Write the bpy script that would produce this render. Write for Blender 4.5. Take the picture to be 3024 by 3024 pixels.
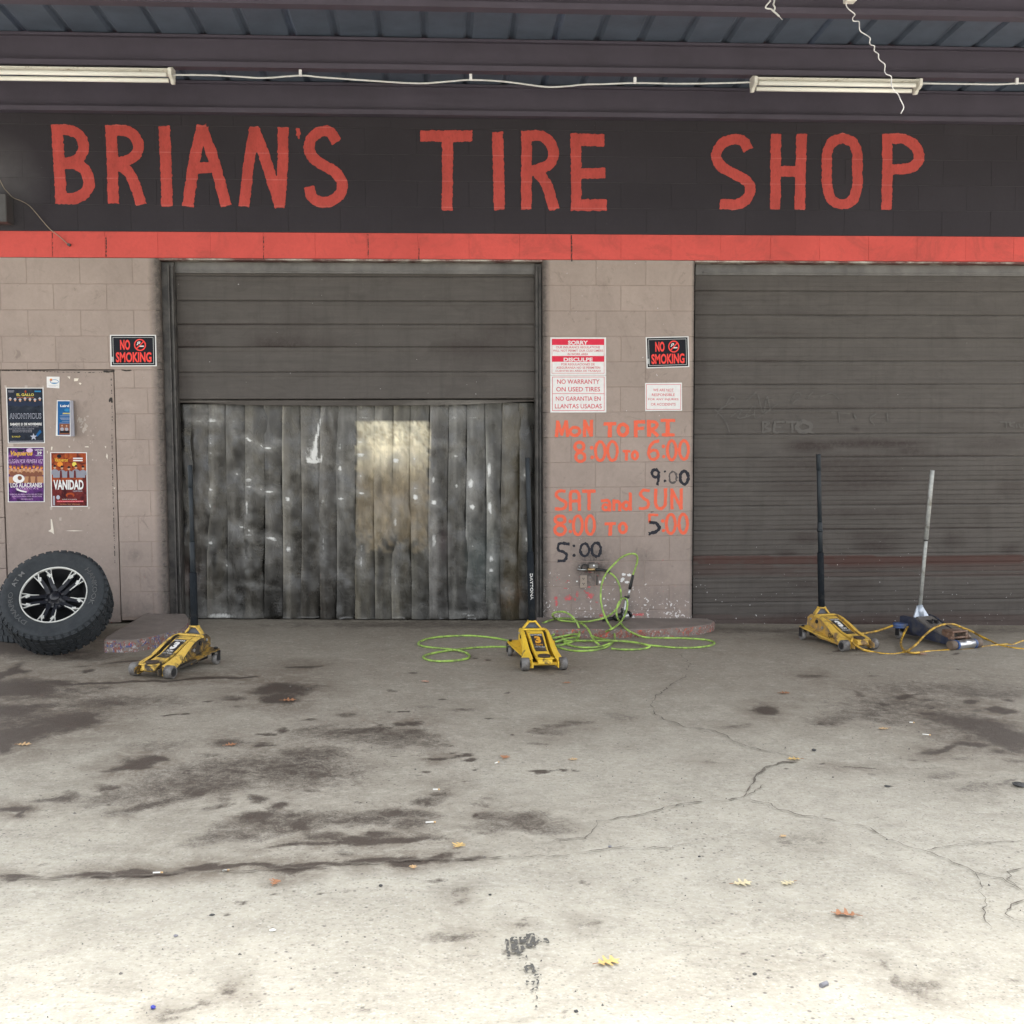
import bpy, math, random
import numpy as np
from mathutils import Vector, Matrix, Euler

R = math.radians
scene = bpy.context.scene
for o in list(bpy.data.objects):
    bpy.data.objects.remove(o)

# ------------------------------------------------------------------ camera
FPX, HALF = 3378.0, 1512.0
CX, CD, CZ = 3.00614, 9.25417, 1.55416
YAW, PITCH, ROLL = 0.0623182, 0.0747056, -0.00451989
_cy, _sy, _cp, _sp = math.cos(YAW), math.sin(YAW), math.cos(PITCH), math.sin(PITCH)
FWD = np.array([_sy * _cp, _cy * _cp, -_sp])
_rt = np.array([_cy, -_sy, 0.0])
_up = np.cross(_rt, FWD)
_cr, _sr = math.cos(ROLL), math.sin(ROLL)
RT = _rt * _cr + _up * _sr
UP = -_rt * _sr + _up * _cr
CAM = np.array([CX, -CD, CZ])
cam_data = bpy.data.cameras.new('camera')
cam = bpy.data.objects.new('camera', cam_data)
scene.collection.objects.link(cam)
cam_data.sensor_width = 36.0
cam_data.lens = FPX / (2 * HALF) * 36.0
cam_data.clip_start = 0.05
cam_data.clip_end = 3000
cam.matrix_world = Matrix(((RT[0], UP[0], -FWD[0], CAM[0]), (RT[1], UP[1], -FWD[1], CAM[1]),
                           (RT[2], UP[2], -FWD[2], CAM[2]), (0, 0, 0, 1)))
scene.camera = cam

# ------------------------------------------------------------------ world, sun, exposure
world = bpy.data.worlds.new('World')
scene.world = world
world.use_nodes = True
wn = world.node_tree
wn.nodes.clear()
sky = wn.nodes.new('ShaderNodeTexSky')
sky.sky_type = 'NISHITA'
sky.sun_disc = False
SUN_EL, SUN_ROT = R(52), R(20)
sky.sun_elevation = SUN_EL
sky.sun_rotation = SUN_ROT
sky.air_density = 1.0
sky.dust_density = 4.0
sky.ozone_density = 1.0
hs = wn.nodes.new('ShaderNodeHueSaturation')
hs.inputs['Saturation'].default_value = 0.12
bg = wn.nodes.new('ShaderNodeBackground')
bg.inputs['Strength'].default_value = 0.15
wo = wn.nodes.new('ShaderNodeOutputWorld')
wn.links.new(sky.outputs[0], hs.inputs['Color'])
wn.links.new(hs.outputs[0], bg.inputs['Color'])
wn.links.new(bg.outputs[0], wo.inputs['Surface'])
sl = bpy.data.lights.new('sun', 'SUN')
sl.energy = 1.8
sl.angle = R(40)
sl.color = (1.0, 0.97, 0.915)
sun = bpy.data.objects.new('sun', sl)
scene.collection.objects.link(sun)
# sun stands behind the building (the +y side), high up
_sd = Vector((math.sin(SUN_ROT) * math.cos(SUN_EL), math.cos(SUN_ROT) * math.cos(SUN_EL), math.sin(SUN_EL)))
sun.rotation_euler = _sd.to_track_quat('Z', 'Y').to_euler()
scene.view_settings.view_transform = 'Standard'
scene.view_settings.look = 'None'
scene.view_settings.exposure = 2.42
scene.view_settings.gamma = 1.0
scene.view_settings.use_curve_mapping = False
scene.cycles.max_bounces = 8
scene.cycles.diffuse_bounces = 5
scene.cycles.use_denoising = True

# ------------------------------------------------------------------ pixel <-> place
SLOPE = 0.02
def ground_z(x):
    return -SLOPE * min(max(x, -4.0), 12.0)
def ray(px, py):
    x = (px - HALF) / FPX
    y = -(py - HALF) / FPX
    return FWD + x * RT + y * UP
def W(px, py, y=0.0):
    d = ray(px, py)
    t = (y - CAM[1]) / d[1]
    return CAM + t * d
def G(px, py, h=0.0):
    d = ray(px, py)
    t = (h - CAM[2] - SLOPE * CAM[0]) / (d[2] + SLOPE * d[0])
    return CAM + t * d
def project(P):
    q = np.asarray(P) - CAM
    dz = q @ FWD
    return HALF + FPX * (q @ RT) / dz, HALF - FPX * (q @ UP) / dz

# ------------------------------------------------------------------ numpy value noise
def _hash(ix, iy, seed):
    h = (ix.astype(np.int64) * 374761393 + iy.astype(np.int64) * 668265263 + seed * 974711) & 0xffffffff
    h = ((h ^ (h >> 13)) * 1274126177) & 0xffffffff
    h = h ^ (h >> 16)
    return (h & 0xffff) / 65535.0
def vnoise(x, y, seed=0):
    x = np.asarray(x, float); y = np.asarray(y, float)
    ix = np.floor(x); iy = np.floor(y)
    fx = x - ix; fy = y - iy
    fx = fx * fx * (3 - 2 * fx); fy = fy * fy * (3 - 2 * fy)
    a = _hash(ix, iy, seed); b = _hash(ix + 1, iy, seed)
    c = _hash(ix, iy + 1, seed); d = _hash(ix + 1, iy + 1, seed)
    return (a * (1 - fx) + b * fx) * (1 - fy) + (c * (1 - fx) + d * fx) * fy
def fbm(x, y, seed=0, octv=4):
    s = 0; a = 1; t = 0
    for k in range(octv):
        s = s + a * vnoise(x * 2 ** k, y * 2 ** k, seed + k * 17)
        t += a; a *= 0.5
    return s / t

# ------------------------------------------------------------------ objects
coll = scene.collection
def tag(o, label=None, cat=None, group=None, kind=None):
    if label: o['label'] = label
    if cat: o['category'] = cat
    if group: o['group'] = group
    if kind: o['kind'] = kind
    return o
def empty(name, loc=(0, 0, 0), rot=(0, 0, 0), **kw):
    o = bpy.data.objects.new(name, None)
    o.empty_display_size = 0.1
    o.location = loc
    o.rotation_euler = rot
    coll.objects.link(o)
    return tag(o, **kw)
def link_mesh(name, verts, faces, mat, parent=None, smooth=False, attrs=None):
    me = bpy.data.meshes.new(name)
    me.from_pydata([tuple(v) for v in verts], [], faces)
    if isinstance(mat, (list, tuple)):
        for m in mat: me.materials.append(m)
    else:
        me.materials.append(mat)
    if smooth is True:
        me.polygons.foreach_set('use_smooth', [True] * len(me.polygons))
    elif smooth:
        me.polygons.foreach_set('use_smooth', list(smooth))
    if attrs:
        for k, v in attrs.items():
            v = np.asarray(v, float)
            if v.ndim == 1:
                a = me.attributes.new(k, 'FLOAT', 'POINT'); a.data.foreach_set('value', v)
            else:
                a = me.attributes.new(k, 'FLOAT_COLOR', 'POINT')
                c = np.ones((len(v), 4)); c[:, :3] = v; a.data.foreach_set('color', c.ravel())
    me.update()
    o = bpy.data.objects.new(name, me)
    coll.objects.link(o)
    if parent is not None: o.parent = parent
    return o

class MB:
    def __init__(s): s.v = []; s.f = []; s.sm = []
    def add(s, verts, faces, smooth=False):
        b = len(s.v)
        s.v += [tuple(float(c) for c in v) for v in verts]
        s.f += [tuple(i + b for i in f) for f in faces]
        s.sm += [smooth] * len(faces)
        return s
    def box(s, a, b, M=None, bev=0.0):
        x0, y0, z0 = [min(p, q) for p, q in zip(a, b)]
        x1, y1, z1 = [max(p, q) for p, q in zip(a, b)]
        if bev <= 0:
            V = [(x0, y0, z0), (x1, y0, z0), (x1, y1, z0), (x0, y1, z0), (x0, y0, z1), (x1, y0, z1), (x1, y1, z1), (x0, y1, z1)]
            F = [(0, 3, 2, 1), (4, 5, 6, 7), (0, 1, 5, 4), (1, 2, 6, 5), (2, 3, 7, 6), (3, 0, 4, 7)]
        else:
            c = bev
            bm = None
            V = []; idx = {}
            for sx, X in ((0, x0), (1, x1)):
                for sy, Y in ((0, y0), (1, y1)):
                    for sz, Z in ((0, z0), (1, z1)):
                        dx = c if sx == 0 else -c; dy = c if sy == 0 else -c; dz = c if sz == 0 else -c
                        idx[(sx, sy, sz, 'x')] = len(V); V.append((X, Y + dy, Z + dz))
                        idx[(sx, sy, sz, 'y')] = len(V); V.append((X + dx, Y, Z + dz))
                        idx[(sx, sy, sz, 'z')] = len(V); V.append((X + dx, Y + dy, Z))
            I = idx
            F = []
            for k, ax in enumerate('xyz'):
                for sgn in (0, 1):
                    loop = []
                    for (p, q) in ((0, 0), (1, 0), (1, 1), (0, 1)):
                        t = [p, q]; t.insert(k, sgn)
                        loop.append(I[(t[0], t[1], t[2], ax)])
                    if (sgn == 0) ^ (ax == 'y'): loop = loop[::-1]
                    F.append(tuple(loop))
            for k in range(3):   # edge chamfers
                o1, o2 = [a for a in range(3) if a != k]
                for p in (0, 1):
                    for q in (0, 1):
                        def key(e, ax):
                            t = [0, 0, 0]; t[k] = e; t[o1] = p; t[o2] = q
                            return I[(t[0], t[1], t[2], 'xyz'[ax])]
                        lp = [key(0, o1), key(1, o1), key(1, o2), key(0, o2)]
                        F.append(tuple(lp))
            for sx in (0, 1):
                for sy in (0, 1):
                    for sz in (0, 1):
                        F.append((I[(sx, sy, sz, 'x')], I[(sx, sy, sz, 'y')], I[(sx, sy, sz, 'z')]))
        if M is not None: V = [M @ Vector(v) for v in V]
        return s.add(V, F)
    def tube(s, pts, r, n=10, caps=True, smooth=True):
        P = [Vector(p) for p in pts]
        rs = list(r) if hasattr(r, '__len__') else [r] * len(P)
        V = []; F = []
        prev = None
        for i, p in enumerate(P):
            d = (P[min(i + 1, len(P) - 1)] - P[max(i - 1, 0)])
            if d.length < 1e-9: d = Vector((0, 0, 1))
            d.normalize()
            if prev is None:
                u = d.orthogonal().normalized()
            else:
                u = (prev - d * prev.dot(d))
                u = u.normalized() if u.length > 1e-6 else d.orthogonal().normalized()
            prev = u
            w = d.cross(u)
            for k in range(n):
                a = 2 * math.pi * k / n
                V.append(p + (u * math.cos(a) + w * math.sin(a)) * rs[i])
        for i in range(len(P) - 1):
            for k in range(n):
                k2 = (k + 1) % n
                F.append((i * n + k, i * n + k2, (i + 1) * n + k2, (i + 1) * n + k))
        s.add(V, F, smooth)
        if caps:
            b = len(s.v) - len(V)
            s.f.append(tuple(b + k for k in range(n))[::-1]); s.sm.append(False)
            e = b + (len(P) - 1) * n
            s.f.append(tuple(e + k for k in range(n))); s.sm.append(False)
        return s
    def lathe(s, prof, M, n=48, smooth=True, closed=False):
        V = []; F = []
        m = len(prof)
        for k in range(n):
            a = 2 * math.pi * k / n
            for (r, h) in prof:
                V.append(M @ Vector((r * math.cos(a), r * math.sin(a), h)))
        for k in range(n):
            k2 = (k + 1) % n
            for i in range(m - 1 + (1 if closed else 0)):
                j = (i + 1) % m
                F.append((k * m + i, k2 * m + i, k2 * m + j, k * m + j))
        return s.add(V, F, smooth)
    def prism(s, poly, ext, fn, smooth=False):
        """poly: list of 2D, ext: (a,b) along third axis, fn(u,v,w)->xyz"""
        n = len(poly)
        V = [fn(u, v, ext[0]) for u, v in poly] + [fn(u, v, ext[1]) for u, v in poly]
        F = [tuple(range(n))[::-1], tuple(range(n, 2 * n))]
        F += [(i, (i + 1) % n, n + (i + 1) % n, n + i) for i in range(n)]
        return s.add(V, F, smooth)
    def build(s, name, mat, parent=None, **kw):
        return link_mesh(name, s.v, s.f, mat, parent, smooth=s.sm, **kw)

def spline(pts, n=6):
    P = [np.array(p, float) for p in pts]
    if len(P) < 3: return P
    out = []
    Q = [2 * P[0] - P[1]] + P + [2 * P[-1] - P[-2]]
    for i in range(1, len(Q) - 2):
        a, b, c, d = Q[i - 1], Q[i], Q[i + 1], Q[i + 2]
        for k in range(n):
            t = k / n
            out.append(0.5 * ((2 * b) + (c - a) * t + (2 * a - 5 * b + 4 * c - d) * t * t + (3 * b - a - 3 * c + d) * t ** 3))
    out.append(P[-1])
    return out

# ------------------------------------------------------------------ materials
def srgb(r, g, b):
    f = lambda c: ((c / 255 + 0.055) / 1.055) ** 2.4 if c > 10 else c / 255 / 12.92
    return (f(r), f(g), f(b))
class NT:
    def __init__(s, name):
        s.m = bpy.data.materials.new(name); s.m.use_nodes = True
        s.t = s.m.node_tree; s.t.nodes.clear()
        s.out = s.t.nodes.new('ShaderNodeOutputMaterial')
        s.b = s.t.nodes.new('ShaderNodeBsdfPrincipled')
        s.t.links.new(s.b.outputs[0], s.out.inputs[0])
        s._pos = None
    def n(s, typ, **kw):
        nd = s.t.nodes.new(typ)
        for k, v in kw.items(): setattr(nd, k, v)
        return nd
    def lk(s, a, b): s.t.links.new(a, b)
    def pos(s, scale=(1, 1, 1), obj=False):
        g = s.n('ShaderNodeTexCoord').outputs['Object'] if obj else s.n('ShaderNodeNewGeometry').outputs['Position']
        mp = s.n('ShaderNodeMapping'); mp.inputs['Scale'].default_value = scale
        s.lk(g, mp.inputs['Vector']); return mp.outputs[0]
    def noise(s, vec, scale, detail=4, rough=0.6, dist=0.0):
        nd = s.n('ShaderNodeTexNoise'); nd.inputs['Scale'].default_value = scale
        nd.inputs['Detail'].default_value = detail; nd.inputs['Roughness'].default_value = rough
        nd.inputs['Distortion'].default_value = dist
        s.lk(vec, nd.inputs['Vector']); return nd.outputs['Fac']
    def vor(s, vec, scale, feature='F1', out='Distance'):
        nd = s.n('ShaderNodeTexVoronoi'); nd.inputs['Scale'].default_value = scale; nd.feature = feature
        s.lk(vec, nd.inputs['Vector']); return nd.outputs[out]
    def ramp(s, fac, lo, hi, a=0.0, b=1.0):
        nd = s.n('ShaderNodeMapRange'); nd.clamp = True
        nd.inputs['From Min'].default_value = lo; nd.inputs['From Max'].default_value = hi
        nd.inputs['To Min'].default_value = a; nd.inputs['To Max'].default_value = b
        s.lk(fac, nd.inputs['Value']); return nd.outputs[0]
    def math(s, op, a, b=None, c=None):
        nd = s.n('ShaderNodeMath'); nd.operation = op
        for i, v in enumerate((a, b, c)):
            if v is None: continue
            if isinstance(v, (int, float)): nd.inputs[i].default_value = v
            else: s.lk(v, nd.inputs[i])
        return nd.outputs[0]
    def mix(s, fac, a, b, mode='MIX'):
        nd = s.n('ShaderNodeMix'); nd.data_type = 'RGBA'; nd.blend_type = mode
        for sock, v in ((nd.inputs[0], fac), (nd.inputs[6], a), (nd.inputs[7], b)):
            if isinstance(v, (int, float)): sock.default_value = v
            elif isinstance(v, (tuple, list)): sock.default_value = tuple(v) + ((1,) if len(v) == 3 else ())
            else: s.lk(v, sock)
        return nd.outputs[2]
    def attr(s, name, color=False):
        nd = s.n('ShaderNodeAttribute'); nd.attribute_name = name
        return nd.outputs['Color'] if color else nd.outputs['Fac']
    def bump(s, h, strength=0.3, dist=0.002):
        nd = s.n('ShaderNodeBump'); nd.inputs['Strength'].default_value = strength; nd.inputs['Distance'].default_value = dist
        s.lk(h, nd.inputs['Height']); s.lk(nd.outputs[0], s.b.inputs['Normal'])
    def set(s, col=None, rough=None, metal=None, spec=None):
        for k, v in (('Base Color', col), ('Roughness', rough), ('Metallic', metal), ('Specular IOR Level', spec)):
            if v is None: continue
            if isinstance(v, (tuple, list)): s.b.inputs[k].default_value = tuple(v) + ((1,) if len(v) == 3 else ())
            elif isinstance(v, (int, float)): s.b.inputs[k].default_value = v
            else: s.lk(v, s.b.inputs[k])
        return s.m

def simple(name, col, rough=0.6, metal=0.0, var=0.25, scale=12, dirt=None, dirtamt=0.0, dscale=9, bump=0.15, bscale=120, spec=0.5, obj=True):
    t = NT(name)
    p = t.pos(obj=obj)
    n = t.noise(p, scale, 5, 0.65)
    c = t.mix(t.ramp(n, 0.3, 0.7), tuple(x * (1 - var) for x in col), tuple(min(1, x * (1 + var)) for x in col))
    if dirt:
        d = t.noise(p, dscale, 6, 0.7, 0.4)
        c = t.mix(t.ramp(d, 0.62 - 0.35 * dirtamt, 0.72 - 0.25 * dirtamt), c, dirt)
    if bump: t.bump(t.noise(p, bscale, 3), bump, 0.001)
    return t.set(c, rough, metal, spec)

def wall_mat(name, col, var, joint=None, kind='taupe'):
    t = NT(name)
    p = t.pos()
    big = t.noise(p, 1.3, 4, 0.6)
    fine = t.noise(p, 34, 5, 0.7)
    speck = t.noise(p, 190, 2, 0.5)
    c = t.mix(t.ramp(big, 0.3, 0.7), tuple(x * (1 - var) for x in col), tuple(x * (1 + var) for x in col))
    c = t.mix(t.ramp(fine, 0.35, 0.75, 0, 0.35), c, tuple(x * 0.72 for x in col))
    rnd = t.n('ShaderNodeObjectInfo').outputs['Random']
    c = t.mix(t.ramp(rnd, 0, 1, 0.0, 0.16), c, tuple(x * 0.6 for x in col))
    sep = t.n('ShaderNodeSeparateXYZ'); t.lk(p, sep.inputs[0])
    z = sep.outputs[2]
    if kind == 'taupe':
        # sparse dark smudges
        sm = t.noise(p, 7, 6, 0.75, 1.5)
        c = t.mix(t.ramp(sm, 0.58, 0.72, 0, 0.5), c, tuple(x * 0.42 for x in col))
        s2 = t.noise(t.pos((1, 1, .6)), 3.2, 7, 0.75, 0.8)
        c = t.mix(t.ramp(s2, 0.5, 0.68, 0, 0.35), c, tuple(x * 0.6 for x in col))
        c = t.mix(t.ramp(s2, 0.42, 0.32, 0, 0.3), c, tuple(min(1, x * 1.25) for x in col))
        # grime at the foot, oily and grey
        g = t.math('MULTIPLY', t.ramp(z, 0.95, -0.05), t.ramp(t.noise(p, 5, 6, 0.75), 0.3, 0.7))
        c = t.mix(t.math('MULTIPLY', g, 0.62), c, (0.11, 0.1, 0.1))
        # bands on the rounded corners beside the openings: grime plus painted corner shading
        x = sep.outputs[0]
        for (x0, wd) in ((0.80, 0.075), (3.85, 0.055), (5.075, 0.03)):
            dd = t.math('ABSOLUTE', t.math('SUBTRACT', x, x0))
            k = t.math('MULTIPLY', t.ramp(dd, wd, wd * 0.15), t.ramp(t.noise(p, 22, 5, 0.8), 0.25, 0.6, 0.45, 1))
            c = t.mix(t.math('MULTIPLY', k, 0.85), c, (0.055, 0.052, 0.05))
        # white paint splatter, dense near the ground on the middle pier
        sp = t.noise(p, 42, 3, 0.55, 0.6)
        thr = t.math('ADD', t.ramp(z, -0.05, 0.42, 0.57, 0.75), t.ramp(t.noise(p, 3.5, 2), 0.35, 0.65, 0.05, -0.035))
        w = t.math('GREATER_THAN', sp, thr)
        w = t.math('MULTIPLY', w, t.ramp(x, 3.7, 3.9))
        c = t.mix(t.math('MULTIPLY', w, 0.85), c, (0.66, 0.64, 0.64))
        # old red paint showing
        rp = t.noise(p, 15, 5, 0.7, 0.8)
        zz = t.math('MULTIPLY', t.ramp(z, 0.02, 0.3), t.ramp(z, 0.55, 0.3))
        zz = t.math('MULTIPLY', zz, t.math('MULTIPLY', t.ramp(x, 3.85, 3.95), t.ramp(x, 4.6, 4.3)))
        rr = t.math('GREATER_THAN', t.math('ADD', rp, t.math('MULTIPLY', zz, 0.1)), 0.705)
        c = t.mix(t.math('MULTIPLY', rr, t.ramp(z, 0.6, 0.5)), c, (0.5, 0.07, 0.08))
        for (qx_, qy_, rad_, amt_) in ((1752, 1668, 0.17, .9), (1742, 1655, 0.30, .35), (1735, 1710, 0.12, .5), (350, 1235, .10, .25), (400, 1640, .07, .4), (1900, 1640, .12, .3)):
            vm = t.n('ShaderNodeVectorMath', operation='DISTANCE'); t.lk(p, vm.inputs[0]); vm.inputs[1].default_value = tuple(W(qx_, qy_))
            k = t.math('MULTIPLY', t.ramp(vm.outputs['Value'], rad_, rad_ * .25), t.ramp(t.noise(p, 26, 5, 0.75), 0.3, 0.62))
            c = t.mix(t.math('MULTIPLY', k, amt_), c, (0.05, 0.045, 0.045))
        # tiny white chips everywhere
        ch = t.noise(p, 75, 1, 0.5)
        c = t.mix(t.math('MULTIPLY', t.math('GREATER_THAN', ch, 0.805), 0.7), c, (0.6, 0.57, 0.53))
    if kind == 'black':
        # dusty plume at the left end
        vm = t.n('ShaderNodeVectorMath', operation='DISTANCE'); t.lk(p, vm.inputs[0])
        w0 = W(-20, 540); vm.inputs[1].default_value = tuple(w0)
        k = t.math('MULTIPLY', t.ramp(vm.outputs['Value'], 0.42, 0.02), t.ramp(t.noise(p, 9, 4), 0.2, 0.8, 0.5, 1))
        c = t.mix(t.math('MULTIPLY', k, 0.55), c, (0.17, 0.165, 0.17))
        ch = t.noise(p, 60, 2, 0.5)
        c = t.mix(t.math('MULTIPLY', t.math('GREATER_THAN', ch, 0.76), 0.4), c, (0.2, 0.19, 0.19))
    if kind == 'red':
        sm = t.noise(p, 3.2, 6, 0.75, 1.0)
        c = t.mix(t.ramp(sm, 0.5, 0.7, 0, 0.5), c, (0.26, 0.06, 0.05))
        ch = t.noise(p, 85, 2, 0.5)
        c = t.mix(t.math('MULTIPLY', t.math('GREATER_THAN', ch, 0.74), 0.6), c, (0.12, 0.04, 0.04))
    t.bump(t.math('ADD', t.math('MULTIPLY', fine, 1.0), t.math('MULTIPLY', speck, 0.5)), 0.45, 0.003)
    return t.set(c, 0.8, 0, 0.3)

M = {}
TAUPE = (0.345, 0.283, 0.250)
M['taupe'] = wall_mat('taupe_block_paint', TAUPE, 0.10)
M['mortar'] = simple('taupe_mortar_paint', (0.27, 0.215, 0.185), 0.9, var=0.2, scale=8, obj=False)
M['black'] = wall_mat('black_block_paint', (0.033, 0.029, 0.036), 0.18, kind='black')
M['mortar_black'] = simple('black_mortar_paint', (0.055, 0.05, 0.056), 0.9, var=0.3, obj=False)
M['red'] = wall_mat('red_block_paint', (0.60, 0.092, 0.078), 0.14, kind='red')
M['mortar_red'] = simple('red_mortar_paint', (0.2, 0.04, 0.035), 0.9, var=0.3, obj=False)

def paint_mat(name, col, thin=0.25, joints=True, scale=16, sub=None):
    t = NT(name)
    p = t.pos()
    n1 = t.noise(t.pos((1.6, 1, 0.7)), 5.5, 6, 0.75, 0.5); n2 = t.noise(t.pos((1.5, 1, .6)), scale * 3, 4, 0.7)
    c = t.mix(t.ramp(n1, 0.3, 0.7), col, tuple(x * (1 - thin) for x in col))
    c = t.mix(t.ramp(n2, 0.5, 0.8, 0, 0.5), c, sub or tuple(x * 0.45 for x in col))
    if joints:
        sep = t.n('ShaderNodeSeparateXYZ'); t.lk(p, sep.inputs[0])
        zz = t.math('SUBTRACT', sep.outputs[2], 2.885)
        m = t.math('PINGPONG', zz, 0.1016)
        j = t.math('MULTIPLY', t.ramp(m, 0.006, 0.001), t.ramp(t.noise(p, 6, 4), 0.3, 0.7, 0.1, 1))
        c = t.mix(t.math('MULTIPLY', j, 0.55), c, (0.62, 0.22, 0.19))
    t.bump(n2, 0.3, 0.002)
    return t.set(c, 0.75, 0, 0.3)
M['sign_red'] = paint_mat('painted_red_letter', (0.53, 0.080, 0.066), 0.34, sub=(0.15, 0.03, 0.03))
M['orange'] = paint_mat('painted_orange_letter', (0.78, 0.14, 0.075), 0.12, False, sub=(0.55, 0.12, 0.08))
M['ink'] = paint_mat('black_spray_paint', (0.022, 0.024, 0.035), 0.3, False, sub=(0.07, 0.06, 0.06))
M['ink_thin'] = paint_mat('thin_black_paint', (0.10, 0.09, 0.09), 0.3, False, sub=(0.2, 0.17, 0.15))

def steel_door(name):
    t = NT(name)
    p = t.pos()
    st = t.pos((0.6, 1, 9.0))
    a = t.noise(st, 3.0, 5, 0.65)
    fine = t.noise(p, 60, 4, 0.7)
    c = t.mix(t.ramp(a, 0.3, 0.7), (0.062, 0.055, 0.050), (0.088, 0.079, 0.073))
    v = t.noise(t.pos((7, 1, 0.8)), 2.2, 5, 0.7)
    c = t.mix(t.ramp(v, 0.5, 0.75, 0, 0.45), c, (0.045, 0.040, 0.036))
    dm = t.noise(t.pos((1.2, 1, 2.2)), 3.4, 7, 0.78, 1.2)
    c = t.mix(t.ramp(dm, 0.5, 0.7, 0, 0.5), c, (0.040, 0.034, 0.031))
    c = t.mix(t.ramp(dm, 0.42, 0.3, 0, 0.35), c, (0.12, 0.112, 0.10))
    s = t.attr('stain')
    s2 = t.math('MULTIPLY', s, t.ramp(t.noise(p, 24, 5, 0.8, 0.8), 0.3, 0.6, 0.35, 1.1))
    c = t.mix(t.ramp(s2, 0.02, 0.9), c, (0.032, 0.023, 0.021))
    rb = t.attr('redband')
    c = t.mix(t.math('MULTIPLY', rb, t.ramp(t.noise(p, 12, 4), 0.25, 0.5, 0.6, 1)), c, (0.062, 0.031, 0.026))
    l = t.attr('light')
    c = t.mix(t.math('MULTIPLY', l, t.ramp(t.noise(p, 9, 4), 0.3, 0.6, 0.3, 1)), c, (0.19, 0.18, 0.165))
    sp = t.noise(p, 55, 1, 0.5)
    sep = t.n('ShaderNodeSeparateXYZ'); t.lk(p, sep.inputs[0])
    wchip = t.math('GREATER_THAN', sp, t.ramp(sep.outputs[2], -0.1, 0.9, 0.745, 0.83))
    c = t.mix(t.math('MULTIPLY', wchip, 0.85), c, (0.6, 0.6, 0.6))
    t.bump(t.math('ADD', t.math('MULTIPLY', v, 0.8), t.math('MULTIPLY', fine, 0.3)), 0.25, 0.004)
    return t.set(c, t.ramp(a, 0.3, 0.7, 0.5, 0.65), 0.0, 0.3)
M['door'] = steel_door('brown_grey_door_paint')
M['jamb'] = simple('dark_jamb_paint', (0.060, 0.055, 0.051), 0.55, var=0.35, scale=6, dirt=(0.02, 0.018, 0.018), dirtamt=0.5, obj=False)
M['trim_chip'] = simple('chipped_cream_trim', (0.42, 0.39, 0.35), 0.7, var=0.3, scale=7, dirt=(0.13, 0.05, 0.045), dirtamt=0.75, dscale=4, obj=False)
M['trim_grey'] = simple('dull_grey_trim', (0.12, 0.115, 0.11), 0.5, var=0.4, scale=5, obj=False)
M['dark'] = simple('dark_interior', (0.012, 0.012, 0.012), 0.9, obj=False)
M['purlin'] = simple('plum_brown_purlin_paint', (0.066, 0.056, 0.080), 0.65, var=0.14, scale=3, obj=False, bump=0.1)
M['deck'] = simple('blue_grey_roof_deck', (0.080, 0.100, 0.142), 0.6, var=0.18, scale=4, obj=False, bump=0.1)
M['white_metal'] = simple('white_enamel', (0.72, 0.71, 0.66), 0.4, var=0.08, scale=8, dirt=(0.4, 0.36, 0.3), dirtamt=0.1)
M['tube_glass'] = simple('fluorescent_tube_glass', (0.84, 0.84, 0.80), 0.25, var=0.02, bump=0)
M['white_cable'] = simple('white_cable_sheath', (0.62, 0.63, 0.63), 0.5, var=0.12, scale=20)
M['bright_wire'] = simple('bright_white_wire', (0.8, 0.8, 0.82), 0.4, var=0.1, scale=30)
M['yellow_wire'] = simple('old_tan_wire', (0.30, 0.25, 0.19), 0.6, var=0.2)
M['boxgrey'] = simple('dull_grey_box_paint', (0.06, 0.058, 0.06), 0.6, var=0.2)

# ------------------------------------------------------------------ marching-squares painter
def seg_sdf(X, Y, pts, w, cap='flat', curve=True):
    P = spline(pts, 8) if (curve and len(pts) > 2) else [np.array(p, float) for p in pts]
    D = np.full(X.shape, 1e9)
    h = w / 2
    n = len(P) - 1
    for i in range(n):
        a, b = P[i], P[i + 1]
        d = b - a; L = math.hypot(*d)
        if L < 1e-6: continue
        u = d / L
        t = np.clip(((X - a[0]) * u[0] + (Y - a[1]) * u[1]), 0, L)
        dist = np.hypot(X - a[0] - t * u[0], Y - a[1] - t * u[1]) - h
        if cap == 'flat' and (i == 0 or i == n - 1):
            s = (X - a[0]) * u[0] + (Y - a[1]) * u[1]
            perp = np.abs(-(X - a[0]) * u[1] + (Y - a[1]) * u[0]) - h
            lo = -s - h if i == 0 else None
            hi = s - L - h if i == n - 1 else None
            rect = perp
            rect = np.maximum(rect, -s - (h if i == 0 else 0))
            rect = np.maximum(rect, s - L - (h if i == n - 1 else 0))
            dist = np.minimum(dist, rect)
        D = np.minimum(D, dist)
    return D
def ell(c, rx, ry, n=28, a0=0, a1=360):
    return [(c[0] + rx * math.cos(R(a0 + (a1 - a0) * k / n)), c[1] + ry * math.sin(R(a0 + (a1 - a0) * k / n))) for k in range(n + 1)]
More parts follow.
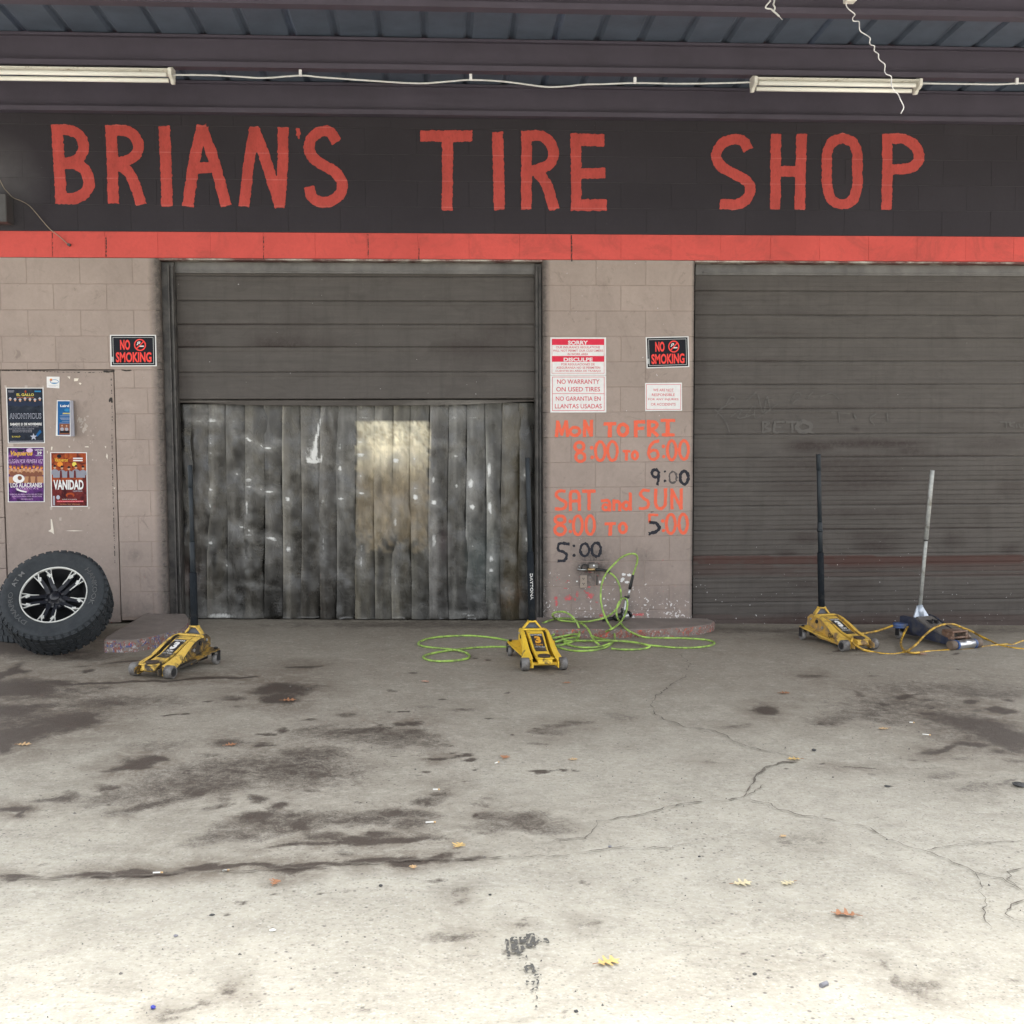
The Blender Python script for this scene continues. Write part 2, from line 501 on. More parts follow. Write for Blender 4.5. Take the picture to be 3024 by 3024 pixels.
def march(name, F, x0, y0, cell, mapping, mat, parent=None):
    """polygons where F<0 on a grid; mapping(px,py)->xyz"""
    ny, nx = F.shape
    verts = []; faces = []; cache = {}
    def vid(key, x, y):
        if key not in cache:
            cache[key] = len(verts); verts.append(mapping(x, y))
        return cache[key]
    ins = F < 0
    for j in range(ny - 1):
        full = ins[j, :-1] & ins[j, 1:] & ins[j + 1, :-1] & ins[j + 1, 1:]
        anyi = ins[j, :-1] | ins[j, 1:] | ins[j + 1, :-1] | ins[j + 1, 1:]
        i = 0
        while i < nx - 1:
            if full[i]:
                k = i
                while k < nx - 1 and full[k]: k += 1
                a = vid(('c', i, j), x0 + i * cell, y0 + j * cell)
                b = vid(('c', k, j), x0 + k * cell, y0 + j * cell)
                c = vid(('c', k, j + 1), x0 + k * cell, y0 + (j + 1) * cell)
                d = vid(('c', i, j + 1), x0 + i * cell, y0 + (j + 1) * cell)
                faces.append((d, c, b, a)); i = k
                continue
            if anyi[i]:
                cs = [(i, j), (i + 1, j), (i + 1, j + 1), (i, j + 1)]
                poly = []
                for q in range(4):
                    p1 = cs[q]; p2 = cs[(q + 1) % 4]
                    f1 = F[p1[1], p1[0]]; f2 = F[p2[1], p2[0]]
                    if f1 < 0: poly.append(vid(('c',) + p1, x0 + p1[0] * cell, y0 + p1[1] * cell))
                    if (f1 < 0) != (f2 < 0):
                        t = f1 / (f1 - f2); t = min(max(t, 0.02), 0.98)
                        key = ('e',) + min(p1, p2) + max(p1, p2)
                        poly.append(vid(key, x0 + (p1[0] + (p2[0] - p1[0]) * t) * cell, y0 + (p1[1] + (p2[1] - p1[1]) * t) * cell))
                if len(poly) >= 3: faces.append(tuple(poly[::-1]))
            i += 1
    if not faces: return None
    return link_mesh(name, verts, faces, mat, parent)
def painted(name, strokes, mat, parent, org=(0, 0), sc=1.0, cell=2.0, rough=1.2, yoff=-0.002, nscale=7.0, seed=1, wear=0.0):
    """strokes: list of (pts, width[, cap]) in zoom pixels"""
    S = []
    for st in strokes:
        pts = [(org[0] + p[0] / sc, org[1] + p[1] / sc) for p in st[0]]
        S.append((pts, st[1] / sc, st[2] if len(st) > 2 else 'flat'))
    xs = [p[0] for s in S for p in s[0]]; ys = [p[1] for s in S for p in s[0]]
    mw = max(s[1] for s in S)
    x0, x1 = min(xs) - mw, max(xs) + mw; y0, y1 = min(ys) - mw, max(ys) + mw
    nx = int((x1 - x0) / cell) + 2; ny = int((y1 - y0) / cell) + 2
    X, Y = np.meshgrid(x0 + np.arange(nx) * cell, y0 + np.arange(ny) * cell)
    F = np.full(X.shape, 1e9)
    for pts, w, cap in S:
        F = np.minimum(F, seg_sdf(X, Y, pts, w, cap))
    F = F + (vnoise(X / nscale, Y / nscale, seed) - 0.5) * 2 * rough + (vnoise(X / 2.6, Y / 2.6, seed + 5) - 0.5) * rough
    if wear: F = np.maximum(F, (vnoise(X / 5, Y / 5, seed + 9) - (1 - wear)) * 20)
    F[0, :] = F[-1, :] = 9; F[:, 0] = F[:, -1] = 9
    return march(name, F, x0, y0, cell, lambda a, b: W(a, b, yoff), mat, parent)

# ------------------------------------------------------------------ ground
def blob_field(X, Y, blobs):
    """max over soft ellipses; blob = (x,y,rx,ry,strength[,angle])"""
    A = np.zeros(X.shape)
    for b in blobs:
        ang = R(b[5]) if len(b) > 5 else 0.0
        dx = X - b[0]; dy = Y - b[1]
        u = (dx * math.cos(ang) + dy * math.sin(ang)) / b[2]
        v = (-dx * math.sin(ang) + dy * math.cos(ang)) / b[3]
        d = np.sqrt(u * u + v * v)
        A = np.maximum(A, b[4] * np.clip(1.5 - d, 0, 1) ** 0.8)
    return A
def Z(org, sc, L):
    return [(org[0] + b[0] / sc, org[1] + b[1] / sc, b[2] / sc, b[3] / sc) + tuple(b[4:]) for b in L]
stains = Z((0, 1900), 1.932, [
    (100, 255, 230, 42, .95), (60, 165, 90, 18, .9, -30), (120, 150, 50, 14, .8, 10), (330, 225, 130, 14, .75, 2), (60, 385, 150, 34, .95, -5), (200, 370, 160, 20, .6, -5),
    (120, 520, 190, 50, 1.0, -12), (380, 450, 210, 48, .95, -8), (520, 430, 60, 28, .8), (20, 590, 60, 30, .9, -25),
    (650, 345, 120, 16, .55, -3), (250, 270, 150, 26, .6, -6), (420, 270, 80, 14, .5), (850, 345, 240, 28, .3, -3),
    (1600, 262, 150, 28, .85, -3), (1610, 315, 95, 24, 1.0), (1720, 285, 50, 12, .7), (740, 685, 110, 26, 1.0, -14), (850, 650, 60, 16, .9), (760, 705, 60, 15, .95),
    (820, 930, 190, 28, .55, -14), (1120, 840, 230, 42, .62, -12), (1300, 790, 190, 70, .5, -10), (1720, 720, 300, 80, .5), (1800, 640, 180, 40, .5), (1350, 740, 120, 50, .5),
    (1480, 990, 95, 26, .75, -8), (1600, 930, 60, 20, .65, -10), (1715, 1035, 65, 22, .75), (1225, 938, 75, 15, .5, -10), (1440, 900, 48, 18, .55), (1285, 895, 40, 12, .4),
    (1770, 838, 45, 10, .5), (80, 945, 110, 14, .95, 4), (150, 975, 24, 18, .95), (300, 890, 110, 14, .5, -8), (640, 820, 60, 12, .55, -10), (380, 865, 40, 18, .5),
    (1515, 517, 33, 11, .75), (1590, 497, 33, 11, .75), (1320, 312, 55, 12, .6), (1485, 582, 45, 13, .65), (1310, 565, 80, 24, .5), (1545, 590, 20, 6, .6), (1800, 490, 80, 20, .4),
    (960, 412, 28, 5, 1.0), (1035, 410, 32, 5, 1.0), (1195, 327, 22, 6, .7), (1800, 240, 60, 6, .5), (500, 155, 28, 7, .8), (1735, 133, 95, 6, .75, -3),
    (710, 106, 110, 3.5, .8, -5), (445, 135, 60, 3, .6, -5), (1170, 650, 80, 14, .35), (1740, 430, 25, 5, .6), (1370, 355, 30, 6, .5), (600, 250, 60, 10, .4), (620, 915, 25, 9, .6)])
stains += [(x / 1.932, 1900 + y / 1.932, 40, 3.2, .8, -2) for x, y in ((520, 230), (600, 228), (680, 222), (760, 216), (840, 213), (920, 212), (1000, 210), (1080, 207), (1160, 203), (1240, 199), (1320, 194), (1390, 191))]
stains += Z((1000, 1900), 1.932, [
    (120, 500, 200, 26, .55, -3), (380, 520, 130, 36, .5), (250, 560, 120, 20, .35), (370, 458, 38, 7, .7), (470, 452, 48, 8, .7), (215, 458, 16, 4, 1.0), (230, 478, 22, 4, .8), (600, 328, 26, 4.5, 1.0), (350, 392, 18, 4, 1.0), (305, 392, 12, 3, .8), (275, 473, 16, 4, .8),
    (300, 272, 20, 6, .6), (570, 650, 46, 6, .8), (610, 648, 25, 5, .8), (735, 640, 35, 8, .85), (680, 646, 36, 5, .75), (760, 663, 42, 6, .75), (640, 627, 20, 5, .6), (530, 727, 28, 6, .9), (733, 725, 22, 6, .7), (465, 752, 22, 5, .7), (280, 787, 18, 4, .7),
    (1160, 722, 42, 5, 1.1), (1160, 733, 22, 6, 1.1), (1255, 717, 34, 4, 1.1), (1240, 725, 14, 4, 1.1), (1338, 725, 13, 4, 1.0), (1100, 722, 8, 3, .9), (1018, 667, 12, 4, .9), (992, 285, 14, 4, .8), (90, 903, 22, 6, .8),
    (540, 880, 90, 36, .55, -10), (600, 860, 50, 26, .45), (300, 980, 210, 30, .6), (180, 1010, 200, 36, .5), (400, 1040, 130, 26, .45), (1000, 1000, 150, 36, .5), (1120, 1010, 60, 26, .4), (900, 1050, 70, 16, .35), (830, 930, 40, 10, .4), (860, 895, 60, 12, .35),
    (1380, 455, 80, 10, .45), (1280, 470, 90, 8, .4), (1200, 500, 90, 18, .42), (1140, 485, 28, 6, .6), (988, 522, 10, 10, .9), (1150, 575, 40, 8, .35), (1620, 420, 80, 22, .25), (760, 930, 30, 6, .4), (480, 360, 60, 8, .3), (700, 380, 50, 10, .35), (60, 410, 60, 10, .45),
    (900, 428, 42, 3.5, .9), (420, 170, 26, 4, .9), (830, 97, 14, 4, 1.0), (770, 90, 18, 3, .8), (838, 987, 12, 4, .9), (310, 637, 15, 3.5, .8), (618, 577, 12, 3.5, .9), (712, 790, 12, 4, .7), (260, 1100, 260, 16, .72, -1), (150, 1125, 160, 14, .6), (430, 1100, 120, 10, .6)])
stains += Z((2000, 1900), 1.887, [
    (510, 368, 70, 16, .7), (530, 385, 60, 14, .75), (450, 375, 40, 10, .5), (755, 186, 55, 8, .55), (690, 180, 20, 4, .4), (1040, 287, 42, 12, .5, 20), (1155, 340, 40, 11, .7), (1255, 299, 50, 10, .75), (1360, 288, 40, 6, .6), (1385, 315, 35, 5, .6),
    (1610, 329, 45, 10, .75), (1405, 391, 55, 8, .85), (1412, 358, 28, 5, .85), (1765, 368, 55, 12, .85), (1830, 378, 40, 12, .8), (1890, 322, 40, 8, .75), (1150, 378, 32, 4, .7), (790, 443, 20, 5, .7), (1660, 370, 40, 8, .5),
    (1640, 450, 250, 48, .72, 10), (1830, 520, 200, 50, .85, 12), (1500, 420, 120, 28, .55), (1900, 590, 90, 30, .6), (1500, 590, 100, 12, .75, -10), (1640, 566, 100, 14, .75), (1430, 605, 40, 14, .6), (1780, 600, 60, 14, .4),
    (1450, 255, 400, 36, .34), (1750, 280, 250, 26, .4), (860, 430, 110, 26, .4), (1090, 395, 50, 22, .4), (1200, 440, 120, 20, .35), (970, 690, 70, 5, .6, 3), (1090, 702, 130, 3, .4, 2), (820, 683, 14, 3, .7),
    (1640, 790, 140, 26, .3), (1500, 735, 60, 12, .3), (1850, 655, 40, 8, .5), (1610, 640, 60, 10, .3), (330, 460, 90, 10, .3), (200, 655, 60, 10, .25), (605, 705, 14, 4, .8), (1325, 648, 18, 4, .6), (1380, 655, 12, 5, .6), (1165, 798, 22, 5, 1.0), (1557, 147, 14, 4, .6), (1535, 58, 18, 4, .7), (880, 42, 20, 3, .8), (1100, 180, 18, 4, .5), (1240, 470, 16, 5, .5), (1070, 735, 18, 7, .4), (1800, 770, 90, 5, .4)])
stains += Z((0, 2450), 1.932, [
    (60, 262, 100, 14, .95, 2), (10, 290, 30, 14, .7), (230, 275, 120, 4, .5), (400, 268, 80, 12, .55), (600, 258, 120, 15, .8, -4), (800, 245, 110, 15, .9, -4), (960, 238, 90, 14, .9), (1150, 215, 120, 17, .95, -3), (1330, 215, 110, 12, .9), (1500, 212, 110, 12, .9, -2), (1640, 218, 100, 20, .95), (1760, 195, 90, 14, .8, -6), (1860, 200, 90, 12, .7),
    (1640, 92, 140, 8, .65, -5), (1820, 70, 140, 12, .75, -4), (1800, 30, 100, 22, .5), (1900, 30, 80, 24, .5), (1200, 68, 28, 6, .55), (1360, 915, 55, 18, .55), (1330, 890, 50, 24, .35), (1170, 975, 60, 14, .4), (940, 1040, 80, 16, .4, -25), (960, 1085, 50, 16, .45), (730, 895, 60, 12, .25), (1050, 1000, 80, 12, .3, -15),
    (1355, 404, 28, 9, .8), (1495, 415, 18, 5, .7), (1210, 485, 16, 5, .9), (1215, 500, 22, 4, .9, -15), (680, 685, 30, 8, .35), (1590, 355, 20, 4, .8), (1790, 388, 16, 4, .8), (560, 355, 80, 14, .2), (240, 195, 20, 5, .6), (235, 525, 16, 6, .35), (645, 747, 10, 3, .7), (450, 888, 12, 7, .35)])
stains += Z((1000, 2450), 1.932, [
    (30, 60, 90, 14, .65), (200, 52, 150, 15, .75, -2), (390, 52, 100, 13, .75, -6), (480, 36, 80, 7, .55), (40, 130, 60, 14, .4), (180, 180, 130, 18, .95, -3), (320, 170, 120, 18, .95, -3), (470, 165, 100, 12, .75), (560, 155, 70, 14, .6), (660, 165, 80, 8, .5), (740, 168, 60, 10, .55), (60, 205, 50, 8, .5),
    (715, 400, 50, 16, .5), (705, 345, 60, 14, .35), (530, 292, 38, 10, .5), (95, 1035, 40, 22, .55), (700, 612, 60, 20, .4), (610, 600, 90, 30, .22), (1450, 525, 60, 12, .35), (1030, 555, 60, 14, .4), (1010, 495, 20, 8, .5), (1450, 305, 30, 7, .5), (15, 365, 22, 8, .5), (915, 712, 22, 12, .6), (750, 742, 18, 10, .5), (1510, 525, 40, 3, .4), (1275, 1085, 18, 9, .6), (1250, 1050, 26, 6, .5), (350, 1088, 9, 4, .8), (1170, 100, 60, 8, .25), (850, 5, 90, 12, .4)])
stains += Z((2000, 2450), 1.887, [
    (1110, 740, 60, 14, .4, 20), (1210, 800, 60, 14, .3), (1300, 860, 90, 22, .38, 20), (1400, 850, 60, 20, .4), (1400, 930, 70, 14, .3, 20), (1800, 830, 40, 6, .45, 15), (785, 716, 16, 7, .6), (340, 675, 16, 5, .8), (670, 808, 14, 5, .6), (700, 60, 110, 20, .25), (340, 310, 60, 10, .18), (875, 226, 20, 4, .7, 15), (1490, 570, 16, 4, .8), (1630, 760, 40, 8, .25), (1290, 385, 30, 8, .35), (310, 235, 12, 7, .4), (730, 800, 10, 5, .3)])
stains += [(60, 1910, 120, 30, .7), (230, 1935, 90, 16, .5), (1250, 1845, 380, 10, .35), (2500, 1862, 500, 10, .4), (1620, 1985, 70, 10, .3), (2620, 1930, 180, 8, .2)]  # dark patches at the feet of the tire, plinth, curtain, door and jacks

stains = [(b[0], b[1], b[2], b[3], min(1.0, b[4] * (1.18 if b[2] > 22 else 1.1))) + tuple(b[5:]) for b in stains]
stains += [(120, 2050, 150, 20, .5, -4), (60, 2130, 130, 26, .6, -10), (200, 2105, 150, 18, .4, -6), (330, 2075, 160, 16, .45, -3), (470, 2330, 200, 30, .5, -10), (620, 2290, 190, 42, .5, -6), (760, 2270, 160, 36, .5), (900, 2300, 150, 30, .4), (880, 2430, 200, 26, .55, -4), (700, 2470, 160, 16, .45, -5),
           (1080, 2170, 180, 26, .4), (1200, 2195, 110, 18, .4), (2780, 2130, 200, 30, .35, 8), (2900, 2180, 150, 34, .4, 8), (2650, 2080, 180, 22, .4), (2560, 2110, 110, 16, .35), (450, 2200, 90, 14, .35), (1530, 2440, 140, 22, .45)]
def build_ground():
    def axis(lo, hi, step, far):
        a = list(np.arange(lo, hi + step / 2, step))
        s = step
        out = list(a)
        x = hi
        while x < far:
            s *= 1.5; x += s; out.append(x)
        s = step; x = lo
        while x > -far:
            s *= 1.5; x -= s; out.insert(0, x)
        return np.array(out)
    ax = axis(-1.2, 9.0, 0.018, 600)
    ay = axis(-6.7, 0.45, 0.015, 600)
    X, Y = np.meshgrid(ax, ay)
    Zg = -SLOPE * np.clip(X, -4, 12)
    near = (X > -1.3) & (X < 9.1) & (Y > -6.8) & (Y < 0.5)
    Zr = (fbm(X * 1.7, Y * 1.7, 3, 3) - 0.5) * 0.006
    Zg = Zg + np.where(near, Zr, 0)
    P = np.stack([X.ravel(), Y.ravel(), Zg.ravel()], 1)
    # warp the lookup a little so the edges of the stains run unevenly
    wx = (fbm(P[:, 0] * 7, P[:, 1] * 7, 11, 5) - .5) * 0.16
    wy = (fbm(P[:, 0] * 7 + 9, P[:, 1] * 7, 23, 5) - .5) * 0.13
    Q = P.copy(); Q[:, 0] += wx; Q[:, 1] += wy
    dep = (P - CAM) @ FWD
    ok = dep > 1.5
    px = np.zeros(len(P)); py = np.zeros(len(P))
    a, b = project(Q[ok]); px[ok] = a; py[ok] = b
    st = np.zeros(len(P))
    m = ok & (px > -500) & (px < 3500) & (py > 1750) & (py < 3400)
    st[m] = blob_field(px[m], py[m], stains)
    gr = np.zeros(len(P)); gr[m] = blob_field(px[m], py[m], [(b[0], b[1], b[2] * 2.0 + 12, b[3] * 2.8 + 10, min(1, b[4]) * .8) + tuple(b[5:]) for b in stains if b[2] > 22])
    nyv, nxv = X.shape
    idx = np.arange(nyv * nxv).reshape(nyv, nxv)
    q = np.stack([idx[:-1, :-1].ravel(), idx[:-1, 1:].ravel(), idx[1:, 1:].ravel(), idx[1:, :-1].ravel()], 1)
    me = bpy.data.meshes.new('ground')
    me.vertices.add(len(P)); me.vertices.foreach_set('co', P.ravel())
    me.loops.add(q.size); me.loops.foreach_set('vertex_index', q.ravel())
    me.polygons.add(len(q)); me.polygons.foreach_set('loop_start', np.arange(0, q.size, 4)); me.polygons.foreach_set('loop_total', np.full(len(q), 4))
    me.polygons.foreach_set('use_smooth', np.ones(len(q), bool))
    at = me.attributes.new('stain', 'FLOAT', 'POINT'); at.data.foreach_set('value', st)
    at2 = me.attributes.new('grime', 'FLOAT', 'POINT'); at2.data.foreach_set('value', gr)
    me.update(calc_edges=True); me.validate()
    t = NT('worn_concrete')
    p = t.pos()
    big = t.noise(p, 0.8, 4, 0.6)
    mid = t.noise(p, 4.5, 6, 0.75, 0.6)
    fine = t.noise(p, 55, 4, 0.75)
    c = t.mix(t.ramp(big, 0.3, 0.7), (0.395, 0.368, 0.300), (0.445, 0.420, 0.348))
    c = t.mix(t.ramp(mid, 0.38, 0.7, 0, 0.7), c, (0.215, 0.196, 0.158))
    low = t.noise(p, 2.1, 5, 0.7, 1.0)
    c = t.mix(t.ramp(low, 0.5, 0.72, 0, 0.5), c, (0.195, 0.165, 0.125))
    c = t.mix(t.ramp(fine, 0.3, 0.7, 0.0, 0.5), c, (0.43, 0.415, 0.365))
    # exposed aggregate: pale and dark grains
    v1 = t.n('ShaderNodeTexVoronoi'); v1.inputs['Scale'].default_value = 95; t.lk(p, v1.inputs['Vector'])
    sepc = t.n('ShaderNodeSeparateColor'); t.lk(v1.outputs['Color'], sepc.inputs[0])
    grain = t.math('MULTIPLY', t.math('GREATER_THAN', sepc.outputs[0], 0.80), t.ramp(v1.outputs['Distance'], 0.5, 0.3))
    c = t.mix(t.math('MULTIPLY', grain, 0.22), c, (0.60, 0.58, 0.54))
    dgrain = t.math('MULTIPLY', t.math('GREATER_THAN', sepc.outputs[1], 0.86), t.ramp(v1.outputs['Distance'], 0.5, 0.3))
    c = t.mix(t.math('MULTIPLY', dgrain, 0.5), c, (0.12, 0.11, 0.10))
    v2 = t.n('ShaderNodeTexVoronoi'); v2.inputs['Scale'].default_value = 38; t.lk(p, v2.inputs['Vector'])
    sep2 = t.n('ShaderNodeSeparateColor'); t.lk(v2.outputs['Color'], sep2.inputs[0])
    spot = t.math('MULTIPLY', t.math('GREATER_THAN', sep2.outputs[0], 0.965), t.ramp(t.math('ADD', v2.outputs['Distance'], t.math('MULTIPLY', t.math('SUBTRACT', fine, .5), 1.2)), 0.28, 0.1))
    c = t.mix(t.math('MULTIPLY', spot, 0.3), c, (0.60, 0.58, 0.55))
    spot2 = t.math('MULTIPLY', t.math('GREATER_THAN', sep2.outputs[2], 0.955), t.ramp(v2.outputs['Distance'], 0.3, 0.15))
    c = t.mix(t.math('MULTIPLY', spot2, 0.75), c, (0.08, 0.07, 0.065))
    # the ground colour turns darker and browner towards the doors
    sep = t.n('ShaderNodeSeparateXYZ'); t.lk(p, sep.inputs[0])
    yy = t.math('ADD', sep.outputs[1], t.math('MULTIPLY', t.math('SUBTRACT', big, 0.5), 2.4))
    near_f = t.ramp(yy, -4.9, -1.9)
    c = t.mix(t.math('MULTIPLY', near_f, 0.52), c, (0.168, 0.138, 0.108))
    m3 = t.noise(t.pos((1, 1.25, 1)), 42, 5, 0.75)
    c = t.mix(t.ramp(m3, 0.54, 0.68, 0, 0.5), c, (0.52, 0.50, 0.44))
    c = t.mix(t.ramp(m3, 0.45, 0.33, 0, 0.45), c, (0.20, 0.185, 0.15))
    # pale smears and grey scuffs
    sm1 = t.noise(t.pos((1, 2.2, 1)), 9, 6, 0.78, 0.8)
    c = t.mix(t.ramp(sm1, 0.56, 0.72, 0, 0.55), c, (0.50, 0.48, 0.42))
    c = t.mix(t.ramp(sm1, 0.44, 0.30, 0, 0.5), c, (0.18, 0.165, 0.135))
    fl = t.noise(t.pos((1, 1.6, 1)), 27, 5, 0.8, 0.4)
    c = t.mix(t.ramp(fl, 0.36, 0.27, 0, 0.55), c, (0.13, 0.115, 0.095))
    gm = t.attr('grime')
    gmn = t.noise(p, 6.5, 7, 0.82, 0.9)
    gmf = t.math('MULTIPLY', t.ramp(gm, 0.0, 0.75), t.ramp(gmn, 0.34, 0.56, 0.15, 1))
    c = t.mix(t.math('MULTIPLY', gmf, 0.72), c, (0.125, 0.100, 0.075))
    s = t.attr('stain')
    brk = t.noise(p, 13, 7, 0.85, 0.7)
    brk2 = t.noise(p, 110, 3, 0.7)
    s3 = t.math('ADD', s, t.math('MULTIPLY', t.math('SUBTRACT', brk, 0.5), 2.0))
    s3 = t.math('ADD', s3, t.math('MULTIPLY', t.math('SUBTRACT', brk2, 0.5), 0.9))
    s3 = t.math('MULTIPLY', t.ramp(s3, 0.10, 0.72), t.ramp(s, 0.0, 0.14))
    c = t.mix(t.math('MULTIPLY', s3, 0.90), c, (0.058, 0.045, 0.037))
    h = t.math('ADD', t.math('MULTIPLY', fine, 0.6), t.math('MULTIPLY', v1.outputs['Distance'], 0.5))
    h = t.math('ADD', h, t.math('MULTIPLY', brk2, 0.5))
    t.bump(h, 0.55, 0.004)
    t.set(c, t.ramp(s3, 0, 1, 0.88, 0.62), 0, 0.3)
    me.materials.append(t.m)
    o = bpy.data.objects.new('ground', me); coll.objects.link(o)
    tag(o, kind='structure')
    return o
ground = build_ground()

def gnd(px, py, h=0.0):
    return G(px, py, h)
M['crack'] = simple('dark_crack_dirt', (0.12, 0.105, 0.085), 0.95, var=0.4, scale=60, obj=False)
def crack(pts, w0=0.012, w1=0.008, seed=0):
    rnd = random.Random(seed)
    P = [G(*p) for p in pts]
    out = []
    for a, b in zip(P[:-1], P[1:]):
        L = np.linalg.norm(b - a); n = max(2, int(L / 0.03))
        d = (b - a) / L; nn = np.array([-d[1], d[0], 0])
        for k in range(n):
            t = k / n
            out.append(a + (b - a) * t + nn * rnd.uniform(-1, 1) * 0.011)
    out.append(P[-1])
    V = []; F = []
    N = len(out)
    for i, p in enumerate(out):
        d = out[min(i + 1, N - 1)] - out[max(i - 1, 0)]; d = d / (np.linalg.norm(d) + 1e-9)
        nn = np.array([-d[1], d[0], 0])
        w = (w0 + (w1 - w0) * i / N) * rnd.choice((.12, .3, .5, .6, .8, 1.0)) * rnd.uniform(0.5, .95) * (0.2 if i in (0, N - 1) else 1)
        for sgn in (-1, 1):
            q = p + nn * w / 2 * sgn
            V.append((q[0], q[1], -SLOPE * q[0] + 0.0065))
        if i: F.append((2 * i - 2, 2 * i - 1, 2 * i + 1, 2 * i))
    o = link_mesh('crack', V, F, M['crack'], ground)
def zz(org, sc, L): return [(org[0] + x / sc, org[1] + y / sc) for x, y in L]
A3 = ((2000, 1900), 1.887); A2 = ((1000, 1900), 1.932); A6 = ((2000, 2450), 1.887); A5 = ((1000, 2450), 1.932)
crack(zz(*A3, [(10, 65), (60, 105), (75, 125), (30, 165), (55, 190), (0, 215)]) + zz(*A2, [(1900, 240), (1810, 305), (1780, 350), (1800, 400), (1860, 440)]) + zz(*A3, [(0, 450), (40, 472), (100, 475), (220, 492), (300, 540), (380, 580), (500, 605), (640, 635), (690, 652)]), 0.010, 0.013, 1)
crack(zz(*A3, [(670, 660), (600, 668), (500, 690), (440, 745), (410, 785), (395, 850), (350, 868), (200, 885), (0, 905)]) + zz(*A2, [(1900, 932), (1700, 985), (1600, 1000), (1480, 1020), (1440, 1090), (1400, 1115)]) + zz(*A5, [(1250, 62), (1130, 92)]), 0.022, 0.007, 2)
crack(zz(*A3, [(490, 790), (430, 835), (390, 852)]), 0.02, 0.01, 7)
crack(zz(*A3, [(370, 872), (520, 900), (570, 930), (700, 965), (850, 990), (1060, 1030), (1130, 1070)]) + zz(*A6, [(1060, 0), (1150, 45), (1300, 110), (1370, 125), (1500, 170), (1560, 205), (1660, 240), (1800, 280), (1932, 350), (2100, 430)]), 0.010, 0.009, 3)
crack(zz(*A6, [(1370, 122), (1500, 95), (1700, 85), (1800, 70), (1932, 70), (2100, 80)]), 0.008, 0.006, 4)
crack(zz(*A6, [(1650, 240), (1680, 310), (1700, 370), (1720, 470), (1715, 520), (1755, 555)]), 0.008, 0.008, 5)
crack(zz(*A6, [(1990, 380), (1932, 400), (1850, 445), (1828, 465), (1835, 490), (1932, 525), (2050, 560)]), 0.010, 0.008, 6)
crack(zz(*A6, [(1932, 220), (1850, 245), (1850, 285), (1900, 330)]), 0.010, 0.008, 9)
crack(zz(*A5, [(0, 205), (200, 195), (400, 180), (600, 172), (750, 170), (1050, 160), (1290, 155), (1400, 135), (1550, 115), (1650, 110), (1900, 112)]) + zz(*A6, [(0, 95), (130, 84)]), 0.018, 0.007, 8)
crack(zz((0, 2450), 1.932, [(-60, 290), (150, 285), (480, 280), (900, 262), (1250, 245), (1932, 215)]), 0.014, 0.014, 10)

# ------------------------------------------------------------------ masonry
COURSE, HB, ZR = 0.2032, 0.4064, 2.885     # ZR: underside of the red lintel course
def block_mesh(x0, x1, z0, z1, rl=0, rr=0, depth=0.19, c=0.0028, tight=False):
    cols = []
    g = 0.0013
    gx = 0.0003 if tight else g
    if tight: c = 0.0018
    x0 += gx; x1 -= gx; z0 += g; z1 -= g
    if rl:
        cols.append((x0, depth, 0)); cols.append((x0, rl, 1))
        for k in range(1, 5):
            a = R(90 * k / 5); cols.append((x0 + rl - rl * math.cos(a), rl - rl * math.sin(a), 1))
        cols.append((x0 + rl, 0, 1))
    else:
        cols += [(x0, depth, 0), (x0, c, 0), (x0 + c, 0, 1)]
    if rr:
        cols.append((x1 - rr, 0, 1))
        for k in range(1, 5):
            a = R(90 * k / 5); cols.append((x1 - rr + rr * math.sin(a), rr - rr * math.cos(a), 1))
        cols.append((x1, rr, 1)); cols.append((x1, depth, 0))
    else:
        cols += [(x1 - c, 0, 1), (x1, c, 0), (x1, depth, 0)]
    V = []; F = []
    n = len(cols)
    for (z, push) in ((z0, 1), (z0 + c, 0), (z1 - c, 0), (z1, 1)):
        for (x, y, fr) in cols:
            V.append((x, y + (c if (push and fr) else 0), z))
    for r in range(3):
        for i in range(n - 1):
            F.append((r * n + i, r * n + i + 1, (r + 1) * n + i + 1, (r + 1) * n + i))
    F.append(tuple(range(n))[::-1]); F.append(tuple(range(3 * n, 4 * n)))
    return V, F
building = empty('shop_building', (0, 0, 0), label='single storey tire shop front of painted concrete block with black band and red lintel course', cat='building')
brnd = random.Random(5)
def lay(xa, xb, k, off, mat, rl=0, rr=0, zlo=None):
    """course k counts downward from the red course (k=0); negative is upward"""
    z1 = ZR - k * COURSE + (COURSE if False else 0); z0 = z1 - COURSE
    if zlo is not None: z0 = max(z0, zlo)
    if z1 - z0 < 0.03: return
    js = [xa]
    i = math.floor(xa / HB) - 1
    while True:
        x = (i + off) * HB; i += 1
        if x <= xa + 0.07: continue
        if x >= xb - 0.07: break
        js.append(x + brnd.uniform(-.002, .002))
    js.append(xb)
    for a, b in zip(js[:-1], js[1:]):
        V, F = block_mesh(a, b, z0, z1, rl if a == xa else 0, rr if b == xb else 0, tight=(k < 0))
        dy = brnd.uniform(-0.0006, 0.0006)
        V = [(x, y + dy, z) for x, y, z in V]
        link_mesh('block', V, F, mat, building)
WX0, WX1 = -1.25, 9.0
XL, XP0, XP1 = 0.815, 3.838, 5.075      # openings: XL..XP0 left bay, XP1.. right bay
PANEL0, PANEL1 = -0.42, 0.425           # infilled doorway in the left wall
PANELTOP = 2.005
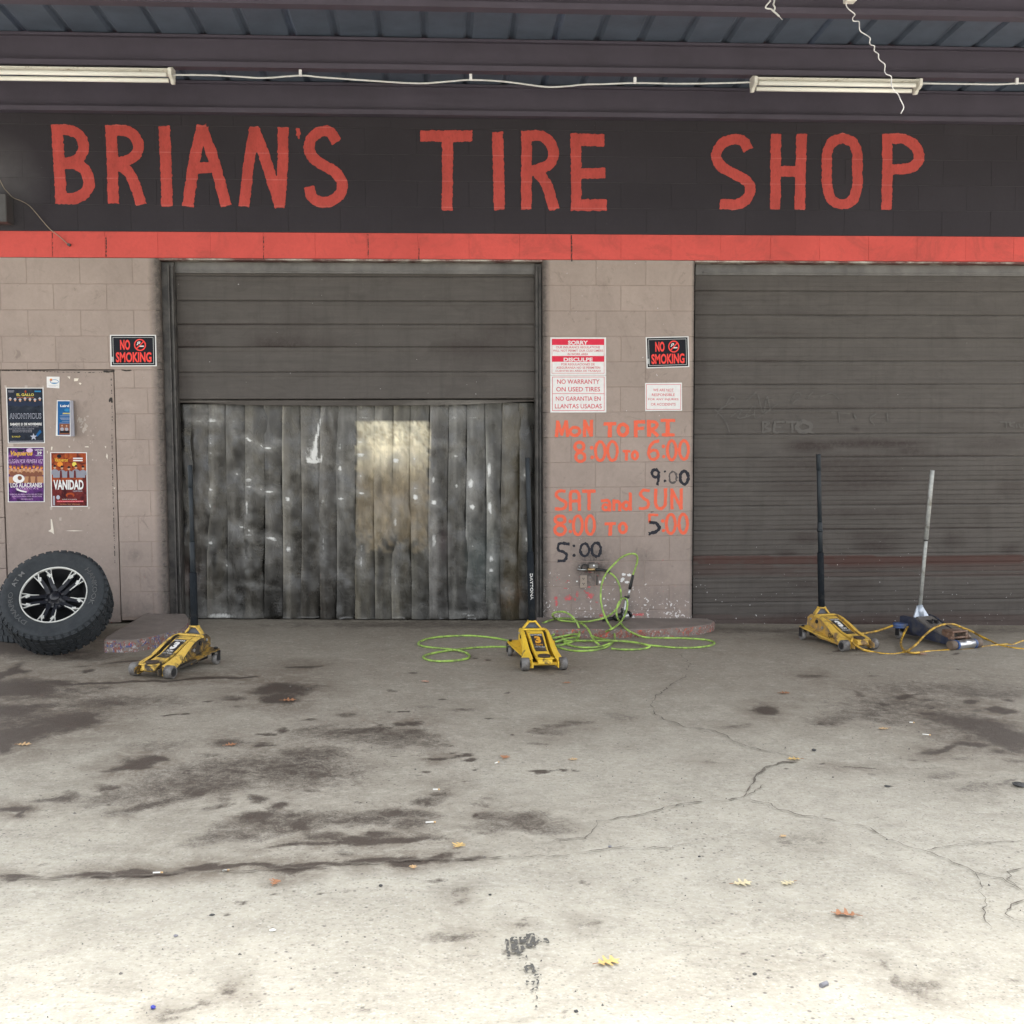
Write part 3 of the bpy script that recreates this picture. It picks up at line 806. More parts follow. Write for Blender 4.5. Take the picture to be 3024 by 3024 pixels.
# left wall: full courses above the infill, then the narrow strip beside it
for k in range(0, 4):
    lay(WX0, XL, k, 0.5 if k % 2 == 0 else 0.0, M['taupe'], 0, 0.035)
V, F = [], []
z = ZR - 4 * COURSE
js = [-.62, -.42, -.22, 0.02, 0.215, 0.415, XL]
for a, b in zip(js[:-1], js[1:]):
    V, F = block_mesh(a, b, PANELTOP + 0.01, z, 0, 0.035 if b == XL else 0); link_mesh('block', V, F, M['taupe'], building)
for k in range(4, 15):
    z1 = ZR - k * COURSE; z0 = z1 - COURSE
    if k == 4: z1 = PANELTOP + 0.008
    z0 = max(z0, 0.015 if k >= 14 else -9)
    if z1 - z0 < 0.05: continue
    js = [PANEL1 + 0.02, 0.60 if k % 2 == 0 else 0.70, XL]
    for a, b in zip(js[:-1], js[1:]):
        V, F = block_mesh(a, b, z0, z1, 0, 0.035 if b == XL else 0); link_mesh('block', V, F, M['taupe'], building)
    V, F = block_mesh(WX0, PANEL0 - 0.02, z0, z1); link_mesh('block', V, F, M['taupe'], building)
# flush infill panel
mb = MB(); mb.box((PANEL0 - .014, 0.006, 0.0), (PANEL1 + .013, 0.15, PANELTOP + .004), bev=0.004)
infill = mb.build('infill_panel', M['taupe'], building)
# middle pier
for k in range(0, 15):
    z0 = ZR - (k + 1) * COURSE
    lay(XP0, XP1, k, 0.5 if k % 2 == 0 else 0.0, M['taupe'], 0.035, 0.02, zlo=-0.08)
# red lintel course and black courses
def zcourse(k): return ZR - k * COURSE
for kk, mt, off in ((-1, 'red', 0.0), (-2, 'black', .5), (-3, 'black', 0), (-4, 'black', .5), (-5, 'black', 0), (-6, 'black', .5)):
    lay(WX0, WX1, kk, off, M[mt])
# mortar bodies
def mortar(x0, x1, z0, z1, m, nm='mortar'):
    mb = MB(); mb.box((x0, 0.0026, z0), (x1, 0.17, z1)); return mb.build(nm, M[m], building)
mortar(WX0 + .01, XL - 0.035, PANELTOP + 0.012, ZR - 0.003, 'mortar')
mortar(PANEL1 + 0.024, XL - 0.035, 0.02, PANELTOP + 0.0118, 'mortar')
mortar(XP0 + 0.035, XP1 - 0.022, -0.07, ZR - 0.003, 'mortar')
mortar(WX0 + .01, WX1 - .01, ZR + 0.003, ZR + COURSE - 0.0005, 'mortar_red')
mortar(WX0 + .01, WX1 - .01, ZR + COURSE + 0.0005, ZR + 6 * COURSE - 0.003, 'mortar_black')
# body of the building behind (closes the bays and the top)
mb = MB()
mb.box((WX0 - 0.1, 0.6, -0.5), (WX1 + 0.1, 9.0, 4.6))
mb.build('building_body', M['dark'], building)
mb = MB()
mb.box((WX0, 0.195, ZR + 0.06), (WX1, 0.598, 4.598)); mb.box((WX0, 0.195, -0.3), (0.70, 0.598, ZR + .058)); mb.box((XP0 + .1, 0.195, -0.3), (XP1 - .1, 0.598, ZR + 0.058))
mb.build('inner_wall', M['jamb'], building)
# lintel underside lines: chipped cream edge, dark reveal, dull trim
for (a, b) in ((XL - 0.0, XP0 + 0.0), (XP1, WX1 - 0.05)):
    mb = MB(); mb.box((a, 0.004, ZR - 0.014), (b, 0.19, ZR - 0.0016)); mb.build('lintel_edge', M['trim_chip'], building)
    mb = MB(); mb.box((a + 0.09, 0.10, ZR - 0.085), (b - 0.05, 0.112, ZR - 0.075)); mb.box((a + .03, 0.112, ZR - 0.10), (b - .02, 0.14, ZR - 0.016)); mb.build('head_trim', M['trim_grey'], building)
# steel jambs
for nm, xa, xb, ya in (('door_jamb', XL - 0.004, XL + 0.10, 0.075), ('door_jamb', XP0 - 0.055, XP0 + 0.004, 0.075), ('door_jamb', XP1 - 0.004, XP1 + 0.02, 0.11)):
    mb = MB(); mb.box((xa, ya, -0.12), (xb, ya + 0.10, ZR - 0.02), bev=0.004)
    if xb - xa > 0.04:
        mb.box((xa + 0.055 if xa < 2 else xa + .006, ya - 0.022, -0.12), (xa + 0.068 if xa < 2 else xa + 0.018, ya - 0.0005, ZR - 0.05))
        mb.box((xb - 0.016 if xa < 2 else xa + .032, ya - 0.03, -0.12), (xb - 0.004 if xa < 2 else xa + 0.043, ya - 0.0005, ZR - 0.05))
    mb.build(nm, M['jamb'], building)

# ------------------------------------------------------------------ painted shop name and hours
ZA = ((0, 0), 1.932); ZB = ((1000, 0), 1.932); ZC = ((2000, 0), 1.887)
def letter(glyph, strokes, za, seed, **kw):
    o = painted('painted_letter', strokes, M['sign_red'], building, za[0], za[1], cell=2.0, rough=1.7, seed=seed, **kw)
    return o
letter('B', [([(325, 743), (335, 900), (347, 1130)], 64), ([(326, 742), (400, 744), (455, 775), (478, 835), (460, 890), (410, 925), (345, 930)], 62, 'round'), ([(345, 932), (430, 935), (488, 975), (508, 1050), (480, 1105), (425, 1132), (350, 1132)], 64, 'round')], ZA, 1)
letter('R', [([(633, 745), (641, 900), (646, 1130)], 64), ([(633, 744), (715, 745), (768, 778), (790, 838), (770, 888), (715, 918), (650, 940)], 62, 'round'), ([(680, 945), (735, 985), (780, 1080), (798, 1140)], 60)], ZA, 2)
letter('I', [([(938, 752), (945, 900), (953, 1145)], 65)], ZA, 3)
letter('A', [([(1148, 748), (1112, 900), (1076, 1145)], 64), ([(1158, 748), (1215, 900), (1283, 1145)], 62), ([(1120, 957), (1215, 957)], 62)], ZA, 4)
letter('N', [([(1450, 757), (1424, 900), (1394, 1148)], 62), ([(1455, 757), (1505, 880), (1590, 1150)], 62), ([(1615, 757), (1612, 950), (1597, 1155)], 60)], ZA, 5)
letter('apostrophe', [([(1700, 742), (1702, 760)], 24), ([(1703, 760), (1705, 790)], 10)], ZA, 6)
letter('S', [([(1905, 783), (1885, 755), (1845, 747), (1790, 775), (1762, 835), (1785, 900), (1850, 945), (1915, 985), (1952, 1045), (1938, 1110), (1880, 1150), (1820, 1150), (1778, 1120), (1770, 1095)], 62)], ZA, 7)
letter('T', [([(497, 776), (730, 776)], 64), ([(618, 790), (622, 900), (619, 1168)], 62)], ZB, 8)
letter('I', [([(907, 785), (912, 950), (917, 1165)], 64)], ZB, 9)
letter('R', [([(1072, 777), (1072, 1165)], 60), ([(1072, 776), (1150, 775), (1205, 812), (1226, 885), (1200, 940), (1150, 962), (1095, 975)], 60, 'round'), ([(1135, 985), (1185, 1050), (1223, 1167)], 62)], ZB, 10)
letter('E', [([(1354, 790), (1356, 1170)], 60), ([(1357, 797), (1480, 800)], 70), ([(1362, 990), (1492, 988)], 60), ([(1362, 1169), (1498, 1170)], 66)], ZB, 11)
letter('S', [([(383, 810), (370, 788), (320, 777), (255, 797), (218, 860), (240, 922), (320, 970), (385, 1008), (408, 1055), (385, 1110), (330, 1139), (265, 1138)], 58)], ZC, 12)
letter('H', [([(550, 775), (548, 950), (547, 1140)], 58), ([(693, 775), (688, 950), (682, 1140)], 58), ([(560, 955), (680, 955)], 60)], ZC, 13)
letter('O', [([(920, 768), (978, 795), (1003, 860), (1003, 955), (1003, 1040), (978, 1112), (920, 1138), (862, 1112), (836, 1040), (834, 955), (835, 860), (862, 795), (921, 768)], 57, 'round')], ZC, 14)
letter('P', [([(1170, 775), (1171, 950), (1168, 1140)], 58), ([(1170, 774), (1260, 774), (1325, 812), (1348, 875), (1322, 922), (1260, 942), (1190, 942)], 58, 'round')], ZC, 15)
ZH = ((1580, 1200), 3.715)
def hours(strokes, mat='orange', seed=30, **kw):
    if mat == 'ink': strokes = [(q[0], q[1] + 5) + tuple(q[2:]) for q in strokes]
    return painted('painted_hours', strokes, M[mat], building, ZH[0], ZH[1], cell=1.25, rough=kw.pop('rough', 0.75), nscale=5, seed=seed, **kw)
def ring(cx, cy, rx, ry, w): return (ell((cx, cy), rx, ry), w, 'round')
def dot(cx, cy, r): return ([(cx, cy), (cx + 1, cy)], 2 * r, 'round')
hours([([(236, 318), (248, 172)], 36), ([(252, 175), (292, 305)], 34), ([(292, 305), (338, 172)], 34), ([(345, 172), (358, 318)], 36)], seed=31)
hours([ring(438, 275, 52, 44, 34)], seed=32)
hours([([(542, 318), (545, 165)], 36), ([(550, 168), (610, 315)], 34), ([(617, 315), (619, 165)], 36)], seed=33)
hours([([(770, 192), (876, 190)], 36), ([(822, 200), (820, 318)], 46)], seed=34)
hours([ring(965, 258, 50, 60, 40)], seed=35)
hours([([(1105, 175), (1105, 318)], 42), ([(1110, 172), (1190, 170)], 36), ([(1115, 245), (1180, 240)], 32)], seed=36)
hours([([(1250, 172), (1252, 312)], 46), ([(1250, 170), (1315, 172), (1338, 205), (1310, 240), (1262, 254)], 34, 'round'), ([(1278, 256), (1338, 315)], 38)], seed=37)
hours([([(1395, 155), (1520, 155)], 34), ([(1405, 313), (1515, 313)], 34), ([(1455, 165), (1455, 305)], 46)], seed=38)
hours([ring(487, 440, 50, 46, 34), ring(497, 555, 50, 48, 34)], seed=39)
hours([dot(620, 455, 20), dot(628, 560, 20)], seed=40)
hours([ring(715, 492, 52, 104, 32), ring(850, 490, 52, 104, 32)], seed=41)
hours([([(973, 492), (1032, 492)], 28), ([(1003, 500), (1002, 580)], 32), ring(1095, 536, 28, 40, 32)], seed=42)
hours([([(1345, 383), (1300, 395), (1262, 440), (1246, 515), (1262, 565), (1300, 582), (1340, 560), (1350, 520), (1330, 487), (1295, 480), (1258, 500)], 32)], seed=43)
hours([dot(1408, 440, 19), dot(1412, 552, 19)], seed=44)
hours([ring(1500, 482, 48, 104, 32), ring(1634, 478, 49, 102, 32)], seed=45)
hours([ring(1320, 735, 36, 42, 26), ([(1356, 740), (1352, 800), (1342, 852)], 26)], 'ink', 46, rough=1.4)
hours([dot(1425, 713, 8), dot(1425, 817, 12)], 'ink', 47, rough=1.2)
hours([ring(1512, 778, 42, 62, 18)], 'ink_thin', 48, rough=1.8)
hours([ring(1637, 783, 45, 70, 29)], 'ink', 49, rough=1.5)
hours([([(318, 930), (260, 930), (230, 972), (275, 1018), (335, 1055), (330, 1108), (285, 1127), (235, 1125)], 34)], seed=50)
hours([([(388, 1130), (390, 960), (430, 930), (470, 945), (484, 1000), (485, 1128)], 34), ([(400, 1038), (470, 1038)], 32)], seed=51)
hours([([(535, 930), (648, 930)], 36), ([(592, 940), (592, 1122)], 36)], seed=52)
hours([ring(775, 1108, 34, 30, 28), ([(740, 1037), (790, 1032), (818, 1060), (820, 1135)], 32)], seed=53)
hours([([(865, 1035), (865, 1128)], 34), ([(870, 1055), (905, 1040), (930, 1070), (930, 1132)], 34)], seed=54)
hours([ring(1000, 1088, 35, 40, 34), ([(1045, 962), (1046, 1128)], 34)], seed=55)
hours([([(1243, 925), (1190, 920), (1155, 960), (1190, 1005), (1240, 1045), (1238, 1098), (1195, 1122), (1155, 1120)], 32)], seed=56)
hours([([(1325, 920), (1322, 1050), (1345, 1110), (1385, 1122), (1422, 1090), (1432, 1020), (1432, 915)], 34)], seed=57)
hours([([(1502, 1115), (1500, 918)], 34), ([(1505, 920), (1598, 1112)], 32), ([(1602, 1115), (1604, 918)], 34)], seed=58)
hours([ring(275, 1243, 54, 42, 34), ring(275, 1355, 58, 52, 34)], seed=59)
hours([dot(384, 1262, 19), dot(388, 1373, 19)], seed=60)
hours([ring(470, 1305, 49, 104, 32), ring(605, 1303, 46, 102, 32)], seed=61)
hours([([(778, 1290), (870, 1287)], 32), ([(828, 1300), (825, 1400)], 40)], seed=62)
hours([ring(963, 1335, 38, 52, 34)], seed=63)
hours([([(1262, 1190), (1342, 1192)], 26), ([(1256, 1200), (1256, 1262)], 28)], seed=64)
hours([([(1268, 1274), (1320, 1278), (1362, 1322), (1335, 1372), (1262, 1394)], 30)], 'ink', 65, rough=1.5)
hours([([(1275, 1160), (1300, 1155)], 10)], 'ink_thin', 66)
hours([dot(1400, 1258, 19), dot(1410, 1363, 18)], seed=67)
hours([ring(1490, 1290, 49, 105, 32), ring(1625, 1287, 46, 104, 32)], seed=68)
hours([([(360, 1508), (268, 1507), (260, 1580), (318, 1598), (348, 1640), (320, 1692), (262, 1695)], 25)], 'ink', 69, rough=1.5)
hours([dot(428, 1530, 13), dot(428, 1635, 13)], 'ink', 70, rough=1)
hours([ring(545, 1575, 47, 68, 24), ring(672, 1572, 50, 74, 25)], 'ink', 71, rough=1.6)

# ------------------------------------------------------------------ sectional doors
def door(name, px0, px1, edges, yfront, label, stainL, lights=(), red=(), bottom=None, rib=False):
    root = empty(name, tuple(W((px0 + px1) / 2, edges[-1], yfront)), label=label, cat='garage door', group='sectional garage doors')
    off = np.array(root.location)
    x0 = W(px0, 1300, yfront)[0]; x1 = W(px1, 1300, yfront)[0]
    xm = (x0 + x1) / 2 if px1 < 2500 else W(2500, 1300, yfront)[0]
    nx = 120
    XS = np.linspace(x0, x1, nx)
    pxm = (px0 + min(px1, 3000)) / 2
    for i, (ya, yb) in enumerate(zip(edges[:-1], edges[1:])):
        zt = W(pxm, ya, yfront)[2]; zb = W(pxm, yb, yfront)[2]
        H = zt - zb
        # profile from top to bottom: groove, lit ledge, flat, fine rib lines
        g = 0.0042 if (not rib or i % 2) else 0.0028
        pr = [(0.0, g + .02), (0.001, g), (0.0045, g * .7), (0.0085, -0.0015), (0.019, -0.003), (0.034, -0.002), (0.040, 0.0)]
        rk = 1.0 if i >= 8 else 0.32
        if rib:
            for f in (0.40, 0.60, 0.80):
                zc = f * H
                pr += [(zc - 0.005, 0.0), (zc - 0.002, 0.0022 * rk), (zc + 0.001, 0.0022 * rk), (zc + 0.004, -0.0010 * rk), (zc + .008, 0.0)]
        pr += [(H - 0.008, 0.0), (H - 0.002, 0.002), (H - 0.0005, g), (H - 0.0005, g + .02)]
        V = []; F = []
        m = len(pr)
        for x in XS:
            sag = 0.004 * math.sin(x * 1.3 + i) + 0.0025 * math.sin(x * 5.1 + i * 2.1)
            for (h, y) in pr:
                V.append((x, yfront + y + sag * 0.3 * math.sin(math.pi * h / H), zt - h))
        for a in range(nx - 1):
            for b in range(m - 1):
                F.append((a * m + b, a * m + b + 1, (a + 1) * m + b + 1, (a + 1) * m + b))
        P = np.array(V)
        qx, qy = project(P)
        st = blob_field(qx, qy, stainL)
        lt = blob_field(qx, qy, lights) if lights else np.zeros(len(P))
        rd = np.zeros(len(P))
        for (ra, rb_, s_) in red: rd = np.maximum(rd, np.where((qy > ra) & (qy < rb_), s_, 0))
        P2 = P - off
        link_mesh('door_panel', P2, F, M['door'], root, attrs={'stain': st, 'light': lt, 'redband': rd})
    return root, x0, x1
dL = ([(1380, 1005, 120, 14, .8), (1420, 1040, 110, 28, .5), (1390, 1022, 80, 16, .6), (768, 1162, 19, 8, 1.2), (826, 1161, 8, 6, 1.2), (830, 1022, 90, 3, .9), (560, 1024, 60, 3, 1.0),
       (1360, 1160, 230, 6, .8), (545, 1135, 30, 40, .4), (950, 1020, 80, 4, .5), (880, 950, 40, 20, .3), (650, 958, 250, 2, .6), (1480, 975, 60, 20, .4), (860, 860, 15, 8, .5), (560, 965, 40, 12, .4)])
doorL, dlx0, dlx1 = door('garage_door', 511, 1592, [797, 815.5, 888, 957, 1024, 1098, 1178], 0.14,
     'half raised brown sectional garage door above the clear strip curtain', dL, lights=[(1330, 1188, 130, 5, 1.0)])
mb = MB()
V = []
for i in range(60):
    f = i / 59; x = dlx0 + (dlx1 - dlx0) * f
    px = 511 + (1592 - 511) * f
    dip = 8 * math.exp(-((px - 560) / 120) ** 2)
    yt = 1183 - 2 * f + 0; yb = 1193 + 6 * math.sin(f * 3.1) - 3 * f - dip * .5
    if px > 1380: yb -= (px - 1380) * 0.03
    a = W(px, yt, 0.128); b = W(px, yb, 0.135)
    V += [tuple(a), tuple(b), (b[0], b[1] + 0.02, b[2] - 0.002)]
F = []
for i in range(59):
    F += [(3 * i, 3 * i + 1, 3 * i + 4, 3 * i + 3), (3 * i + 1, 3 * i + 2, 3 * i + 5, 3 * i + 4)]
P = np.array(V); qx, qy = project(P)
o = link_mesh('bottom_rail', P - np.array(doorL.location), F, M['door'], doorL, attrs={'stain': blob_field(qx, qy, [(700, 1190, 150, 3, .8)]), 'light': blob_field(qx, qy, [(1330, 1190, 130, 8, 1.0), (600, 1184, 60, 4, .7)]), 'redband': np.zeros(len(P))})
dR = (Z((2000, 700), 1.887, [(1080, 1150, 280, 22, .95), (740, 1165, 120, 30, .95), (640, 1180, 60, 20, .5), (1300, 1190, 100, 24, .6), (770, 212, 200, 8, .75), (560, 535, 160, 10, .45), (900, 1215, 420, 6, .9), (500, 690, 60, 8, .5), (1700, 985, 160, 8, .5, 0), (1600, 1060, 150, 20, .3), (1560, 160, 60, 4, .8),
      (995, 1072, 14, 12, .8), (1750, 1150, 160, 30, .4), (1500, 1210, 300, 5, .6), (800, 1270, 250, 14, .7), (1200, 1260, 160, 12, .6), (600, 425, 260, 4, .5), (1300, 425, 300, 3, .4), (350, 685, 240, 4, .5), (160, 300, 60, 40, .3), (130, 700, 40, 300, .35), (1100, 950, 600, 3, .4)])
      + Z((2300, 1300), 2.668, [(500, 200, 500, 60, .6), (650, 300, 350, 90, .6), (200, 350, 250, 70, .45), (500, 400, 300, 30, .4), (1300, 120, 400, 10, .6), (650, 570, 450, 30, .5), (220, 770, 110, 40, .75), (760, 760, 240, 32, .55), (780, 840, 160, 40, .75), (60, 890, 80, 20, .8), (1380, 780, 80, 60, .5), (1810, 370, 90, 60, .45),
      (1810, 860, 70, 40, .6), (1820, 930, 130, 40, .45), (640, 1020, 250, 20, .4), (220, 1140, 120, 30, .6), (600, 1140, 160, 30, .6), (450, 1200, 200, 20, .4), (900, 1240, 1200, 8, .6), (300, 1440, 500, 30, .85), (200, 1390, 200, 30, .6), (700, 1440, 300, 24, .6), (1200, 1300, 200, 20, .3), (1500, 690, 300, 6, .8), (600, 700, 500, 6, .8), (1600, 590, 60, 60, .3), (1000, 500, 1000, 5, .6)]))
doorR, drx0, drx1 = door('garage_door', 2050, 3330, [792, 859, 930, 997, 1066, 1134, 1206, 1280, 1349, 1420, 1491, 1562, 1635, 1703, 1774, 1856], 0.13,
     'closed brown sectional garage door to the right of the painted pier, streaked with grime', dR, red=[(1641, 1666, 1.0), (1668, 1685, .45), (1690, 1703, .35), (1815, 1850, .35)], rib=True)
for k in range(0, 16):
    lay(drx1 - 0.02, WX1, k, 0.5 if k % 2 == 0 else 0.0, M['taupe'], 0.02, 0, zlo=-0.19)
mortar(drx1 + 0.005, WX1 - 0.01, -0.18, ZR - 0.003, 'mortar')
# faint finger graffiti in the dirt of the right door
M['graf'] = simple('darker_dust_scrawl', (0.050, 0.046, 0.043), 0.6, var=0.4, scale=14, dirt=(0.078, 0.072, 0.066), dirtamt=0.85, dscale=20, obj=False)
def scrawl(strokes, seed):
    S = [([(2000 + x / 1.887, 700 + y / 1.887) for x, y in s[0]], s[1] / 1.887, 'round') for s in strokes]
    xs = [p[0] for s in S for p in s[0]]; ys = [p[1] for s in S for p in s[0]]
    x0, x1, y0, y1 = min(xs) - 12, max(xs) + 12, min(ys) - 12, max(ys) + 12
    c = 1.6
    X, Y = np.meshgrid(np.arange(x0, x1, c), np.arange(y0, y1, c))
    Fd = np.full(X.shape, 1e9)
    for pts, w, cap in S: Fd = np.minimum(Fd, seg_sdf(X, Y, pts, w, cap))
    Fd = Fd + (vnoise(X / 4, Y / 4, seed) - .5) * 2.5
    Fd[0] = Fd[-1] = 9; Fd[:, 0] = Fd[:, -1] = 9
    o = march('scrawl', Fd, x0, y0, c, lambda a, b: W(a, b, 0.13 - 0.0078), M['graf'])
    o.parent = doorR; o.location = -doorR.location
scrawl([([(478, 1085), (478, 1030)], 12), ([(478, 1030), (510, 1035), (490, 1058), (520, 1075), (478, 1088)], 12), ([(545, 1030), (540, 1085), (590, 1085)], 12), ([(545, 1030), (595, 1030)], 12), ([(545, 1058), (585, 1058)], 10), ([(610, 1032), (670, 1030)], 12), ([(640, 1032), (642, 1088)], 12), ([(640 + 60, 1025), (665, 1055), (690, 1085), (735, 1075), (745, 1045), (700, 1028)], 22), ([(700, 1080), (760, 1092)], 12)], 3)
scrawl([([(270, 940), (300, 890), (320, 910), (240, 960), (215, 1000)], 7), ([(210, 960), (270, 1030), (290, 1085)], 7), ([(300, 1000), (360, 960), (340, 1010), (420, 990)], 7), ([(385, 915), (440, 865)], 7), ([(450, 880), (480, 980), (500, 890), (520, 960)], 7), ([(380, 1000), (430, 940), (440, 1010), (560, 930)], 6)], 4)
scrawl([([(860, 975), (960, 985)], 6), ([(900, 980), (905, 1035)], 7), ([(985, 985), (1000, 1020)], 7), ([(1110, 985), (1075, 1010), (1100, 1050)], 7), ([(1170, 980), (1175, 1030)], 7)], 5)
scrawl([([(1800, 1030), (1860, 1035)], 7), ([(1830, 1030), (1835, 1062)], 8), ([(1880, 1032), (1850, 1045), (1880, 1062)], 8), ([(1890, 1045), (1892, 1062)], 7), ([(1905, 1045), (1912, 1060), (1930, 1060), (1930, 1042)], 7), ([(1945, 1045), (1965, 1045), (1945, 1062), (1970, 1062)], 7)], 6)
scrawl([([(630, 930), (660, 870), (690, 880), (640, 930)], 6), ([(720, 900), (760, 860)], 6), ([(800, 890), (860, 870), (900, 900)], 5)], 7)

# ------------------------------------------------------------------ strip curtain
def strip_mat():
    t = NT('grimy_vinyl_strip')
    p = t.pos()
    c0 = t.attr('Col', True)
    v = t.noise(t.pos((18, 1, 1.6)), 3, 4, 0.55, 0.6)
    blot = t.noise(t.pos((1.6, 1, .7)), 6, 4, 0.6, 0.8)
    c = t.mix(t.ramp(v, 0.4, 0.7, 0, 0.22), c0, t.mix(1.0, c0, (0.42, 0.40, 0.38), 'MULTIPLY'))
    c = t.mix(t.ramp(blot, 0.5, 0.75, 0, 0.4), c, t.mix(1.0, c0, (0.35, 0.33, 0.30), 'MULTIPLY'))
    sc = t.noise(t.pos((9, 1, 4)), 5, 5, 0.75, 1.4)
    c = t.mix(t.ramp(sc, 0.60, 0.74, 0, 0.32), c, (0.20, 0.20, 0.19))
    c = t.mix(t.ramp(sc, 0.42, 0.30, 0, 0.35), c, (0.018, 0.018, 0.018))
    hal = t.attr('glint_halo')
    c = t.mix(t.math('MULTIPLY', hal, t.ramp(t.noise(p, 30, 4, .7), .3, .6, .3, 1)), c, (0.26, 0.26, 0.25))  # soft lightening round the painted highlights
    w = t.attr('scuff_glint')
    brk = t.noise(t.pos((1, 1, .7)), 55, 4, 0.75)
    wf = t.ramp(t.math('ADD', w, t.math('MULTIPLY', t.math('SUBTRACT', brk, 0.5), 0.9)), 0.5, 0.95)
    wf = t.math('MULTIPLY', wf, t.ramp(w, 0.0, 0.2))
    c = t.mix(wf, c, (0.62, 0.63, 0.62))  # pale scuffs and gloss highlights, both painted into the strip colour
    crk = t.noise(t.pos((7, 1, 16)), 1.3, 4, 0.65, 1.6)
    crk2 = t.noise(t.pos((1.2, 1, .5)), 7, 2, 0.5, 0.6)
    h = t.math('ADD', t.math('MULTIPLY', v, 0.3), t.math('MULTIPLY', blot, 0.8))
    h = t.math('ADD', h, t.math('ADD', t.math('MULTIPLY', crk, 1.0), t.math('MULTIPLY', crk2, 0.9)))
    t.bump(h, 0.12, 0.014)
    return t.set(c, t.ramp(blot, 0.3, 0.65, 0.14, 0.42), 0, 0.5)
M['strip'] = strip_mat()
S1 = ((480, 1150), 2.576); S2 = ((1000, 1150), 2.576)
scuff_glints = Z(*S1, [(270, 235, 26, 7, 1), (380, 235, 32, 9, 1.1), (370, 272, 18, 4, .9), (380, 160, 30, 6, .8), (240, 125, 20, 4, .6), (655, 382, 22, 9, 1.1, 25), (710, 415, 11, 5, 1), (752, 428, 8, 4, .9), (800, 445, 22, 8, 1.1), (870, 400, 16, 8, .8), (360, 490, 7, 9, 1), (385, 492, 15, 6, .9), (362, 410, 6, 8, .9), (362, 372, 5, 6, .8), (560, 360, 9, 9, .7), (545, 340, 5, 4, .9), (565, 640, 10, 7, .9), (655, 735, 20, 7, 1), (705, 750, 8, 4, .9), (745, 758, 8, 4, .9), (810, 783, 28, 8, 1.1), (640, 900, 9, 55, .85), (655, 690, 24, 14, .8), (655, 610, 12, 50, .5), (366, 762, 10, 13, 1), (362, 885, 8, 14, 1), (952, 835, 14, 16, 1), (1150, 552, 42, 12, 1.2), (1168, 440, 7, 70, 1.1), (1185, 320, 9, 45, 1.0, 10), (1120, 480, 45, 60, .55), (1210, 520, 8, 30, .9), (1090, 385, 50, 10, .5), (1150, 500, 20, 30, .7), (1352, 600, 8, 18, 1), (1350, 430, 7, 30, .7), (1362, 832, 12, 12, 1), (1215, 860, 12, 36, .6), (1222, 1180, 9, 70, .6), (830, 1135, 35, 11, 1, 12), (655, 1108, 25, 12, .7), (650, 1070, 40, 3, .9, 30), (600, 1045, 14, 9, .8), (958, 1215, 14, 20, 1), (366, 1168, 12, 13, 1), (490, 1345, 18, 6, .9, 50), (100, 822, 8, 16, 1), (110, 730, 8, 10, .8), (440, 1742, 100, 20, .8), (180, 1762, 70, 10, 1), (500, 1530, 14, 14, .6), (640, 1285, 8, 30, .6), (240, 1615, 60, 10, .4), (700, 1490, 60, 4, .6, 8), (540, 240, 14, 16, .6), (490, 160, 10, 60, .3), (580, 200, 8, 60, .3)])  # scuffs that also stand in for gloss highlights on the vinyl
scuff_glints += Z(*S2, [(165, 500, 26, 10, 1.1), (162, 400, 15, 6, .8), (435, 542, 16, 14, 1.2), (585, 745, 14, 8, 1.1), (585, 820, 14, 20, 1.1), (575, 525, 7, 9, 1), (172, 785, 20, 7, 1.2), (165, 660, 7, 12, .9), (725, 860, 18, 13, 1.1), (720, 690, 12, 30, .8), (725, 1150, 14, 60, .75), (880, 425, 26, 7, .7), (890, 505, 14, 11, .9), (875, 215, 26, 18, .6), (1030, 215, 40, 14, .6), (1005, 715, 16, 34, .95), (1018, 895, 14, 17, 1.2), (995, 880, 8, 5, 1), (1145, 610, 9, 52, 1.1), (1150, 890, 10, 34, 1.1), (1155, 930, 8, 20, .9), (1160, 1290, 12, 24, .9), (1160, 1378, 16, 14, .9), (1160, 1465, 18, 9, .6), (895, 735, 12, 14, .8), (755, 410, 22, 7, .7), (430, 1010, 9, 40, .8), (430, 1450, 12, 60, .55), (715, 1520, 7, 70, .55), (955, 1732, 66, 7, .9), (1275, 370, 22, 22, .5), (1285, 690, 20, 18, .5), (1290, 1010, 26, 18, .45), (1270, 1510, 20, 13, .6), (640, 1715, 60, 10, .45), (360, 1730, 60, 14, .3), (175, 1200, 16, 50, .55), (170, 1310, 10, 50, .7), (175, 130, 16, 26, .5), (200, 220, 50, 8, .7), (310, 210, 20, 40, .3), (1015, 1190, 6, 12, .8), (10, 600, 10, 16, 1.1), (15, 832, 14, 12, 1), (5, 440, 8, 20, .7), (1500, 810, 12, 20, .3), (1230, 570, 20, 8, .3), (1415, 650, 6, 12, .9), (1425, 1140, 5, 20, .8), (790, 560, 24, 14, .3)])
patch = (1048, 1272, 1241, 1636)  # bright view through the vinyl, painted into the strip colour
edges = [516, 563, 616, 672, 724.5, 783, 839, 893, 948, 998, 1054, 1110, 1163, 1216.6, 1271.7, 1327, 1380, 1436.7, 1484.5, 1536, 1598]
scuff_glints = [(b[0], b[1] - (7 if b[1] > 1812 else 0)) + tuple(b[2:]) for b in scuff_glints]
curt = empty('strip_curtain', tuple(W(1055, 1835, 0.24)), label='grimy vinyl strip curtain hanging under the half raised garage door', cat='strip curtain')
coff = np.array(curt.location)
crnd = random.Random(12)
scuff_glints = [(b[0], b[1], b[2] * 1.25 + .5, b[3] * 1.2) + tuple(b[4:]) for b in scuff_glints]
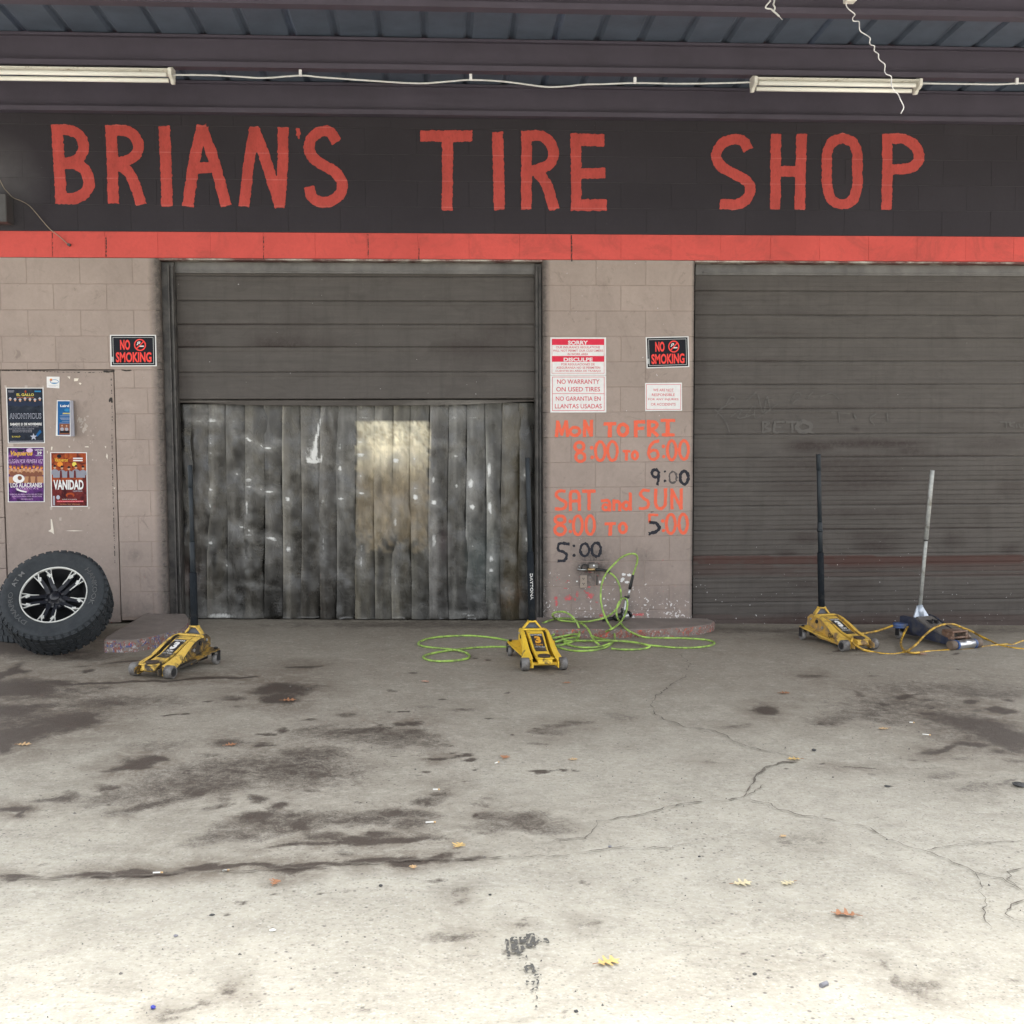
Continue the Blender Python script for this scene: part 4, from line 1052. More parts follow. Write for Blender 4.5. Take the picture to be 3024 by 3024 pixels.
scuff_glints += Z(*S1, [(1190, 275, 9, 60, 1.2, 12), (1165, 400, 12, 60, 1.3, 6), (1150, 500, 16, 46, 1.4), (1120, 540, 30, 16, 1.2, 30), (1180, 545, 24, 14, 1.2, -30), (1285, 250, 5, 40, .6, -12)])
base_cols = [(.040, .039, .038), (.048, .046, .045), (.075, .073, .068), (.040, .04, .04), (.065, .064, .060), (.048, .048, .048), (.080, .078, .073), (.055, .053, .05), (.042, .04, .038), (.085, .086, .086),
             (.10, .095, .08), (.075, .073, .065), (.085, .082, .072), (.075, .075, .07), (.07, .07, .072), (.085, .087, .088), (.075, .078, .082), (.09, .093, .093), (.060, .056, .046), (.036, .036, .035)]
for i in range(20):
    e0, e1 = edges[i] - 3, edges[i + 1] + 7
    nu, nv = 11, 90
    V = []
    lean = crnd.uniform(-3, 3); bt = 1833 + crnd.uniform(-7, 6)
    bulge = crnd.uniform(0.010, 0.024); tw = crnd.uniform(-0.010, 0.016)
    ph = crnd.uniform(0, 6)
    tpx = 1190 + (4 if i < 6 else 0)
    for v in range(nv):
        fv = v / (nv - 1)
        yv = tpx + (bt - tpx) * fv
        for u in range(nu):
            fu = u / (nu - 1)
            xx = e0 + (e1 - e0) * fu + lean * fv + (4 if i > 12 else 0) * fv * (fu) + 2.5 * math.sin(fv * 5 + ph)
            yy = 0.225 + 0.020 * fu - bulge * (1 - (2 * fu - 1) ** 2) * (0.5 + 0.6 * fv) + (tw * (fu - .5) * math.sin(fv * 4 + ph)) * 2 + 0.005 * math.sin(fv * 9 + ph * 2) * fv
            # dents
            V.append(W(xx, yv + (1.5 * math.sin(fu * 3 + ph) if v == nv - 1 else 0), yy))
    V = np.array(V)
    V[:, 1] += (fbm(V[:, 0] * 9, V[:, 2] * 5, 40 + i, 3) - 0.5) * 0.030
    V[:, 2] = np.maximum(V[:, 2], -SLOPE * V[:, 0] + 0.012)
    qx, qy = project(V)
    C = np.tile(np.array(base_cols[i]), (len(V), 1))
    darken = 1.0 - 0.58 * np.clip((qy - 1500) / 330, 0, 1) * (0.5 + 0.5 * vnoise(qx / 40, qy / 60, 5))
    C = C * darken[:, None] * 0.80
    fu_ = np.tile(np.arange(nu) / (nu - 1), nv)
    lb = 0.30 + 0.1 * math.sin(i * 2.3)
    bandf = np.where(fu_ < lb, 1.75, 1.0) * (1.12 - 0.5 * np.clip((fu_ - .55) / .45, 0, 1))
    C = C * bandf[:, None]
    mott = fbm(qx / 16, qy / 60, 60 + i, 4); C = C * np.clip(0.25 + 1.5 * mott, .3, 2.0)[:, None]
    sub = vnoise(fu_ * 3.4 + 7 * i, qy / 230, 90 + i); sub = np.clip((sub - .5) * 2.2 + .5, 0, 1)
    C = C * (0.50 + 1.15 * sub)[:, None]
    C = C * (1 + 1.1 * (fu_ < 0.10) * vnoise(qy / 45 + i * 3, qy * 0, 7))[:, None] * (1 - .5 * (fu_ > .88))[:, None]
    n1 = fbm(qx / 30, qy / 60, 77, 4)[:, None]
    def blend(C, mask, col): return C * (1 - mask[:, None]) + np.array(col) * mask[:, None]
    # folded bright tops of the strips
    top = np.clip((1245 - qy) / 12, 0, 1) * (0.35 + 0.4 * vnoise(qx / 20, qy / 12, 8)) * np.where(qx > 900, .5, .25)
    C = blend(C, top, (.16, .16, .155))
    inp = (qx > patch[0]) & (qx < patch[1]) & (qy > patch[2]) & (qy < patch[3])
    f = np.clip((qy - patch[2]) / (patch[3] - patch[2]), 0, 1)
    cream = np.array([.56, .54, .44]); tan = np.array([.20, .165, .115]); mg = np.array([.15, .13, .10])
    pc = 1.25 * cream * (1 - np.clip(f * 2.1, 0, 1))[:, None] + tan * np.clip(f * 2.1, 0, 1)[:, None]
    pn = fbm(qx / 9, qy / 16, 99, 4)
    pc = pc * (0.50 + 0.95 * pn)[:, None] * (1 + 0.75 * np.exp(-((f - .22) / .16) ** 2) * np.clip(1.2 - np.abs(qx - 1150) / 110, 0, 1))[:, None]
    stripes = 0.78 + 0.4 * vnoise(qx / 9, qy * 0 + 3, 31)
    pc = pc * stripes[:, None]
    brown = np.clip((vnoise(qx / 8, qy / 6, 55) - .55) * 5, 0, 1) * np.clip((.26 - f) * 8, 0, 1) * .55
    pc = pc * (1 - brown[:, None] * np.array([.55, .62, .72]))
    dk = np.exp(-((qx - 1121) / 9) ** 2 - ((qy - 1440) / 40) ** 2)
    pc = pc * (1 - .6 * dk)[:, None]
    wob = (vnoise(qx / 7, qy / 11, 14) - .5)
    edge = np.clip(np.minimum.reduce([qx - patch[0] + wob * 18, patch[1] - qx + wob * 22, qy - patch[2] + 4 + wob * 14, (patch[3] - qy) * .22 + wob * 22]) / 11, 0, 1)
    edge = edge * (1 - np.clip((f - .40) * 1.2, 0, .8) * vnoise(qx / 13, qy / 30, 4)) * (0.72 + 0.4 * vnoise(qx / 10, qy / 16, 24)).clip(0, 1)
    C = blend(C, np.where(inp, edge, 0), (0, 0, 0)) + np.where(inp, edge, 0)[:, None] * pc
    teal = np.exp(-(((qx - 1425) / 50) ** 4) - ((qy - 1660) / 90) ** 2) * .6
    C = blend(C, teal, (.055, .088, .098))
    ol = np.exp(-((qx - 1515) / 30) ** 4) * (qx > 1484) * (qx < 1540) * (0.35 + .6 * vnoise(qx / 16, qy / 22, 6))
    C = blend(C, ol, (.085, .074, .05))
    br = np.exp(-((qx - 1510) / 35) ** 4 - ((qy - 1755) / 34) ** 2) * .8 * vnoise(qx / 8, qy / 7, 7)
    C = blend(C, br, (.17, .115, .075))
    rd = np.exp(-((qx - 553) / 30) ** 2 - ((qy - 1710) / 55) ** 2) * .6
    C = blend(C, rd, (.06, .022, .02))
    pur = np.exp(-((qx - 1305) / 20) ** 2 - ((qy - 1600) / 40) ** 2) * .5
    C = blend(C, pur, (.07, .04, .055))
    # mottled, warm tinted, and darker outside the cream patch
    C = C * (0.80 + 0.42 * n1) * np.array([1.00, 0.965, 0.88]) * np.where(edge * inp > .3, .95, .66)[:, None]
    sc = blob_field(qx, qy, scuff_glints)
    hl = blob_field(qx + 6 * (vnoise(qx / 9, qy / 9, 3) - .5), qy + 10 * (vnoise(qx / 9, qy / 9, 4) - .5), [(b[0], b[1], b[2] * 2.0 + 2, b[3] * 2.6 + 3, b[4] * .5) + tuple(b[5:]) for b in scuff_glints])
    F = [(v * nu + u, (v + 1) * nu + u, (v + 1) * nu + u + 1, v * nu + u + 1) for v in range(nv - 1) for u in range(nu - 1)]
    link_mesh('vinyl_strip', V - coff, F, M['strip'], curt, smooth=True, attrs={'Col': C, 'scuff_glint': sc, 'glint_halo': hl})
mb = MB(); a = W(514, 1187, 0.27) - coff; b = W(1596, 1183, 0.27) - coff
mb.box((a[0], a[1], a[2] + .0), (b[0], a[1] + 0.03, a[2] + 0.05)); mb.build('hanging_rail', M['jamb'], curt)

# ------------------------------------------------------------------ canopy
canopy = empty('canopy', (0, 0, 0), label='low metal canopy over the shop front with plum purlins and blue grey ribbed deck', cat='canopy')
CX0, CX1 = -2.6, 10.4
DECKZ = lambda y: 4.215 - 0.055 * y      # rises toward the street
def purlin(yb, zb, h):
    """C purlin: web at the back, flanges and lips toward the street"""
    d, l, t = 0.085, 0.036, 0.004
    pts = [(yb, zb), (yb - d, zb), (yb - d, zb + l), (yb - d + t, zb + l), (yb - d + t, zb + t), (yb - t, zb + t),
           (yb - t, zb + h - t), (yb - d + t, zb + h - t), (yb - d + t, zb + h - 0.018), (yb - d, zb + h - 0.018), (yb - d, zb + h), (yb, zb + h)]
    mb = MB(); mb.prism(pts, (CX0, CX1), lambda u, v, w: (w, u, v))
    return mb.build('purlin', M['purlin'], canopy)
purl = [(-0.03, 3.978), (-0.93, 4.046), (-2.09, 4.066), (-3.1, 4.14), (-3.8, 4.18)]
for yb, zb in purl:
    purlin(yb, zb, DECKZ(yb) - 0.003 - zb)
CEDGE = -3.95
pw = 0.9144
npan = int((CX1 - CX0) / pw) + 1
for i in range(npan):
    x0 = CX0 + i * pw
    # ribbed sheet: flat pans with trapezoid ribs (ribs stand up, away from below) and small pencil ribs
    prof = []
    for r in range(3):
        xo = x0 + r * 0.3048
        prof += [(xo + 0.002 if r == 0 else xo, 0.0 if r else 0.003), (xo + 0.020, 0.022), (xo + 0.045, 0.022), (xo + 0.068, 0.0)]
    prof.append((x0 + pw + 0.012, 0.0))
    V = []
    ys = [0.15, -1.0, -2.2, -3.4, CEDGE]
    for y in ys:
        for (x, h) in prof: V.append((x, y, DECKZ(y) + h + (0.005 if i % 2 else 0.0)))
    n = len(prof)
    F = [(a * n + b, a * n + b + 1, (a + 1) * n + b + 1, (a + 1) * n + b) for a in range(len(ys) - 1) for b in range(n - 1)]
    o = link_mesh('deck_panel', V, F, M['deck'], canopy)
    md = o.modifiers.new('thickness', 'SOLIDIFY'); md.thickness = 0.0012; md.offset = 1
mb = MB(); mb.box((CX0, CEDGE - 0.03, DECKZ(CEDGE) - 0.28), (CX1, CEDGE - 0.003, DECKZ(CEDGE) + 0.10)); mb.build('fascia', M['purlin'], canopy)
mb = MB(); mb.box((CX0, 0.2, 4.2), (CX1, 4.0, 4.62)); mb.build('roof_edge', M['purlin'], canopy)
for xx in (CX0 + 0.2, CX1 - 0.2):
    mb = MB(); mb.box((xx - .06, -3.75, ground_z(xx) - .05), (xx + .06, -3.63, 4.175)); mb.build('post', M['purlin'], canopy)

# ------------------------------------------------------------------ strip lights and cable
def strip_light(pxa, pxb, pyc, label):
    y0 = -1.0
    a = W(pxa, pyc, y0); b = W(pxb, pyc, y0)
    zt = 4.043
    L = b[0] - a[0]
    r = empty('strip_light', (a[0], y0, zt), label=label, cat='strip light', group='fluorescent strip lights under the canopy')
    mb = MB(); mb.box((0.01, 0.03, -0.045), (L - 0.01, 0.075, 0.0), bev=0.003); mb.build('housing', M['white_metal'], r)
    mb = MB(); mb.prism([(-0.055, -0.028), (-0.055, -0.024), (0.029, -0.012), (0.029, -0.040)], (0.012, L - 0.012), lambda u, v, w: (w, u, v)); mb.build('reflector', M['white_metal'], r)
    for yy, z_ in ((-0.028, -0.058), (0.042, -0.078)):
        mb = MB(); mb.tube([(0.04, yy, z_), (L - 0.04, yy, z_)], 0.0155, 12); mb.build('tube', M['tube_glass'], r)
    for x in (0.0, L - 0.022):
        mb = MB(); mb.prism([(-0.06, -0.02), (-0.06, -0.065), (-0.02, -0.082), (0.0, -0.082), (0.03, -0.105), (0.065, -0.10), (0.078, -0.04), (0.078, 0.0), (-0.01, 0.0)], (x, x + 0.022), lambda u, v, w: (w, u, v)); mb.build('end_cap', M['white_metal'], r)
    return r
strip_light(-60, 511, 222, 'white two tube strip light at the left end under the canopy, running out of frame')
strip_light(2222, 2715, 246, 'white two tube strip light above the word SHOP, a kinked wire dangling before it')
cpts = [(511, 221), (620, 222), (700, 226), (780, 230), (887, 223), (950, 228), (1120, 240), (1240, 246), (1330, 240), (1390, 236), (1480, 240), (1560, 250), (1620, 257), (1680, 254), (1720, 250), (1790, 248), (1875, 245), (2000, 247), (2100, 246), (2215, 243)]
cpts2 = [(2716, 246), (2850, 248), (2950, 249), (3010, 246), (3100, 247)]
cb = empty('power_cable', tuple(W(1390, 236, -1.02)), label='white power cable sagging between the two strip lights', cat='cable')
co = np.array(cb.location)
for L in (cpts, cpts2):
    mb = MB(); mb.tube([W(x, y, -1.02) - co for x, y in spline(L, 5)], 0.0062, 8); mb.build('cable_run', M['white_cable'], cb)
for x, y in ((887, 219), (1390, 231), (1875, 241), (3003, 243)):
    mb = MB(); p = W(x, y, -1.025) - co; mb.box((p[0] - .01, p[1] - .008, p[2] - 0.014), (p[0] + .01, p[1] + .012, p[2] + 0.03), bev=.002); mb.build('clip', M['bright_wire'], cb)
# dangling kinked wire with junction box
jw = empty('dangling_wire', tuple(W(2510, 5, -2.35)), label='long kinked white wire dangling from a small white box at the top of the frame', cat='wire')
jo = np.array(jw.location)
mb = MB(); a = W(2494, 7, -2.35) - jo; b = W(2527, -60, -2.35) - jo
mb.box((a[0], a[1] - .03, a[2]), (b[0], a[1] + .03, DECKZ(-2.35) - 0.02 - jo[2]), bev=.004); mb.build('junction_box', M['white_metal'], jw)
zk = ((2200, 0), 3.22)
wp = [(970, 20), (962, 50), (985, 85), (1035, 125), (1045, 145), (1025, 170), (1030, 200), (1075, 202), (1087, 215), (1088, 265), (1100, 300), (1150, 330), (1185, 355), (1190, 375), (1185, 410), (1200, 428), (1232, 438), (1228, 480), (1250, 500), (1270, 515), (1270, 550), (1285, 575), (1325, 605), (1332, 630), (1328, 675), (1345, 705), (1385, 722), (1393, 745), (1390, 790), (1400, 825), (1425, 870), (1455, 895), (1480, 950), (1510, 1020), (1482, 1080)]
P = []
for i, (x, y) in enumerate(wp):
    P.append(W(2200 + x / 3.22, y / 3.22, -2.35 + 0.018 * math.sin(i * 1.9)) - jo)
mb = MB(); mb.tube(spline([tuple(p) for p in P], 3), 0.0034, 6); mb.build('wire', M['bright_wire'], jw)
lw = empty('bare_wire_loop', tuple(W(2280, 5, -2.35)), label='short bent white wire with a frayed tail hanging above the H of SHOP', cat='wire')
lo = np.array(lw.location)
mb = MB()
mb.tube([W(2200 + x / 3.22, y / 3.22, -2.35) - lo for x, y in spline([(250, -40), (240, 5), (205, 50), (196, 72), (215, 82), (245, 85), (275, 110), (310, 140), (355, 188)], 4)], [0.005] * 22 + [0.006] * 8 + [0.002] * 3, 6)
mb.tube([W(2200 + x / 3.22, y / 3.22, -2.33) - lo for x, y in spline([(275, -40), (278, 10), (270, 45), (285, 70), (275, 110)], 4)], 0.005, 6)
mb.build('wire', M['white_cable'], lw)
# tan wire on the wall at the left and a box on the wall
tw = empty('wall_wire', tuple(W(205, 724, -0.01)), label='thin tan wire drooping over the black wall to a knob in the red band', cat='wire')
to = np.array(tw.location)
zl = ((0, 380), 4.83)
mb = MB(); mb.tube([W(x / 4.83, 380 + y / 4.83, -0.013) - to for x, y in spline([(-60, 650), (0, 740), (60, 850), (110, 905), (190, 985), (300, 1030), (420, 1100), (520, 1210), (620, 1330), (720, 1440), (850, 1540), (975, 1655)], 4)], 0.0032, 6); mb.build('wire', M['yellow_wire'], tw)
mb = MB(); c = W(206, 724, 0) - to; mb.tube([c + np.array([0, .004, 0]), c + np.array([0, -0.03, 0])], 0.012, 10); mb.build('knob', M['boxgrey'], tw)
a = W(-120, 570, -0.16); b = W(20, 655, -0.16)
mb = MB(); mb.box((a[0], -0.16, b[2]), (b[0], -0.004, a[2]), bev=0.006)
o = mb.build('wall_box', M['boxgrey']); tag(o, 'dull grey metal box on the black wall at the left edge of the photo', 'box')

# ------------------------------------------------------------------ text and flat print
_tcache = {}
def text_geo(s, bold=0.0):
    k = (s, bold)
    if k in _tcache: return _tcache[k]
    cu = bpy.data.curves.new('lettering', 'FONT'); cu.body = s; cu.resolution_u = 3; cu.offset = bold
    ob = bpy.data.objects.new('lettering', cu); coll.objects.link(ob)
    bpy.context.view_layer.update()
    me = bpy.data.meshes.new_from_object(ob.evaluated_get(bpy.context.evaluated_depsgraph_get()))
    V = np.array([v.co[:2] for v in me.vertices]); F = [tuple(p.vertices) for p in me.polygons]
    bpy.data.objects.remove(ob); bpy.data.curves.remove(cu); bpy.data.meshes.remove(me)
    V = (V - V.min(0)) / np.maximum(V.max(0) - V.min(0), 1e-6)
    _tcache[k] = (V, F)
    return V, F
class Flat:
    """flat print on the plane y=yoff, in zoom pixels of the photo, joined per colour"""
    def __init__(s, org, sc, y0): s.o = org; s.sc = sc; s.y0 = y0; s.L = {}; s.k = 0
    def P(s, x, y, lay): return W(s.o[0] + x / s.sc, s.o[1] + y / s.sc, s.y0 - lay * 0.0004)
    def poly(s, m, pts, lay=1):
        s.k += 1; lay = lay + 0.02 * s.k
        mb = s.L.setdefault(m, MB()); mb.add([s.P(x, y, lay) for x, y in pts], [tuple(range(len(pts)))[::-1]]); return s
    def rect(s, m, x0, y0, x1, y1, lay=1): return s.poly(m, [(x0, y0), (x1, y0), (x1, y1), (x0, y1)], lay)
    def frame(s, m, x0, y0, x1, y1, w, lay=1):
        s.rect(m, x0, y0, x1, y0 + w, lay); s.rect(m, x0, y1 - w, x1, y1, lay)
        s.rect(m, x0, y0 + w, x0 + w, y1 - w, lay); return s.rect(m, x1 - w, y0 + w, x1, y1 - w, lay)
    def ell(s, m, cx, cy, rx, ry, n=16, lay=1): return s.poly(m, [(cx + rx * math.cos(2 * math.pi * k / n), cy + ry * math.sin(2 * math.pi * k / n)) for k in range(n)], lay)
    def text(s, m, t, x0, y0, x1, y1, bold=0.0, lay=3, slant=0.0):
        V, F = text_geo(t, bold); s.k += 1; lay = lay + 0.02 * s.k
        mb = s.L.setdefault(m, MB())
        mb.add([s.P(x0 + (x1 - x0) * v[0] + slant * v[1], y1 - (y1 - y0) * v[1], lay) for v in V], F); return s
    def build(s, parent, names=None):
        off = np.array(parent.location)
        for m, mb in s.L.items():
            nm = (names or {}).get(m, 'printed_artwork')
            mb.v = [tuple(np.array(v) - off) for v in mb.v]
            mb.build(nm, M[m], parent)
def flatmat(name, col, rough=0.55, var=0.06):
    M[name] = simple(name, col, 0.7, var=var, scale=30, bump=0.05, obj=False, spec=0.15)
for nm, c in dict(p_white=(.70, .70, .70), p_red=(.62, .035, .07), p_redtext=(.55, .09, .11), p_black=(.013, .014, .02), p_neon=(.78, .07, .06), p_sticker=(.4, .42, .42),
                  p_navy=(.012, .018, .032), p_blue=(.015, .10, .27), p_sky=(.03, .2, .42), p_grey=(.35, .35, .4), p_purple=(.075, .02, .12), p_violet=(.2, .07, .28), p_gold=(.62, .36, .05), p_tan=(.42, .22, .12), p_brown=(.2, .08, .05), p_suit=(.24, .25, .30), p_wine=(.11, .018, .02), p_rust=(.33, .06, .02), p_skin=(.52, .3, .2), p_dkblue=(.02, .03, .06), p_orange=(.7, .25, .04), p_yellow=(.65, .55, .1), p_lilac=(.55, .4, .6), p_silver=(.4, .42, .5)).items():
    flatmat(nm, c)
def plate(corners, th, mat, label, cat, org, sc, group=None, name='sign', partname='panel', yb=-0.0015):
    c = [W(org[0] + x / sc, org[1] + y / sc, yb - th) for x, y in corners]
    ctr = sum(c) / 4
    r = empty(name, tuple(ctr), label=label, cat=cat, group=group)
    mb = MB(); V = [tuple(q - ctr) for q in c] + [tuple(q - ctr + np.array([0, th, 0])) for q in c]
    mb.add(V, [(3, 2, 1, 0), (4, 5, 6, 7), (0, 1, 5, 4), (1, 2, 6, 5), (2, 3, 7, 6), (3, 0, 4, 7)])
    mb.build(partname, M[mat], r)
    return r, yb - th
# NO SMOKING signs
def nosmoke(q, org, sc, label):
    """q: four corners in zoom px; print is laid out on a unit sheet 440 x 295"""
    r, y = plate(q, 0.004, 'p_white', label, 'sign', org, sc, 'no smoking signs', 'no_smoking_sign')
    class F2(Flat):
        def P(s, x, yv, lay):
            u = x / 440; v = yv / 295
            px = (q[0][0] * (1 - u) + q[1][0] * u) * (1 - v) + (q[3][0] * (1 - u) + q[2][0] * u) * v
            py = (q[0][1] * (1 - u) + q[1][1] * u) * (1 - v) + (q[3][1] * (1 - u) + q[2][1] * u) * v
            return W(org[0] + px / sc, org[1] + py / sc, y - lay * 0.0004)
    f = F2(org, sc, y)
    f.rect('p_black', 11, 9, 429, 286, 1)
    f.frame('p_sticker', 25, 22, 415, 273, 5, 2)
    f.text('p_neon', 'NO', 95, 46, 190, 142, 0.035, 2)
    f.text('p_neon', 'SMOKING', 52, 162, 392, 258, 0.03, 2)
    for k in range(28):
        a0, a1 = 2 * math.pi * k / 28, 2 * math.pi * (k + 1) / 28
        f.poly('p_neon', [(285 + 57 * math.cos(a0), 95 + 57 * math.sin(a0)), (285 + 57 * math.cos(a1), 95 + 57 * math.sin(a1)), (285 + 46 * math.cos(a1), 95 + 46 * math.sin(a1)), (285 + 46 * math.cos(a0), 95 + 46 * math.sin(a0))], 3)
    f.rect('p_white', 270, 101, 322, 112, 2)
    for (a, b) in (((255, 96), (266, 84)), ((266, 84), (262, 72)), ((262, 72), (276, 66)), ((272, 84), (286, 74)), ((286, 74), (282, 62))):
        dx, dy = b[0] - a[0], b[1] - a[1]; L = math.hypot(dx, dy); nx, ny = -dy / L * 4, dx / L * 4
        f.poly('p_white', [(a[0] + nx, a[1] + ny), (b[0] + nx, b[1] + ny), (b[0] - nx, b[1] - ny), (a[0] - nx, a[1] - ny)], 2)
    f.poly('p_neon', [(322, 54), (330, 62), (250, 138), (242, 130)], 5)
    f.rect('p_sticker', 12, 205, 32, 252, 5)
    f.build(r, {'p_black': 'black_field', 'p_neon': 'lettering', 'p_sticker': 'border_line', 'p_white': 'cigarette_mark'})
    return r
nosmoke([(1045, 930), (1483, 930), (1490, 1228), (1052, 1230)], (0, 700), 3.22, 'black and red no smoking sign at the edge of the left wall beside the jamb')
nosmoke([(1215, 170), (1685, 160), (1693, 497), (1225, 512)], (1580, 950), 3.715, 'black and red no smoking sign with a scuffed frame on the middle pier')
O3 = ((1580, 950), 3.715)
r, y = plate([(168, 172), (779, 172), (780, 586), (168, 586)], 0.003, 'p_white', 'white and red sorry disculpe insurance notice on the middle pier', 'sign', *O3, name='notice_sign')
f = Flat(*O3, y)
f.rect('p_red', 186, 190, 758, 256, 1); f.rect('p_red', 186, 376, 758, 440, 1); f.frame('p_redtext', 184, 188, 760, 568, 4, 2)
f.text('p_white', 'SORRY', 362, 208, 580, 252, 0.035, 2); f.text('p_white', 'DISCULPE', 314, 394, 632, 436, 0.035, 2)
for t_, x0, x1, yy in (('OUR INSURANCE REGULATIONS', 230, 712, 268), ('WILL NOT PERMIT OUR CUSTOMERS', 196, 748, 306), ('IN WORK AREA', 358, 584, 343), ('POR REGULACIONES DE', 288, 655, 455), ('ASEGURANSA NO SE PERMITEN', 232, 714, 492), ('CLIENTES EN AREA DE TRABAJO', 224, 722, 530)):
    f.text('p_redtext', t_, x0, yy, x1, yy + 25, 0.012, 1)
f.build(r, {'p_red': 'red_band', 'p_redtext': 'lettering', 'p_white': 'heading'})
r, y = plate([(168, 590), (780, 590), (782, 995), (168, 997)], 0.003, 'p_white', 'white notice reading no warranty on used tires with red letters', 'sign', *O3, name='notice_sign')
f = Flat(*O3, y); f.frame('p_redtext', 188, 604, 762, 978, 6, 1); f.rect('p_redtext', 194, 787, 756, 793, 1)
for t_, x0, x1, y0, y1 in (('NO WARRANTY', 242, 708, 632, 683), ('ON USED TIRES', 232, 714, 716, 766), ('NO GARANTIA EN', 228, 720, 820, 868), ('LLANTAS USADAS', 218, 732, 902, 952)):
    f.text('p_redtext', t_, x0, y0, x1, y1, 0.012, 1)
f.build(r, {'p_redtext': 'lettering'})
r, y = plate([(1207, 673), (1612, 668), (1613, 976), (1209, 981)], 0.003, 'p_white', 'small white notice about not being responsible for injuries below the no smoking sign', 'sign', *O3, name='notice_sign')
f = Flat(*O3, y); f.frame('p_redtext', 1220, 686, 1600, 964, 5, 1)
for t_, x0, x1, y0 in (('WE ARE NOT', 1296, 1520, 735), ('RESPONSIBLE', 1282, 1534, 787), ('FOR ANY INJURIES', 1242, 1574, 840), ('OR ACCIDENTS', 1272, 1542, 892)):
    f.text('p_redtext', t_, x0, y0, x1, y0 + 29, 0.01, 1)
f.rect('p_redtext', 1448, 768, 1520, 771, 1)
f.build(r, {'p_redtext': 'lettering'})

# ------------------------------------------------------------------ posters on the infill panel
def noisy(name, cols, scale, rough=0.5):
    t = NT(name); p = t.pos()
    n = t.noise(p, scale, 4, 0.6, 0.8)
    c = t.mix(t.ramp(n, 0.38, 0.5), cols[0], cols[1])
    if len(cols) > 2: c = t.mix(t.ramp(n, 0.56, 0.68), c, cols[2])
    M[name] = t.set(c, 0.7, 0, 0.15)
noisy('bg_night', [(.012, .016, .025), (.02, .026, .04), (.035, .045, .06)], 14)
noisy('bg_purple', [(.035, .012, .06), (.10, .03, .16), (.28, .12, .30)], 16)
noisy('bg_fire', [(.10, .02, .015), (.30, .06, .02), (.42, .13, .03)], 18)
noisy('bg_wine', [(.05, .01, .014), (.13, .02, .02), (.2, .05, .04)], 14)
OP = ((0, 1120), 4.83)
def poster(q, label, paint, cat='poster'):
    r, y = plate(q, 0.0012, 'p_white', label, cat, *OP, name='poster', partname='paper', group=None, yb=0.0035)
    f = Flat(*OP, y)
    w = max(p[0] for p in q) - min(p[0] for p in q); h = max(p[1] for p in q) - min(p[1] for p in q)
    def P(x, yv, lay):
        u = x / 100; v = yv / 150
        px = (q[0][0] * (1 - u) + q[1][0] * u) * (1 - v) + (q[3][0] * (1 - u) + q[2][0] * u) * v
        py = (q[0][1] * (1 - u) + q[1][1] * u) * (1 - v) + (q[3][1] * (1 - u) + q[2][1] * u) * v
        return W(OP[0][0] + px / OP[1], OP[0][1] + py / OP[1], y - lay * 0.0004)
    f.P = P
    paint(f)
    f.build(r)
    return r
def figures(f, n, x0, x1, y, s, suit, skin, hat=None, hl=3):
    for k in range(n):
        x = x0 + (x1 - x0) * (k + .5) / n; dy = (k * 7 % 3 - 1) * s * .3
        hw = (x1 - x0) / n * .52
        f.poly(suit, [(x - hw, y + s * 3.6 + dy), (x - hw * .95, y + s * 1.6 + dy), (x - s * .5, y + s + dy), (x + s * .5, y + s + dy), (x + hw * .95, y + s * 1.6 + dy), (x + hw, y + s * 3.6 + dy)], hl)
        f.ell(skin, x, y + dy, s * .62, s * .85, 10, hl + 1)
        if hat:
            f.rect(hat, x - s * .95, y - s * .55 + dy, x + s * .95, y - s * .3 + dy, hl + 2); f.ell(hat, x, y - s * .65 + dy, s * .58, s * .55, 8, hl + 2)
def pA(f):
    f.rect('bg_night', 2.5, 2, 97.5, 148)
    f.text('p_yellow', 'EL GALLO', 28, 15.5, 74, 22.5, 0.02, 2)
    f.ell('p_rust', 52, 11, 2.5, 4, 8, 2); f.rect('p_grey', 5, 8, 22, 9.2, 2); f.rect('p_grey', 6, 11, 20, 12.2, 2); f.rect('p_sky', 76, 8, 93, 12, 2)
    f.rect('p_brown', 28, 25, 74, 28.5, 2)
    figures(f, 7, 4, 96, 33, 4.6, 'p_dkblue', 'p_skin', 'p_silver')
    f.rect('bg_night', 2.5, 53, 97.5, 62, 8)
    f.text('p_silver', 'ANONYMOUS', 7, 69, 92, 84, 0.03, 9); f.text('bg_night', 'ANONYMOUS', 8, 70.5, 91, 82.5, -0.005, 11)
    f.text('p_white', 'SABADO 21 DE NOVIEMBRE', 8, 95, 93, 102, 0.03, 9)
    for a, b, yy in ((14, 84, 104.5), (4, 72, 110), (14, 66, 114), (14, 66, 118)): f.text('p_grey', 'MUSICA EN VIVO TODA LA NOCHE', a, yy, b, yy + 2.4, 0.01, 9)
    f.poly('p_silver', [(70 + (10 if k % 2 == 0 else 4) * math.sin(math.pi * k / 5), 133 - (10 if k % 2 == 0 else 4) * math.cos(math.pi * k / 5)) for k in range(10)], 9)
    f.poly('p_blue', [(76, 128), (88, 113), (92, 120), (80, 133)], 8)
    f.text('p_yellow', 'EL GALLO', 12, 130, 34, 134, 0.01, 9); f.rect('p_grey', 5, 144, 95, 145.5, 9)
poster([(83, 120), (620, 120), (640, 910), (112, 914)], 'dark navy poster with the yellow words EL GALLO on top', pA)
